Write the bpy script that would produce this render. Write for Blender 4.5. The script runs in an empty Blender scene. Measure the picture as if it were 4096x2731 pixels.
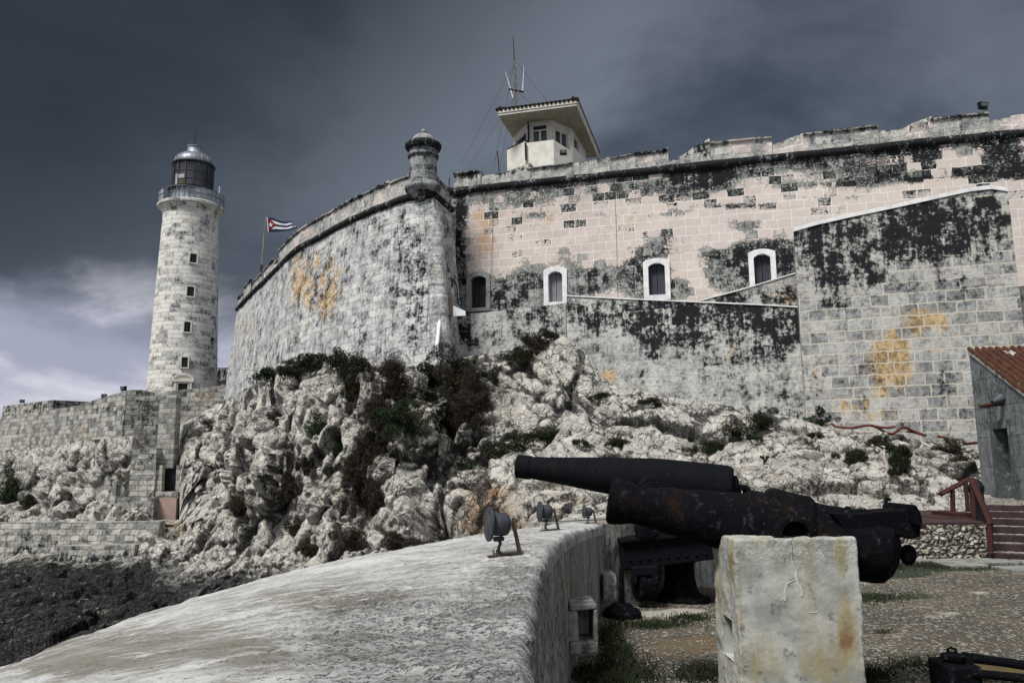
import bpy, math, random
import numpy as np
from mathutils import Vector, Matrix

# ------------------------------------------------------------ camera, world, sun, exposure
C = bpy.context.scene.collection
SC = bpy.context.scene
F_PX = 3185.0                      # focal length in photo pixels (4096 wide)
PITCH, ROLL = math.radians(8.7), 0.011
EYE = np.array([0.0, 0.0, 1.6])
_F = np.array([0, math.cos(PITCH), math.sin(PITCH)])
_U0 = np.array([0, -math.sin(PITCH), math.cos(PITCH)])
_R0 = np.array([1.0, 0, 0])
_R = _R0*math.cos(ROLL) - _U0*math.sin(ROLL)
_U = _U0*math.cos(ROLL) + _R0*math.sin(ROLL)
cam_d = bpy.data.cameras.new('camera')
cam = bpy.data.objects.new('camera', cam_d); C.objects.link(cam); SC.camera = cam
cam_d.sensor_width = 36.0; cam_d.lens = 36.0*F_PX/4096.0
cam_d.clip_start = 0.05; cam_d.clip_end = 20000
M = Matrix(((_R[0], _U[0], -_F[0]), (_R[1], _U[1], -_F[1]), (_R[2], _U[2], -_F[2]))).to_4x4()
M.translation = Vector(EYE.tolist()); cam.matrix_world = M

def _ray(x, y):
    x = np.asarray(x, float); y = np.asarray(y, float)
    return _F + ((x-2048)/F_PX)[..., None]*_R - ((y-1365.5)/F_PX)[..., None]*_U
def P(x, y, Y):
    d = _ray(x, y); return EYE + d*(np.asarray(Y, float)/d[..., 1])[..., None]
def PZ(x, y, z):
    d = _ray(x, y); return EYE + d*((z-EYE[2])/d[..., 2])[..., None]
def hit(x, y, A, B):
    """pixel ray against the vertical plane over plan points A, B"""
    d = _ray(x, y); n = np.array([B[1]-A[1], A[0]-B[0], 0.0])
    t = ((A[0]-EYE[0])*n[0] + (A[1]-EYE[1])*n[1])/(d@n)
    return EYE + d*t[..., None] if np.ndim(t) else EYE + d*t
def proj(p):
    q = np.asarray(p, float)-EYE; w = q@_F
    return 2048+F_PX*(q@_R)/w, 1365.5-F_PX*(q@_U)/w

SC.view_settings.view_transform = 'Standard'; SC.view_settings.look = 'None'
SC.view_settings.gamma = 1.0; SC.view_settings.exposure = 0.22
SUN_EL, SUN_AZ = math.radians(56), math.radians(222)   # azimuth clockwise from +Y: behind and left

class NB:
    """small node builder"""
    def __init__(s, tree): s.t = tree; s.N = tree.nodes; s.L = tree.links
    def put(s, sock, v):
        if v is None: return
        if isinstance(v, bpy.types.NodeSocket): s.L.new(v, sock)
        else:
            if sock.type == 'RGBA' and not np.isscalar(v): v = tuple(v)[:3]+(1.0,)
            if sock.type == 'RGBA' and np.isscalar(v): v = (v, v, v, 1)
            if sock.type == 'VECTOR' and np.isscalar(v): v = (v, v, v)
            sock.default_value = v
    def n(s, typ, out=0, props=None, **kw):
        nd = s.N.new(typ)
        for k, v in (props or {}).items(): setattr(nd, k, v)
        for k, v in kw.items():
            s.put(nd.inputs[int(k[1:])] if k[0] == '_' and k[1:].isdigit() else nd.inputs[k], v)
        return nd.outputs[out]
    def m(s, op, a, b=None, c=None, clamp=False):
        return s.n('ShaderNodeMath', props={'operation': op, 'use_clamp': clamp}, _0=a, _1=b, _2=c)
    def add(s, *a):
        r = a[0]
        for q in a[1:]: r = s.m('ADD', r, q)
        return r
    def mul(s, a, b): return s.m('MULTIPLY', a, b)
    def ss(s, x, lo, hi, a=0.0, b=1.0):
        return s.n('ShaderNodeMapRange', props={'interpolation_type': 'SMOOTHSTEP'}, **{'Value': x, 'From Min': lo, 'From Max': hi, 'To Min': a, 'To Max': b})
    def lin(s, x, lo, hi, a=0.0, b=1.0):
        return s.n('ShaderNodeMapRange', **{'Value': x, 'From Min': lo, 'From Max': hi, 'To Min': a, 'To Max': b})
    def mix(s, f, a, b, blend='MIX'):
        nd = s.N.new('ShaderNodeMix'); nd.data_type = 'RGBA'; nd.blend_type = blend
        s.put(nd.inputs[0], f); s.put(nd.inputs[6], a); s.put(nd.inputs[7], b); return nd.outputs[2]
    def noise(s, v, scale, detail=4, rough=0.55, dist=0.0):
        return s.n('ShaderNodeTexNoise', **{'Vector': v, 'Scale': scale, 'Detail': detail, 'Roughness': rough, 'Distortion': dist})
    def voro(s, v, scale, feat='F1', out=0, rnd=1.0):
        return s.n('ShaderNodeTexVoronoi', out=out, props={'feature': feat}, **{'Vector': v, 'Scale': scale, 'Randomness': rnd})
    def vec(s, v, sc=(1, 1, 1), loc=(0, 0, 0), rot=(0, 0, 0)):
        return s.n('ShaderNodeMapping', **{'Vector': v, 'Scale': sc, 'Location': loc, 'Rotation': rot})
    def attr(s, name): return s.n('ShaderNodeAttribute', out=2, props={'attribute_name': name})
    def bump(s, h, st, dist, nrm=None):
        return s.n('ShaderNodeBump', **{'Height': h, 'Strength': st, 'Distance': dist, 'Normal': nrm})

world = bpy.data.worlds.new('World'); SC.world = world; world.use_nodes = True
world.node_tree.nodes.clear(); w = NB(world.node_tree)
tc = w.n('ShaderNodeTexCoord', out=0)
sky = w.N.new('ShaderNodeTexSky'); sky.sky_type = 'NISHITA'; sky.sun_disc = False
sky.sun_elevation = SUN_EL; sky.sun_rotation = SUN_AZ; sky.dust_density = 2.0
sep = w.N.new('ShaderNodeSeparateXYZ'); w.L.new(tc, sep.inputs[0]); dx, dy, dz = sep.outputs
# flatten the direction so that cloud bands compress towards the horizon
hz = w.m('MAXIMUM', w.add(dz, 0.55), 0.2)
cx, cy = w.m('DIVIDE', dx, hz), w.m('DIVIDE', dy, hz)
cv = w.n('ShaderNodeCombineXYZ', _0=cx, _1=cy, _2=dz)
n1 = w.noise(w.vec(cv, loc=(.6, 0, .3)), 1.5, 5, 0.55, 0.5)
n2 = w.noise(w.vec(cv, loc=(3.1, 7.7, 2)), 3.4, 6, 0.55, 0.4)
n3 = w.noise(w.vec(tc, (1, 1, 2.6), (5, 1, 0)), 3.0, 6, 0.58, 0.3)
n4 = w.noise(w.vec(tc, (1.0, 1, 1.7), (2.2, .4, 3)), 2.2, 6, 0.56, 0.5)
cl = w.add(w.mul(n1, 0.40), w.mul(n2, 0.20), w.mul(n4, 0.40))
body = w.ss(cl, 0.405, 0.60)
vg = w.ss(w.add(dz, w.mul(w.m('ABSOLUTE', w.add(dx, -0.12)), .60), w.mul(dx, -.25)), .38, .86)
storm = w.mix(body, (0.040, 0.050, 0.069), (0.146, 0.168, 0.205))
storm = w.mix(w.mul(vg, .88), storm, (0.011, 0.015, 0.023))
# the clearing low over the sea, ahead and to the left
lowl = w.m('ADD', w.mul(dz, -1.0), w.add(w.mul(dx, -0.15), w.mul(w.m('SUBTRACT', n3, 0.5), 0.16)))
clear_f = w.ss(lowl, -0.155, -0.075)
bright = w.mix(w.ss(n3, 0.42, 0.60), (0.33, 0.34, 0.44), (0.62, 0.62, 0.69))
front = w.mix(clear_f, storm, bright)
# overhead and behind the cover is thin and bright
back_f = w.ss(w.add(w.mul(dy, -0.75), w.mul(dz, 1.0)), -0.10, 0.75)
over = w.mix(w.ss(cl, 0.35, 0.65), (0.31, 0.33, 0.37), (0.54, 0.555, 0.60))
cloud = w.mix(back_f, front, over)
bgc = w.n('ShaderNodeBackground', Color=cloud, Strength=1.0)
bgs = w.n('ShaderNodeBackground', Color=sky.outputs[0], Strength=0.1)
mixs = w.n('ShaderNodeMixShader', _0=0.95, _1=bgs, _2=bgc)
wo = w.N.new('ShaderNodeOutputWorld'); w.L.new(mixs, wo.inputs[0])

sun_d = bpy.data.lights.new('sun', 'SUN'); sun_d.energy = 4.0; sun_d.angle = math.radians(17)
sun_d.color = (1.0, 0.965, 0.91)
sun = bpy.data.objects.new('sun', sun_d); C.objects.link(sun)
sdir = Vector((math.sin(SUN_AZ)*math.cos(SUN_EL), math.cos(SUN_AZ)*math.cos(SUN_EL), math.sin(SUN_EL)))
sun.rotation_euler = sdir.to_track_quat('Z', 'Y').to_euler()

# ------------------------------------------------------------ numpy noise
def _hash(ix, iy, iz, seed):
    h = (ix.astype(np.int64)*374761393 + iy.astype(np.int64)*668265263 + iz.astype(np.int64)*2147483647*3 + seed*1274126177) & 0xffffffff
    h = ((h ^ (h >> 13))*1274126177) & 0xffffffff
    h = ((h ^ (h >> 16))*2246822519) & 0xffffffff
    h = h ^ (h >> 15)
    return (h & 0xffffff)/float(0x1000000)
def vnoise(p, seed=0):
    i = np.floor(p).astype(np.int64); f = p-i; f = f*f*(3-2*f); r = 0
    for a in (0, 1):
        for b in (0, 1):
            for c in (0, 1):
                wt = (f[..., 0] if a else 1-f[..., 0])*(f[..., 1] if b else 1-f[..., 1])*(f[..., 2] if c else 1-f[..., 2])
                r = r + wt*_hash(i[..., 0]+a, i[..., 1]+b, i[..., 2]+c, seed)
    return r
def fbm(p, octs=4, seed=0, gain=0.5):
    r = 0; a = 1.0; t = 0
    for k in range(octs):
        r = r + a*(vnoise(p*(2.03**k), seed+k*7)-0.5); t += a; a *= gain
    return r/t*2
def worley(p, seed=0):
    i = np.floor(p).astype(np.int64); f = p-i
    F1 = np.full(p.shape[:-1], 9.0); F2 = F1.copy()
    D = np.zeros(p.shape); Rn = np.zeros(p.shape)
    for a in (-1, 0, 1):
        for b in (-1, 0, 1):
            for c in (-1, 0, 1):
                jx, jy, jz = i[..., 0]+a, i[..., 1]+b, i[..., 2]+c
                h = [_hash(jx, jy, jz, seed+k) for k in range(3)]
                dl = np.stack([f[..., 0]-a-h[0], f[..., 1]-b-h[1], f[..., 2]-c-h[2]], -1)
                d = np.sqrt((dl**2).sum(-1))
                nr = d < F1
                F2 = np.where(nr, F1, np.minimum(F2, d)); F1 = np.where(nr, d, F1)
                D[nr] = dl[nr]; Rn[nr] = np.stack(h, -1)[nr]
    return F1, F2, D, Rn
def blobs(x, y, L):
    r = np.zeros(np.shape(x))
    for cx_, cy_, rx, ry, a in L:
        r = r + a*np.exp(-(((x-cx_)/rx)**2+((y-cy_)/ry)**2)**1.5)
    return r
def sstep(x, a, b):
    t = np.clip((x-a)/(b-a), 0, 1); return t*t*(3-2*t)

# ------------------------------------------------------------ object helpers
def tag(o, label=None, cat=None, group=None, kind=None):
    if label: o['label'] = label
    if cat: o['category'] = cat
    if group: o['group'] = group
    if kind: o['kind'] = kind
    return o
def wloc(o):
    v = np.zeros(3)
    while o is not None: v += np.array(o.location); o = o.parent
    return v
def thing(name, label, cat, loc, group=None, rotz=0):
    o = bpy.data.objects.new(name, None); C.objects.link(o); o.empty_display_size = 0.2
    o.location = tuple(float(v) for v in loc); o.rotation_euler = (0, 0, rotz)
    return tag(o, label, cat, group)
def mesh(name, V, Fc, mat, parent=None, uv=None, attrs=None, smooth=False, loc=None, local=False):
    """V in world coordinates (or local=True); parent or loc gives the origin"""
    V = np.asarray(V, float).reshape(-1, 3)
    if parent is not None and not local: V = V-wloc(parent)
    elif loc is not None and not local: V = V-np.asarray(loc, float)
    me = bpy.data.meshes.new(name)
    if isinstance(Fc, np.ndarray):
        n, k = Fc.shape
        me.vertices.add(len(V)); me.vertices.foreach_set('co', V.ravel())
        me.loops.add(n*k); me.loops.foreach_set('vertex_index', Fc.ravel().astype(np.int32))
        me.polygons.add(n); me.polygons.foreach_set('loop_start', np.arange(0, n*k, k, dtype=np.int32))
        me.polygons.foreach_set('loop_total', np.full(n, k, dtype=np.int32))
        me.update(calc_edges=True)
    else:
        me.from_pydata(V.tolist(), [], [list(map(int, f)) for f in Fc]); me.update()
    if uv is not None:
        l = me.uv_layers.new(name='UVMap'); idx = np.empty(len(me.loops), dtype=np.int32)
        me.loops.foreach_get('vertex_index', idx)
        l.data.foreach_set('uv', np.asarray(uv, float).reshape(-1, 2)[idx].ravel())
    for k, a in (attrs or {}).items():
        at = me.attributes.new(k, 'FLOAT', 'POINT'); at.data.foreach_set('value', np.asarray(a, float).ravel())
    me.polygons.foreach_set('use_smooth', np.full(len(me.polygons), bool(smooth)))
    me.validate()
    if mat: me.materials.append(mat)
    o = bpy.data.objects.new(name, me); C.objects.link(o)
    if parent is not None: o.parent = parent
    elif loc is not None: o.location = tuple(float(v) for v in loc)
    return o
def gridf(nu, nv, mask=None, flip=False, off=0):
    i = np.arange(nu*nv).reshape(nu, nv)
    q = np.stack([i[:-1, :-1], i[1:, :-1], i[1:, 1:], i[:-1, 1:]], -1)
    if flip: q = q[..., ::-1]
    q = q.reshape(-1, 4)
    if mask is not None: q = q[mask.ravel()]
    return q+off
class MB:
    """collects boxes, tubes, prisms and lathes into ONE mesh"""
    def __init__(s): s.v = []; s.f = []
    def _add(s, v, f):
        o = len(s.v); s.v += [tuple(map(float, q)) for q in v]; s.f += [tuple(int(k)+o for k in q) for q in f]; return s
    def box(s, lo, hi, ax=None, org=None):
        lo, hi = np.array(lo, float), np.array(hi, float)
        v = [np.array([(lo, hi)[i][0], (lo, hi)[j][1], (lo, hi)[k][2]]) for i in (0, 1) for j in (0, 1) for k in (0, 1)]
        if ax is not None: v = [np.asarray(org)+q[0]*np.asarray(ax[0])+q[1]*np.asarray(ax[1])+q[2]*np.asarray(ax[2]) for q in v]
        return s._add(v, [(0, 1, 3, 2), (4, 6, 7, 5), (0, 4, 5, 1), (2, 3, 7, 6), (0, 2, 6, 4), (1, 5, 7, 3)])
    def hexa(s, b4, t4):
        return s._add(list(b4)+list(t4), [(3, 2, 1, 0), (4, 5, 6, 7), (0, 1, 5, 4), (1, 2, 6, 5), (2, 3, 7, 6), (3, 0, 4, 7)])
    def prism(s, poly, ext):
        """poly: list of 3D points, ext: extrusion vector"""
        n = len(poly); a = [np.asarray(q, float) for q in poly]; b = [q+np.asarray(ext, float) for q in a]
        return s._add(a+b, [tuple(range(n))[::-1], tuple(range(n, 2*n))]+[(i, (i+1) % n, n+(i+1) % n, n+i) for i in range(n)])
    def ring(s, c, a, r, seg):
        a = np.asarray(a, float); a = a/np.linalg.norm(a)
        h = np.array([0, 0, 1.0]) if abs(a[2]) < .9 else np.array([1.0, 0, 0])
        e1 = np.cross(a, h); e1 /= np.linalg.norm(e1); e2 = np.cross(a, e1)
        t = np.arange(seg)/seg*2*math.pi
        return [np.asarray(c)+r*(math.cos(q)*e1+math.sin(q)*e2) for q in t]
    def lathe(s, c, axis, prof, seg=24, cap=True):
        """prof: (distance along axis, radius)"""
        a = np.asarray(axis, float); a = a/np.linalg.norm(a); v = []; f = []
        for d, r in prof: v += s.ring(np.asarray(c)+a*d, a, max(r, 1e-4), seg)
        for k in range(len(prof)-1):
            for i in range(seg): f.append((k*seg+i, k*seg+(i+1) % seg, (k+1)*seg+(i+1) % seg, (k+1)*seg+i))
        if cap: f += [tuple(range(seg))[::-1], tuple(range((len(prof)-1)*seg, len(prof)*seg))]
        return s._add(v, f)
    def tube(s, pts, r, seg=8):
        pts = [np.asarray(q, float) for q in pts]; v = []; f = []; n = len(pts)
        rr = r if np.ndim(r) else [r]*n
        for k, q in enumerate(pts):
            d = pts[min(k+1, n-1)]-pts[max(k-1, 0)]; v += s.ring(q, d, rr[k], seg)
        for k in range(n-1):
            for i in range(seg): f.append((k*seg+i, k*seg+(i+1) % seg, (k+1)*seg+(i+1) % seg, (k+1)*seg+i))
        f += [tuple(range(seg))[::-1], tuple(range((n-1)*seg, n*seg))]
        return s._add(v, f)
    def build(s, name, mat, parent=None, smooth=False, loc=None, local=False, bevel=0, attrs=None, jitter=0, jscale=3):
        V = np.array(s.v)
        if jitter: V = V + np.stack([fbm(V*jscale+k*17.3, 3, k) for k in range(3)], -1)*jitter
        o = mesh(name, V, s.f, mat, parent, loc=loc, local=local, smooth=smooth)
        if smooth: o.data.set_sharp_from_angle(angle=math.radians(38))
        if bevel:
            b = o.modifiers.new('bevel', 'BEVEL'); b.width = bevel; b.segments = 2; b.limit_method = 'ANGLE'
        return o
def crv(x, xs, ys): return np.interp(x, xs, ys)
def copy_tree(o, parent=None):
    c = o.copy(); C.objects.link(c)
    if parent is not None: c.parent = parent
    for ch in list(o.children): copy_tree(ch, c)
    return c

# ------------------------------------------------------------ materials
MATS = {}
def newmat(name):
    m = bpy.data.materials.new(name); m.use_nodes = True; m.node_tree.nodes.clear()
    nb = NB(m.node_tree); b = nb.N.new('ShaderNodeBsdfPrincipled'); o = nb.N.new('ShaderNodeOutputMaterial')
    nb.L.new(b.outputs[0], o.inputs[0]); MATS[name] = m
    return m, nb, b
def setb(nb, b, col, rough=0.85, normal=None, metal=0.0, spec=0.3):
    nb.put(b.inputs['Base Color'], col); nb.put(b.inputs['Roughness'], rough); nb.put(b.inputs['Metallic'], metal)
    nb.put(b.inputs['Specular IOR Level'], spec)
    if normal is not None: nb.put(b.inputs['Normal'], normal)

def stone(name, light=(.46, .46, .44), grey=(.25, .27, .28), warm=(.40, .27, .12), dark=(.0085, .0105, .0125),
          bw=.6, bh=.42, mortar=(.5, .47, .42), mw=.025, mfac=.75, thr=.62, soft=.07, streak=.35, tintw=.30, plaster=None, pitch=1.0,
          bumpd=.035, warp=.06, greythr=.5, wthr=.63, blockdark=0.0):
    m, k, b = newmat(name)
    uv = k.n('ShaderNodeTexCoord', out=2); ob = k.n('ShaderNodeTexCoord', out=3)
    nz = lambda x, w=1.0: k.mul(k.m('SUBTRACT', x, .5), w/.1)
    big = nz(k.noise(ob, .33*pitch, 3, .55)); mid = nz(k.noise(ob, 1.5*pitch, 6, .62)); fin0 = k.noise(ob, 6.5*pitch, 8, .76); fin = nz(fin0)
    mid2 = nz(k.noise(k.vec(ob, loc=(31, 7, 3)), 1.1*pitch, 6, .66, .6)); stq = nz(k.noise(k.vec(uv, (2.6*pitch, .16*pitch, 1)), 1.0, 7, .70))
    wv = k.n('ShaderNodeTexNoise', out=1, **{'Vector': ob, 'Scale': 2.6, 'Detail': 5.0, 'Roughness': .6})
    wv = k.n('ShaderNodeVectorMath', props={'operation': 'SUBTRACT'}, _0=wv, _1=(.5, .5, .5))
    wv = k.n('ShaderNodeVectorMath', props={'operation': 'SCALE'}, _0=wv, Scale=warp*2.4)
    uvw = k.n('ShaderNodeVectorMath', props={'operation': 'ADD'}, _0=uv, _1=wv)
    br = k.N.new('ShaderNodeTexBrick'); k.L.new(uvw, br.inputs['Vector'])
    br.offset = .5; br.squash = 1.35; br.squash_frequency = 3
    for kk, vv in {'Color1': (0, 0, 0, 1), 'Color2': (1, 1, 1, 1), 'Mortar': (.5, .5, .5, 1), 'Scale': 1.0, 'Mortar Size': mw*1.5, 'Mortar Smooth': .9,
                   'Bias': 0.0, 'Brick Width': bw, 'Row Height': bh}.items(): br.inputs[kk].default_value = vv
    tint = k.n('ShaderNodeSeparateColor', _0=br.outputs[0]); tn = k.mul(k.m('SUBTRACT', tint, .5), 3.4); mf = br.outputs[1]
    mf = k.ss(k.add(mf, k.mul(fin, .14), k.mul(mid, .08)), .42, .72)
    gf = k.ss(k.add(k.mul(mid, .55), k.mul(fin, .75), k.mul(tn, tintw), k.mul(stq, .25)), -1.9+greythr*2, 1.5+greythr*2)
    col = k.mix(gf, light, grey)
    at = k.attr('warm')
    wf = k.ss(k.add(mid2, k.mul(stq, .7), k.mul(fin, .8), k.mul(tn, .35), k.mul(at, 3.1), -1.0-wthr*2), 0, 1.6)
    wc = k.mix(k.ss(k.add(k.mul(mid, .7), fin), -1.2, 1.6), tuple(min(1, c*1.12+.04) for c in warm), tuple(c*.42 for c in warm))
    col = k.mix(k.mul(wf, .85), col, wc)
    col = k.mix(k.mul(mf, mfac), col, mortar)
    g = k.m('MINIMUM', k.attr('grime'), .66)
    dk = k.add(k.mul(fin, 1.15), k.mul(mid, .70), k.mul(stq, streak*2), k.mul(big, .40), k.mul(g, 3.9), k.mul(tn, blockdark*2), -thr*3.6)
    col = k.mix(k.ss(dk, -1.3, .1, 0, .55), col, tuple(c*.36 for c in grey))
    df = k.ss(dk, 0, soft*9)
    col = k.mix(k.mul(df, .96), col, dark)
    h = k.add(k.mul(fin, .10), k.mul(mid, .06), k.mul(mf, -.25), k.mul(df, -.1))
    if plaster:
        pf = k.add(k.attr('plast'), k.mul(tn, .22), k.mul(mid, .12), k.mul(fin, .21), k.mul(stq, .05))
        pf = k.ss(pf, .38, .52)
        pk = k.ss(k.add(k.mul(k.attr('pock'), .62), k.mul(tint, -1.0), k.mul(fin, .12), k.mul(mid, .05), k.mul(mf, -.8)), .0, .10)
        pf = k.mul(pf, k.m('SUBTRACT', 1.0, pk)); col = k.mix(k.mul(pk, k.ss(fin, -1.2, .8, .45, .97)), col, dark)
        pm = nz(k.noise(k.vec(ob, loc=(3, 8, 1)), .5, 5, .66)); ps = nz(k.noise(k.vec(uv, (1.3, .16, 1), (4, 2, 0)), 1.0, 5, .66))
        pc = k.mix(k.ss(pm, -.8, 1.0), plaster, (.56, .50, .47)); pc = k.mix(k.mul(k.ss(tn, -1.7, 1.7), .34), pc, (.42, .36, .33))
        pc = k.mix(k.mul(k.ss(ps, .9, 2.6), .5), pc, (.38, .24, .14))
        pc = k.mix(k.mul(k.ss(k.add(mid2, k.mul(at, 3.0), -1.6), 0, 1.6), .65), pc, (.44, .27, .14))
        pc = k.mix(k.mul(k.ss(k.add(fin, k.mul(stq, .5)), .4, 2.2), .35), pc, (.25, .245, .24))
        pc = k.mix(k.mul(mf, .75), pc, (.74, .71, .68))
        pc = k.mix(k.mul(k.ss(k.add(k.mul(fin, .8), k.mul(mid, .6), k.mul(g, 1.6), -2.4), 0, .6), .85), pc, (.07, .075, .075))
        col = k.mix(pf, col, pc); h = k.add(k.mul(h, k.m('SUBTRACT', 1.0, k.mul(pf, .8))), k.mul(pf, .25))
    setb(k, b, col, .9, k.bump(h, .85, bumpd), spec=.15)
    return m

stone('bastion_stone', light=(.58, .585, .57), grey=(.17, .185, .20), warm=(.50, .33, .15), bw=.56, bh=.33, mortar=(.16, .17, .17), mfac=.5, thr=.50, streak=.38, tintw=.35, blockdark=.25, wthr=.20, greythr=.12, warp=.12)
stone('curtain_stone', light=(.38, .39, .37), grey=(.060, .068, .072), bw=.56, bh=.40, mortar=(.36, .35, .33), mfac=.4, plaster=(.61, .545, .495), thr=.22, blockdark=.45, pitch=1.45, wthr=.75, mw=.018, greythr=.0)
stone('black_stone', light=(.46, .46, .44), grey=(.155, .165, .17), warm=(.44, .30, .13), bw=.62, bh=.42, mortar=(.52, .48, .41), thr=.48, wthr=.24, blockdark=.25, tintw=.5, mfac=.8, greythr=.0, mw=.034)
stone('terrace_stone', light=(.50, .51, .48), grey=(.14, .15, .155), bw=.6, bh=.36, mortar=(.44, .44, .42), thr=.41, wthr=.46, blockdark=.25, mw=.02, mfac=.45, greythr=.1)
stone('far_stone', light=(.42, .41, .37), grey=(.15, .155, .155), warm=(.42, .32, .20), bw=.62, bh=.36, mortar=(.10, .105, .105), mfac=.65, thr=.58, tintw=.85, pitch=.9, mw=.03, bumpd=.07, blockdark=.25, wthr=.42, greythr=.15)
stone('lighthouse_stone', light=(.66, .65, .61), grey=(.20, .21, .215), warm=(.50, .38, .20), bw=.85, bh=.36, mortar=(.24, .24, .23), mfac=.5, thr=.70, tintw=1.0, wthr=.30, pitch=.9, mw=.03, bumpd=.05, greythr=.55, blockdark=.42)
stone('turret_stone', light=(.36, .37, .37), grey=(.085, .095, .105), bw=.5, bh=.30, mortar=(.40, .41, .40), thr=.50, pitch=1.6, wthr=1.2, blockdark=.3, tintw=.5, mfac=.6, greythr=-.15)
stone('cordon_stone', light=(.36, .37, .36), grey=(.05, .06, .065), bw=.9, bh=3, mortar=(.03, .03, .035), thr=.26, pitch=1.5, wthr=1.1, greythr=.4)
stone('parapet_top_stone', light=(.52, .52, .48), grey=(.16, .17, .18), warm=(.40, .28, .15), bw=.8, bh=.4, mortar=(.3, .3, .3), thr=.48, pitch=1.5, plaster=(.52, .46, .42), wthr=.5, greythr=.1)
stone('hut_stone', light=(.22, .235, .24), grey=(.10, .11, .12), bw=1.0, bh=.7, mortar=(.05, .06, .06), thr=.58, wthr=.9, streak=.5, mw=.015, pitch=2.0, tintw=.15, greythr=.1)

def flat(name, col, rough=.7, var=.25, scale=6, col2=None, metal=0, bumpd=.004, spec=.3, det=5):
    m, k, b = newmat(name); ob = k.n('ShaderNodeTexCoord', out=3)
    f = k.noise(ob, scale, det, .62); c2 = col2 or tuple(c*(1-var*1.6) for c in col)
    c = k.mix(k.ss(f, .38, .68), col, c2)
    c = k.mix(k.mul(k.ss(k.noise(ob, scale*5, 4, .6), .5, .75), var), c, tuple(q*.6 for q in c2))
    setb(k, b, c, k.lin(f, .3, .7, rough*.85, min(1, rough*1.15)), k.bump(f, .6, bumpd), metal, spec); return m
flat('white_paint', (.72, .73, .74), .75, .12, 3)
flat('cabin_white', (.66, .65, .60), .8, .12, 2.2, col2=(.56, .53, .46))
flat('soffit', (.30, .27, .21), .85, .15, 2)
flat('shutter_dark', (.018, .016, .017), .7, .3, 4)
flat('shutter_blue', (.034, .038, .052), .6, .15, 3)
flat('shutter_grey', (.185, .19, .21), .6, .08, 3)
flat('black_iron', (.008, .009, .012), .5, .3, 5, spec=.5)
flat('black_paint', (.006, .007, .009), .5, .3, 6)
flat('grey_metal', (.20, .22, .25), .45, .2, 3, metal=.5)
flat('zinc_white', (.36, .39, .43), .5, .15, 1.5, metal=.2)
flat('lantern_metal', (.055, .065, .075), .5, .3, 2)
flat('red_paint', (.045, .013, .010), .6, .3, 7)
flat('maroon', (.040, .022, .024), .8, .3, 5)
flat('pipe_red', (.11, .028, .016), .6, .3, 6)
flat('pink_plaster', (.34, .245, .215), .9, .15, 1.2)
flat('pole_metal', (.22, .21, .17), .6, .25, 3)
flat('rust_bar', (.085, .060, .035), .75, .35, 9)
flat('pale_steel', (.36, .38, .38), .5, .3, 12, metal=.4)
flat('lamp_housing', (.040, .045, .056), .72, .45, 16, col2=(.022, .025, .032), bumpd=.003)
flat('ochre_board', (.09, .068, .028), .8, .3, 4)
flat('cloth_white', (.66, .67, .72), .9, .05, 3); flat('cloth_blue', (.012, .016, .055), .9, .1, 3); flat('cloth_red', (.19, .018, .014), .9, .1, 3)
flat('twig', (.050, .036, .026), .9, .4, 3)
def tilemat():
    m, k, b = newmat('tile_clay'); g = k.n('ShaderNodeNewGeometry', out='Random Per Island'); ob = k.n('ShaderNodeTexCoord', out=3); f = k.noise(ob, 9, 6, .7); c2 = k.noise(ob, 1.5, 4, .6)
    col = k.mix(g, (.085, .034, .018), (.048, .023, .014)); col = k.mix(k.ss(f, .45, .62), col, (.035, .016, .011)); col = k.mix(k.mul(k.ss(k.add(g, k.mul(c2, .9)), 1.38, 1.42), k.ss(f, .35, .5)), col, (.42, .41, .39))
    setb(k, b, col, .9, k.bump(f, .8, .01), spec=.15)
tilemat()
flat('tile_dark', (.03, .022, .02), .85, .4, 5)
flat('mortar_white', (.40, .39, .37), .9, .3, 8)
flat('white_plastic', (.75, .76, .80), .5, .05, 3)
flat('paver', (.22, .23, .21), .9, .3, 6)
# ------------------------------------------------------------ more materials
def glassmat(name, col, rough=.25):
    m, k, b = newmat(name); ob = k.n('ShaderNodeTexCoord', out=3)
    f = k.noise(ob, 1.3, 3, .5)
    setb(k, b, k.mix(k.ss(f, .4, .6), col, tuple(c*.5 for c in col)), rough, spec=.6); return m
glassmat('window_glass', (.02, .022, .03)); glassmat('lantern_glass', (.045, .042, .052), .3)

def rust(name, base=(.0036, .0041, .0056), spot=(.012, .007, .005), pale=(.040, .044, .054), bd=.014, sc=1.0):
    m, k, b = newmat(name); ob = k.n('ShaderNodeTexCoord', out=3)
    a = k.noise(ob, 9*sc, 8, .7); c = k.noise(k.vec(ob, loc=(4, 5, 6)), 4*sc, 6, .65); d = k.noise(k.vec(ob, loc=(1, 9, 2)), 26*sc, 5, .7)
    col = k.mix(k.ss(c, .52, .70), base, spot)
    e = k.noise(ob, 15*sc, 9, .78)
    col = k.mix(k.mul(k.ss(e, .55, .66), .8), col, pale)
    col = k.mix(k.mul(k.ss(k.add(d, k.mul(c, .3)), .76, .84), .45), col, (.035, .016, .010))
    col = k.mix(k.mul(k.ss(k.add(d, k.mul(a, .5)), .92, .98), .5), col, (.11, .12, .13))
    h = k.add(k.mul(a, 1.0), k.mul(d, .35), k.mul(c, .6))
    setb(k, b, col, k.lin(a, .3, .7, .65, .95), k.bump(k.add(h, k.mul(e, .8)), 1.0, bd), 0, .045); return m
rust('rusted_iron'); rust('dark_iron', base=(.005, .006, .008), pale=(.008, .009, .012), spot=(.006, .006, .007), bd=.003, sc=.6)

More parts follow.
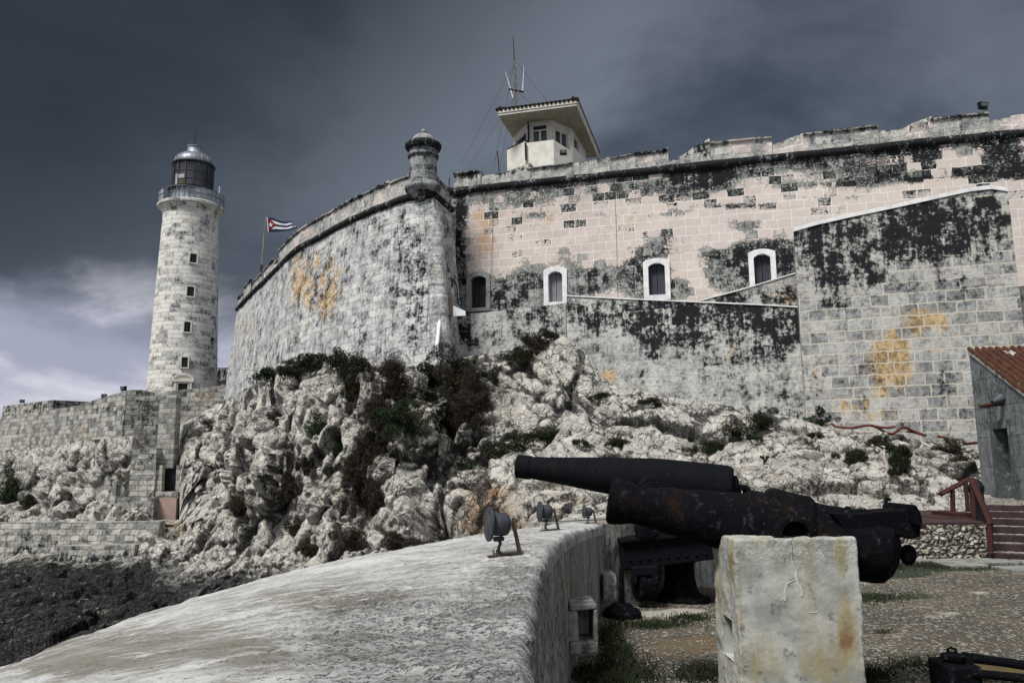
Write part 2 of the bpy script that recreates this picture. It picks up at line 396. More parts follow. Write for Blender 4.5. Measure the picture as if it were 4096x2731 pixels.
def rockmat():
    m, k, b = newmat('rock'); ob = k.n('ShaderNodeTexCoord', out=3)
    nz = lambda x, w=1.0: k.mul(k.m('SUBTRACT', x, .5), w/.1)
    mid = nz(k.noise(ob, .9, 6, .64, .3)); fin = nz(k.noise(ob, 3.4, 8, .72)); big = nz(k.noise(ob, .22, 3, .5)); vf = nz(k.noise(ob, 12, 6, .74))
    m2 = nz(k.noise(k.vec(ob, loc=(9, 3, 5)), .55, 6, .64, .5)); mus = nz(k.noise(k.vec(ob, loc=(2, 3, 55)), 1.4, 8, .70, .3))
    col = k.mix(k.ss(k.add(k.mul(mid, .6), k.mul(fin, .5)), -1.2, 1.6), (.74, .715, .655), (.47, .455, .42))
    col = k.mix(k.mul(k.ss(k.add(m2, k.mul(fin, .4), k.mul(k.attr('warm'), 2.6), -1.0), 0, 1.4), .62), col, (.50, .40, .265))
    col = k.mix(k.mul(k.ss(k.add(k.mul(m2, .7), k.mul(mus, .5), k.mul(fin, .5), k.mul(k.attr('warm'), 3.0), -3.0), 0, 1.6), .8), col, (.34, .175, .075))
    wv = k.n('ShaderNodeTexNoise', out=1, **{'Vector': ob, 'Scale': 1.3, 'Detail': 5.0, 'Roughness': .65})
    wv = k.n('ShaderNodeVectorMath', props={'operation': 'SCALE'}, _0=wv, Scale=.9)
    ow = k.vec(k.n('ShaderNodeVectorMath', props={'operation': 'ADD'}, _0=ob, _1=wv), (1, 1, .8), rot=(0, .5, .2))
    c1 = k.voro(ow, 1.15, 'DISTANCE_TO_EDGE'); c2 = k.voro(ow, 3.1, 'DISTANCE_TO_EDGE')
    t1 = k.n('ShaderNodeSeparateColor', _0=k.voro(ow, 1.15, out=1)); t2 = k.n('ShaderNodeSeparateColor', _0=k.voro(ow, 3.1, out=1))
    col = k.mix(k.mul(k.ss(k.add(k.mul(t1, .5), k.mul(t2, .5)), .3, .8), .30), col, (.46, .445, .41))
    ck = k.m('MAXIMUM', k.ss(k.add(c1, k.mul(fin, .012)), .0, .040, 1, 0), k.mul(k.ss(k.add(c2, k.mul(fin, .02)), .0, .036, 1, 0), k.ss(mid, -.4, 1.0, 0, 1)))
    lf = k.ss(k.add(k.mul(mus, .8), k.mul(vf, .45), k.mul(big, .3), k.mul(k.attr('grime'), 3.2), -2.0), 0, 1.0)
    col = k.mix(k.mul(lf, .80), col, (.115, .12, .12))
    lf2 = k.ss(k.add(k.mul(fin, .55), k.mul(vf, .6), k.mul(k.attr('crack'), 4.2), k.mul(k.attr('grime'), 1.4), -2.85), 0, 1.2)  # dark specks plus crevice shade put into the colour along the displaced cracks
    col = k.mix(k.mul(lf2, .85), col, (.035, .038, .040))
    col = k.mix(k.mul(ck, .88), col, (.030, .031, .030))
    col = k.mix(k.mul(k.attr('moss'), k.ss(fin, -1.4, .4)), col, (.026, .026, .018))
    wetc = k.mix(k.ss(k.add(fin, k.mul(vf, .7), k.mul(mid, .5)), -.6, 2.6), (.008, .009, .011), (.11, .11, .105))
    col = k.mix(k.ss(k.add(k.attr('wet'), k.mul(fin, .16), k.mul(mid, .14)), .25, .95), col, wetc)
    h = k.add(k.mul(fin, .13), k.mul(vf, .09), k.mul(mid, .06), k.mul(k.ss(c1, 0, .25), .9), k.mul(k.ss(c2, 0, .16), .55), k.mul(t1, .6), k.mul(t2, .35))
    setb(k, b, col, .92, k.bump(h, .9, .17), spec=.12)
rockmat()

def concretemat(name, light, grey, warm, bd=.012, sc=1.0, streakdir=(1, 1, 1)):
    m, k, b = newmat(name); ob = k.n('ShaderNodeTexCoord', out=3)
    a = k.noise(k.vec(ob, streakdir), 1.6*sc, 8, .72, .2); f = k.noise(k.vec(ob, (.6, 1.4, 1)), 34*sc, 8, .76); c = k.noise(k.vec(ob, (.7, 1.5, 1), (7, 1, 3)), 3.5*sc, 7, .68)
    v = k.noise(k.vec(ob, (.8, 1.2, 1)), 110*sc, 5, .76); s = k.noise(k.vec(ob, (streakdir[0]*1.3, streakdir[1]*3, streakdir[2]*1.3), (3, 3, 3)), 2.8*sc, 8, .74, .1)
    rg = k.attr('rough')
    col = k.mix(k.ss(k.add(k.mul(a, .5), k.mul(c, .5)), .40, .64), light, grey)
    col = k.mix(k.mul(k.ss(k.add(k.mul(s, 1.5), k.mul(a, .5), k.mul(f, .3), k.mul(k.attr('warm'), .20)), 1.17, 1.42), .78), col, k.mix(k.ss(c, .4, .62), warm, (.19, .175, .14)))
    pit = k.ss(k.add(k.mul(f, .55), k.mul(v, .45), k.mul(rg, .05)), .565, .625)
    col = k.mix(k.mul(pit, .88), col, (.030, .033, .033))
    col = k.mix(k.mul(k.ss(k.add(f, k.mul(c, .3)), .72, .82), .5), col, (.70, .70, .69))
    h = k.add(k.mul(f, k.add(.5, rg)), k.mul(v, .3), k.mul(pit, -.5), k.mul(c, .5))
    setb(k, b, col, .9, k.bump(h, 1.0, bd), spec=.15)
concretemat('parapet_concrete', (.49, .495, .49), (.24, .245, .24), (.125, .112, .08), streakdir=(1, 2.6, 1))

def parafacemat():
    m, k, b = newmat('parapet_face'); ob = k.n('ShaderNodeTexCoord', out=3)
    st = k.noise(k.vec(ob, (5, 5, .45)), 1.6, 6, .7); f = k.noise(k.vec(ob, (1, 1, .6)), 22, 7, .72); c = k.noise(ob, 2.4, 6, .65)
    lowf = k.noise(k.vec(ob, loc=(5, 5, 1)), 1.1, 4, .6)
    col = k.mix(k.ss(k.add(k.mul(st, .6), k.mul(f, .4)), .38, .62), (.36, .36, .335), (.12, .125, .125))
    col = k.mix(k.mul(k.ss(lowf, .5, .68), .45), col, (.26, .19, .10))
    col = k.mix(k.mul(k.ss(k.add(k.mul(f, .7), k.mul(c, .3)), .53, .61), .85), col, (.026, .029, .030))
    col = k.mix(k.mul(k.ss(f, .60, .7), .5), col, (.45, .45, .42))
    setb(k, b, col, .95, k.bump(k.add(k.mul(f, 1.0), k.mul(st, .4)), 1.0, .02), spec=.1)
parafacemat()

def blockmat():
    m, k, b = newmat('block_concrete'); ob = k.n('ShaderNodeTexCoord', out=3)
    a = k.noise(ob, 3.2, 5, .6, .5); f = k.noise(ob, 38, 6, .7); st = k.noise(k.vec(ob, (4.2, 4.2, .55)), 2.0, 5, .6); c = k.noise(k.vec(ob, loc=(3, 9, 9)), 7, 5, .6)
    col = k.mix(k.ss(k.add(k.mul(a, .7), k.mul(c, .3)), .40, .60), (.43, .44, .405), (.25, .27, .26))
    oc = k.add(k.mul(st, .75), k.mul(a, .25), k.mul(k.attr('warm'), .30))
    col = k.mix(k.mul(k.ss(k.add(oc, k.mul(f, .12)), .50, .80), .8), col, (.29, .24, .13))
    col = k.mix(k.mul(k.ss(k.add(k.mul(f, .25), k.mul(k.attr('warm'), .40), k.mul(st, .40), k.mul(c, .45)), .84, 1.06), .75), col, (.15, .075, .022))
    rg = k.attr('rough')
    col = k.mix(k.mul(k.ss(k.add(f, k.mul(rg, .10)), .62, .72), .5), col, (.52, .53, .50))
    col = k.mix(k.mul(k.ss(k.add(c, k.mul(f, .4)), .80, .88), .6), col, (.10, .10, .09))
    col = k.mix(k.ss(k.mul(k.attr('crackline'), k.ss(k.add(f, k.mul(k.m('SUBTRACT', c, .5), .8)), .36, .56)), .30, .8), col, (.52, .51, .47))
    po = k.noise(k.vec(ob, loc=(8, 8, 2)), 60, 3, .6); col = k.mix(k.mul(k.ss(po, .66, .72), .7), col, (.10, .10, .09))
    col = k.mix(k.ss(k.attr('darkline'), .5, .8), col, (.10, .09, .07))
    h = k.add(k.mul(f, k.add(.25, k.mul(rg, 1.2))), k.mul(c, .3), k.mul(k.attr('crackline'), .6))
    setb(k, b, col, .85, k.bump(h, .8, .008), spec=.2)
blockmat()

def groundmat():
    m, k, b = newmat('gravel_ground'); ob = k.n('ShaderNodeTexCoord', out=3)
    a = k.noise(ob, .9, 5, .6, .4); f = k.noise(ob, 30, 6, .72); g = k.voro(ob, 38); c = k.noise(k.vec(ob, loc=(3, 1, 7)), 2.6, 6, .65)
    gc = k.n('ShaderNodeSeparateColor', _0=k.voro(ob, 38, out=1))
    col = k.mix(k.ss(k.add(k.mul(a, .6), k.mul(c, .4)), .40, .62), (.105, .090, .065), (.062, .058, .050))
    col = k.mix(k.ss(f, .52, .62), col, (.040, .040, .038))
    col = k.mix(k.mul(k.ss(gc, .80, .9), .7), col, (.30, .29, .26))
    col = k.mix(k.ss(k.add(k.attr('pale'), k.mul(k.m('SUBTRACT', c, .5), 1.6), k.mul(k.m('SUBTRACT', f, .5), .8)), .55, .75), col, (.30, .285, .255))
    col = k.mix(k.ss(k.add(k.attr('sand'), k.mul(k.m('SUBTRACT', a, .5), 1.2)), .5, .8), col, (.115, .086, .055))
    col = k.mix(k.mul(k.ss(k.add(k.attr('green'), k.mul(k.m('SUBTRACT', c, .5), 1.6), k.mul(k.m('SUBTRACT', f, .5), .8)), .5, .7), .9), col, (.028, .036, .022))
    h = k.add(k.mul(f, .6), k.mul(g, -.5), k.mul(c, .5))
    setb(k, b, col, .95, k.bump(h, 1.0, .02), spec=.1)
groundmat()

def rubblemat():
    m, k, b = newmat('rubble_stone'); ob = k.n('ShaderNodeTexCoord', out=3)
    wv = k.vec(ob, (1, 1, 1.35))
    d = k.voro(wv, 8.5, 'DISTANCE_TO_EDGE'); c = k.n('ShaderNodeSeparateColor', _0=k.voro(wv, 8.5, out=1)); f = k.noise(ob, 30, 5, .7)
    col = k.mix(c, (.50, .47, .41), (.24, .22, .19)); col = k.mix(k.ss(f, .5, .7), col, (.16, .15, .13))
    col = k.mix(k.ss(d, .0, .09, 1, 0), col, (.035, .032, .028))
    setb(k, b, col, .9, k.bump(k.add(k.mul(k.ss(d, 0, .25), 1.0), k.mul(f, .25)), 1.0, .05), spec=.1)
rubblemat()
def watermat():
    m, k, b = newmat('sea_water'); ob = k.n('ShaderNodeTexCoord', out=3)
    f = k.noise(ob, .8, 6, .6, .3); setb(k, b, (.012, .02, .026), .12, k.bump(f, .6, .25), spec=.5)
watermat()
def leafmat(name, c1, c2, c3):
    m, k, b = newmat(name); g = k.n('ShaderNodeNewGeometry', out='Random Per Island')
    ob = k.n('ShaderNodeTexCoord', out=3); f = k.noise(ob, 1.6, 3, .6)
    col = k.mix(g, c1, c2); col = k.mix(k.ss(f, .5, .65), col, c3); setb(k, b, col, .8, spec=.15)
leafmat('leaf_green', (.012, .021, .012), (.030, .048, .022), (.020, .030, .012))
leafmat('leaf_brown', (.022, .018, .014), (.058, .046, .034), (.016, .015, .012))
leafmat('leaf_mixed', (.014, .020, .012), (.052, .046, .028), (.032, .026, .016))
leafmat('grass_dark', (.014, .022, .010), (.034, .040, .020), (.022, .026, .012))

# ------------------------------------------------------------ plan of the fort
CUR_A, CUR_B = (-2.9, 37.52), (20.5, 31.32); ZC_CUR = 14.8      # curtain cordon
ZC_BAS = 13.6
bx = [1735, 1628, 1500, 1400, 1300, 1235, 1189, 1150, 1110, 1055, 1000, 949]
by = [778, 792, 839, 884, 938, 972, 999, 1034, 1075, 1130, 1183, 1237]
BAS = [PZ(a, b_, ZC_BAS)[:2] for a, b_ in zip(bx, by)]          # bastion face, corner first
CORNER = BAS[0]

def wallsheet(plan, zt, zb, ds=.2, dz=.2, batter=0.0, zref=None, noise=.03, rows=None, cols=None, nscale=1.2):
    """dense front face along a plan polyline given left to right; returns V(nu,nv,3), uv, s"""
    plan = np.array(plan, float); seg = np.linalg.norm(np.diff(plan, axis=0), axis=1); S = np.r_[0, np.cumsum(seg)]
    n = max(2, int(S[-1]/ds)+1); s = np.unique(np.r_[np.linspace(0, S[-1], n), (cols if cols is not None else [])])
    X = np.interp(s, S, plan[:, 0]); Y = np.interp(s, S, plan[:, 1])
    sm = np.linspace(0, S[-1], 400); 
    tx = np.gradient(np.interp(s, S, plan[:, 0]), s); ty = np.gradient(np.interp(s, S, plan[:, 1]), s)
    L = np.hypot(tx, ty); N = np.stack([ty/L, -tx/L], -1)         # towards the viewer's side
    zt_ = np.broadcast_to(np.asarray(zt(s) if callable(zt) else zt, float), s.shape)
    zb_ = np.broadcast_to(np.asarray(zb(s) if callable(zb) else zb, float), s.shape)
    m_ = max(2, int(np.max(zt_-zb_)/dz)+1)
    if rows is not None:
        z = np.unique(np.r_[np.linspace(zb_[0], zt_[0], m_), rows]); Z = np.broadcast_to(z, (len(s), len(z)))
    else:
        t = np.linspace(0, 1, m_); Z = zb_[:, None]+(zt_-zb_)[:, None]*t
    zr = (zref if zref is not None else np.max(zt_))
    off = batter*np.maximum(zr-Z, 0)
    V = np.stack([X[:, None]+N[:, :1]*off, Y[:, None]+N[:, 1:]*off, Z], -1)
    if noise:
        d = fbm(V*nscale, 4, 3)*noise
        V[..., 0] += N[:, :1]*d; V[..., 1] += N[:, 1:]*d
    uv = np.stack([np.broadcast_to(s[:, None], Z.shape), Z], -1)
    return V, uv, s, N, Z
def paint(V, spec):
    x, y = proj(V); return {k: blobs(x, y, L) for k, L in spec.items()}
def closed_wall(name, label, cat, plan, zt, zb, thick, mat, spec, ds=.2, dz=.2, batter=0, noise=.03, capmat=None, capname='coping', group=None, caph=.0, nscale=1.2):
    """a free-standing wall: dense front, then top, back and ends in the same mesh"""
    V, uv, s, N, Z = wallsheet(plan, zt, zb, ds, dz, batter, noise=noise, nscale=nscale)
    nu, nv = V.shape[:2]; top = V[:, -1].copy(); bk = top.copy(); bk[:, :2] -= N*thick
    bb = bk.copy(); bb[:, 2] = V[:, 0, 2]
    V2 = np.concatenate([V, bk[:, None], bb[:, None]], 1); uv2 = np.concatenate([uv, uv[:, -1:]+[0, thick], uv[:, :1]], 1)
    Fq = gridf(nu, nv+2); m2 = nv+2
    ends = [list(range(m2))[::-1], list(range((nu-1)*m2, nu*m2))]
    A = paint(V2, spec)
    o = mesh(name, V2, [tuple(q) for q in Fq]+[tuple(e) for e in ends], MATS[mat], None, uv=uv2, attrs=A, loc=V[nu//2, 0])
    tag(o, label, cat, group)
    if capmat:
        c = MB(); 
        for i in range(nu-1):
            pass
        a = top+np.c_[N*.05, np.zeros(nu)]; b_ = bk-np.c_[N*.05, np.zeros(nu)]
        lo1 = a.copy(); lo1[:, 2] += .004; hi1 = a.copy(); hi1[:, 2] += caph
        lo2 = b_.copy(); lo2[:, 2] = lo1[:, 2]; hi2 = b_.copy(); hi2[:, 2] = hi1[:, 2]
        R = np.stack([lo1, hi1, hi2, lo2, lo1], 1)
        mesh(capname, R, [tuple(q) for q in gridf(nu, 5)]+[(0, 1, 2, 3), tuple((nu-1)*5+k for k in (3, 2, 1, 0))], MATS[capmat], o, uv=np.zeros((nu*5, 2)))
    return o

# ------------------------------------------------------------ bastion
bt = thing('bastion', 'curved grey stone bastion wall with ochre patches running back behind the sentry turret', 'fort wall', (CORNER[0]-5, CORNER[1]+6, 4))
plan_b = BAS[::-1]
bgr = {'grime': [(1350, 1050, 350, 160, .10), (1640, 1080, 90, 300, .18), (1250, 1010, 40, 40, .2), (1600, 900, 60, 60, .1), (1330, 1010, 80, 40, .15), (950, 1350, 40, 130, -.2), (1660, 1300, 60, 120, .25), (1100, 1250, 80, 70, -.1)],
       'warm': [(1250, 1130, 90, 130, .75), (1180, 1150, 40, 90, .4), (1340, 1120, 40, 80, .35), (970, 1330, 50, 120, .3), (1190, 1060, 40, 60, .3), (1310, 1230, 50, 70, .45), (1420, 1170, 50, 50, .25), (1000, 1260, 50, 90, .2), (1240, 1300, 50, 40, .3), (1360, 980, 40, 25, .35)]}
V, uv, s, N, Z = wallsheet(plan_b, ZC_BAS, 1.5, .16, .16, .10, noise=.06)
mesh('wall_face', V, gridf(*V.shape[:2]), MATS['bastion_stone'], bt, uv=uv, attrs=paint(V, bgr))
# right flank, from the corner back to the curtain
FL_B = PZ(1798, 833, ZC_BAS)[:2]
fl_end = CORNER+(FL_B-CORNER)*1.12
V, uv, s, N, Z = wallsheet([CORNER, fl_end], ZC_BAS, 1.5, .14, .14, .10, noise=.05)
mesh('flank_wall', V, gridf(*V.shape[:2]), MATS['bastion_stone'], bt, uv=uv+[.3, 0], attrs=paint(V, {'grime': [(1785, 1150, 30, 160, .35), (1760, 900, 40, 60, .35), (1740, 1330, 60, 60, .5)], 'warm': [(1760, 980, 30, 60, .3), (1720, 1300, 25, 50, .4)]}))
# back side so that the bastion is a solid body
bk = MB(); far = np.array(plan_b[0]); end = np.array([CUR_A[0]+3, CUR_A[1]+4.])
bk.prism([(*plan_b[0], 1.5), (*plan_b[3], 1.5), (*plan_b[6], 1.5), (*(np.array(CORNER)+[-.4, 1.2]), 1.5), (*end, 1.5), (end[0]+2, far[1]+6, 1.5), (far[0]+4, far[1]+8, 1.5)], (0, 0, 12.0))
bk.build('terreplein', MATS['bastion_stone'], bt)
# cordon roll and parapet above it
def sweep_xy(plan, prof, ds=.3, noise=.02, seed=0, closed_ends=True):
    """prof: list of (out, z); returns V,F"""
    plan = np.array(plan, float); seg = np.linalg.norm(np.diff(plan, axis=0), axis=1); S = np.r_[0, np.cumsum(seg)]
    s = np.linspace(0, S[-1], max(2, int(S[-1]/ds)+1)); X = np.interp(s, S, plan[:, 0]); Y = np.interp(s, S, plan[:, 1])
    tx, ty = np.gradient(X, s), np.gradient(Y, s); L = np.hypot(tx, ty); N = np.stack([ty/L, -tx/L], -1)
    pr = np.array(prof, float)
    V = np.stack([X[:, None]+N[:, :1]*pr[:, 0], Y[:, None]+N[:, 1:]*pr[:, 0], np.broadcast_to(pr[:, 1], (len(s), len(pr)))], -1)
    d = fbm(V*2.3, 3, seed)*noise; V[..., 0] += N[:, :1]*d; V[..., 1] += N[:, 1:]*d; V[..., 2] += fbm(V*1.9+9, 3, seed+5)*noise
    uv = np.stack([np.broadcast_to(s[:, None], V.shape[:2]), V[..., 2]], -1)
    Fq = [tuple(q) for q in gridf(len(s), len(pr))]
    if closed_ends: Fq += [tuple(range(len(pr)))[::-1], tuple((len(s)-1)*len(pr)+i for i in range(len(pr)))]
    return V, Fq, uv
def roll(z, r=.17): return [(-.05, z-r)]+[(.02+r*.95*math.sin(a), z-r*math.cos(a)) for a in np.linspace(.1, math.pi-.1, 8)]+[(-.05, z+r)]
V, Fq, uv = sweep_xy(list(plan_b)+[CORNER], roll(ZC_BAS), .3, .035)
mesh('cordon', V, Fq, MATS['cordon_stone'], bt, uv=uv, attrs={'grime': np.full(V.shape[:2], .75)}, smooth=True)
V, Fq, uv = sweep_xy([CORNER, fl_end], roll(ZC_BAS), .3, .035)
mesh('cordon', V, Fq, MATS['cordon_stone'], bt, uv=uv, attrs={'grime': np.full(V.shape[:2], .75)}, smooth=True)
def parapet(name, plan, s0, s1, z0, h, mat, parent, cap=True, thick=.8, g=.1, slope=0.0):
    plan = np.array(plan, float); seg = np.linalg.norm(np.diff(plan, axis=0), axis=1); S = np.r_[0, np.cumsum(seg)]
    ss_ = np.r_[s0, S[(S > s0+.01) & (S < s1-.01)], s1]
    pl = np.stack([np.interp(ss_, S, plan[:, 0]), np.interp(ss_, S, plan[:, 1])], -1)
    n_ = 5; prof = [(-.02, z0)]+[(-.02, z0+h*t) for t in np.linspace(.2, .92, n_)]+([(.07, z0+h*.93), (.08, z0+h)] if cap else [(-.02, z0+h)])+[(-.3, z0+h+.02), (-thick, z0+h), (-thick, z0)]
    V, Fq, uv = sweep_xy(pl, prof, .16, .055, int(s0*10) % 50)
    if slope:
        L = np.linspace(0, 1, V.shape[0])[:, None]; V[..., 2] += np.clip((V[..., 2]-z0)/h, 0, 1)*slope*L
    gr = blobs(uv[..., 0], V[..., 2], [(s0+(s1-s0)*k/5, z0+h*.9, .7, .25, .45*random.random()) for k in range(6)])+g+.45*(V[..., 2] > z0+h*.9)
    pls = fbm(V*.8+5, 2, 4)*1.5
    return mesh(name, V, Fq, MATS[mat], parent, uv=uv, attrs={'grime': gr, 'plast': pls})
random.seed(3)
PB = list(plan_b)+[CORNER]; SB = float(np.sum(np.linalg.norm(np.diff(np.array(PB), axis=0), axis=1)))
def s_of_px(plan, x, z):
    """arc length along plan where the pixel column x cuts it"""
    plan = np.array(plan, float); seg = np.linalg.norm(np.diff(plan, axis=0), axis=1); S = np.r_[0, np.cumsum(seg)]
    ss_ = np.linspace(0, S[-1], 2000); X = np.interp(ss_, S, plan[:, 0]); Y = np.interp(ss_, S, plan[:, 1])
    px, _ = proj(np.stack([X, Y, np.full_like(X, z)], -1)); return float(np.interp(x, px, ss_) if px[-1] > px[0] else np.interp(-x, -px, ss_))
for xa, xb, h in ((949, 968, .75), (972, 1000, 1.1), (1006, 1046, .72), (1052, 1096, .78), (1096, 1112, .5), (1112, 1560, 1.0), (1560, 1730, .95)):
    a, b_ = s_of_px(PB, xa, ZC_BAS), s_of_px(PB, xb, ZC_BAS)
    if b_ > a+.1: parapet('parapet', PB, a, min(b_, SB), ZC_BAS+.1, h, 'parapet_top_stone', bt, g=.0)
parapet('parapet', [CORNER, fl_end], .02, float(np.linalg.norm(fl_end-CORNER)), ZC_BAS+.1, .9, 'parapet_top_stone', bt, cap=False, g=.25)
# rounded quoin column under the turret
cq = np.array([*CORNER, 0])
def nrm_of(a, b_): d_ = (np.array(b_)-np.array(a)); d_ /= np.linalg.norm(d_); return np.array([d_[1], -d_[0]])
nq1, nq2 = nrm_of(plan_b[-2], plan_b[-1]), nrm_of(CORNER, fl_end); nqm = (nq1+nq2)/(1+nq1@nq2)
zz5 = np.linspace(1.5, ZC_BAS, 60); o5 = .10*(ZC_BAS-zz5)
V = np.array([[(*(CORNER+n5*o_), z5) for z5, o_ in zip(zz5, o5)] for n5 in (nq1, nqm, nq2)])
mesh('corner_infill', V, gridf(3, 60), MATS['bastion_stone'], bt, uv=np.stack([np.array([-.5, 0, .5])[:, None]*np.ones((1, 60)), V[..., 2]], -1), attrs={'grime': np.full((3, 60), .25)})
V = []; zq = np.arange(2.0, 12.9, .12); th = np.linspace(-3.3, .6, 24)
for z in zq:
    off = .10*(ZC_BAS-z); c = np.array([*(CORNER+nqm*(off-.10)), z])
    rr = .42*(1 if z < 12.2 else 1)
    V.append([c+np.array([rr*math.cos(t), rr*math.sin(t), 0]) for t in th])
V = np.array(V).transpose(1, 0, 2); V[..., :2] += (fbm(V*2.2, 3, 8)*.05)[..., None]
# each course of the quoins stands a little differently
crs = np.floor(V[..., 2]/.42); V[..., 1] -= (_hash(crs.astype(int), crs.astype(int)*0, crs.astype(int)*0, 5)-.5)*.07
mesh('quoin_column', V, gridf(*V.shape[:2]), MATS['bastion_stone'], bt, uv=np.stack([np.broadcast_to(th[:, None]*.42, V.shape[:2]), V[..., 2]], -1), attrs={'grime': np.full(V.shape[:2], -.12)}, smooth=False)

# ------------------------------------------------------------ sentry turret on the corner
TZ = 34.85
tc0 = P(1692, 760, TZ); tur = thing('sentry_turret', 'small domed stone sentry turret corbelled out from the corner of the bastion', 'turret', (tc0[0], tc0[1], P(1692, 820, TZ)[2]))
def tel(y): return float(P(1692, y, TZ)[2])
ts = TZ/3185
ax0 = np.array([tc0[0], TZ, 0])
def lat(prof, seg=40): return MB().lathe(ax0, (0, 0, 1), [(tel(y), r*ts) for y, r in prof], seg)
uvm = None
def latmesh(name, prof, mat, parent, seg=48, jit=.02, sub=1, grime=.0):
    pr = []
    for (ya, ra), (yb, rb) in zip(prof[:-1], prof[1:]):
        n = max(1, int(abs(ya-yb)/8)*sub)
        pr += [(ya+(yb-ya)*k/n, ra+(rb-ra)*k/n) for k in range(n)]
    pr.append(prof[-1]); th = np.linspace(0, 2*math.pi, seg+1)
    V = np.array([[(ax0[0]+r*ts*math.cos(t), TZ+r*ts*math.sin(t), tel(y)) for y, r in pr] for t in th])
    V[-1] = V[0]; rad = np.array([r*ts for _, r in pr])
    uv = np.stack(np.broadcast_arrays(th[:, None]*.62, V[..., 2]), -1)
    d = fbm(V*3, 3, 2)*jit; V[..., 0] += np.cos(th)[:, None]*d; V[..., 1] += np.sin(th)[:, None]*d; V[-1] = V[0]
    return mesh(name, V, gridf(*V.shape[:2]), MATS[mat], parent, uv=uv, attrs={'grime': np.full(V.shape[:2], grime)}, smooth=True)
latmesh('corbel', [(822, 6), (812, 28), (800, 40), (797, 47), (792, 49), (788, 50), (785, 55), (770, 66), (765, 73), (755, 76), (745, 72), (737, 66), (733, 62)], 'turret_stone', tur, grime=.15)
bd = latmesh('body', [(735, 59), (640, 58), (632, 59)], 'turret_stone', tur, grime=.08, jit=.012)
latmesh('moulding', [(634, 58), (634, 64), (626, 65), (622, 60), (606, 60), (604, 64)], 'turret_stone', tur, grime=.25)
latmesh('cornice', [(606, 62), (602, 70), (594, 76), (584, 77), (578, 72), (574, 64), (574, 10)], 'cordon_stone', tur, grime=.85)
latmesh('dome', [(576, 52), (568, 51), (556, 45), (546, 35), (539, 22), (536, 12), (534, 12), (533, 14), (528, 14), (527, 9), (521, 8), (514, 0)], 'turret_stone', tur, grime=-.15)
latmesh('corbel_ball', [(851, 2), (846, 9), (838, 11), (830, 10), (822, 4)], 'turret_stone', tur)
MB().box((-.035, -.05, 0), (.035, .05, .34), (( 1, 0, 0), (0, 1, 0), (0, 0, 1)), (tc0[0]+.12, TZ-.63, tel(652))).build('loophole', MATS['shutter_dark'], tur)

# ------------------------------------------------------------ curtain wall with four windows
CA, CB = np.array(CUR_A), np.array(CUR_B); CL = float(np.linalg.norm(CB-CA)); cd = (CB-CA)/CL; cn = np.array([cd[1], -cd[0]])
CEXT = CL+6.0
def c_s(p): return float((np.asarray(p)[:2]-CA)@cd)
BATC = .03
def chit(x, y):
    p = hit(x, y, CA, CB)
    for _ in range(4):
        o = cn*BATC*max(ZC_CUR-p[2], 0); p = hit(x, y, CA+o, CB+o)
    return p
wins = [((1883, 1945, 1104, 1232), 'door'), ((2194, 2250, 1086, 1208), 'w'), ((2594, 2661, 1052, 1180), 'w'), ((3016, 3083, 1016, 1128), 'w')]
holes = []
for (x0, x1, y0, y1), kd in wins:
    a, b_ = chit(x0, (y0+y1)/2), chit(x1, (y0+y1)/2); t = chit((x0+x1)/2, y0); q = chit((x0+x1)/2, y1)
    holes.append((c_s(a), c_s(b_), q[2]-(.9 if x0 > 2900 else 0), t[2], kd))
cols = [v for h in holes for v in h[:2]]; rows = [v for h in holes for v in h[2:4]]
cplan = [CA-cd*.6, CA+cd*CEXT]
cur = thing('curtain_wall', 'long main fort wall with faded pink plaster, black stains and a row of arched windows', 'fort wall', (CA[0]+10, CA[1]-2.6, 4))
V, uv, s, N, Z = wallsheet(cplan, ZC_CUR, 3.0, .16, .14, BATC, noise=.03, rows=rows, cols=[c+.6 for c in cols])
zc = (Z[0][:-1]+Z[0][1:])/2; sc_ = (s[:-1]+s[1:])/2-.6
mask = np.ones((len(s)-1, Z.shape[1]-1), bool)
for a, b_, z0, z1, kd in holes: mask[np.ix_((sc_ > a) & (sc_ < b_), (zc > z0) & (zc < z1))] = False
plx = [(1830, 900, 45, 700, -1.1), (2000, 770, 350, 90, -.55), (2250, 760, 300, 60, -.2), (1960, 1180, 190, 80, -1.4), (2140, 1140, 90, 95, -1.2), (2330, 1130, 110, 85, -1.1), (2420, 1090, 50, 60, -.6), (2260, 1025, 60, 40, -.7),
       (2580, 1110, 115, 100, -1.5), (2720, 1160, 60, 60, -.8), (2860, 1090, 60, 80, -.9), (2960, 1080, 90, 85, -1.5), (3060, 1010, 130, 60, -1.3), (3150, 1050, 60, 100, -1.2), (2640, 1000, 120, 25, -.9), (2840, 1015, 60, 25, -.8), (2650, 950, 70, 28, -.8), (2990, 900, 75, 35, -.9),
       (2750, 680, 110, 95, -1.0), (2860, 720, 90, 60, -.9), (2560, 760, 120, 40, -.5), (2980, 690, 120, 30, -.45), (3150, 655, 260, 30, -.5), (3250, 640, 200, 60, -.4), (3450, 690, 110, 70, -.6), (3650, 640, 120, 70, -.45), (3700, 560, 160, 30, -.5),
       (3560, 720, 180, 22, -.55), (3950, 560, 160, 60, -.9), (4050, 660, 110, 60, -1.0), (3900, 700, 200, 25, -.5), (3200, 740, 250, 18, -.4), (2960, 825, 200, 16, -.75), (2720, 850, 60, 18, -.6), (2480, 860, 260, 14, -.4), (3300, 790, 200, 16, -.4), (2600, 640, 500, 30, -.35), (3400, 600, 600, 30, -.45), (2150, 860, 90, 16, -.5), (2680, 740, 100, 50, -.35)]
plx += [(2900, 690, 1500, 110, -.22), (3500, 650, 700, 90, -.12), (2200, 780, 500, 90, -.10)]
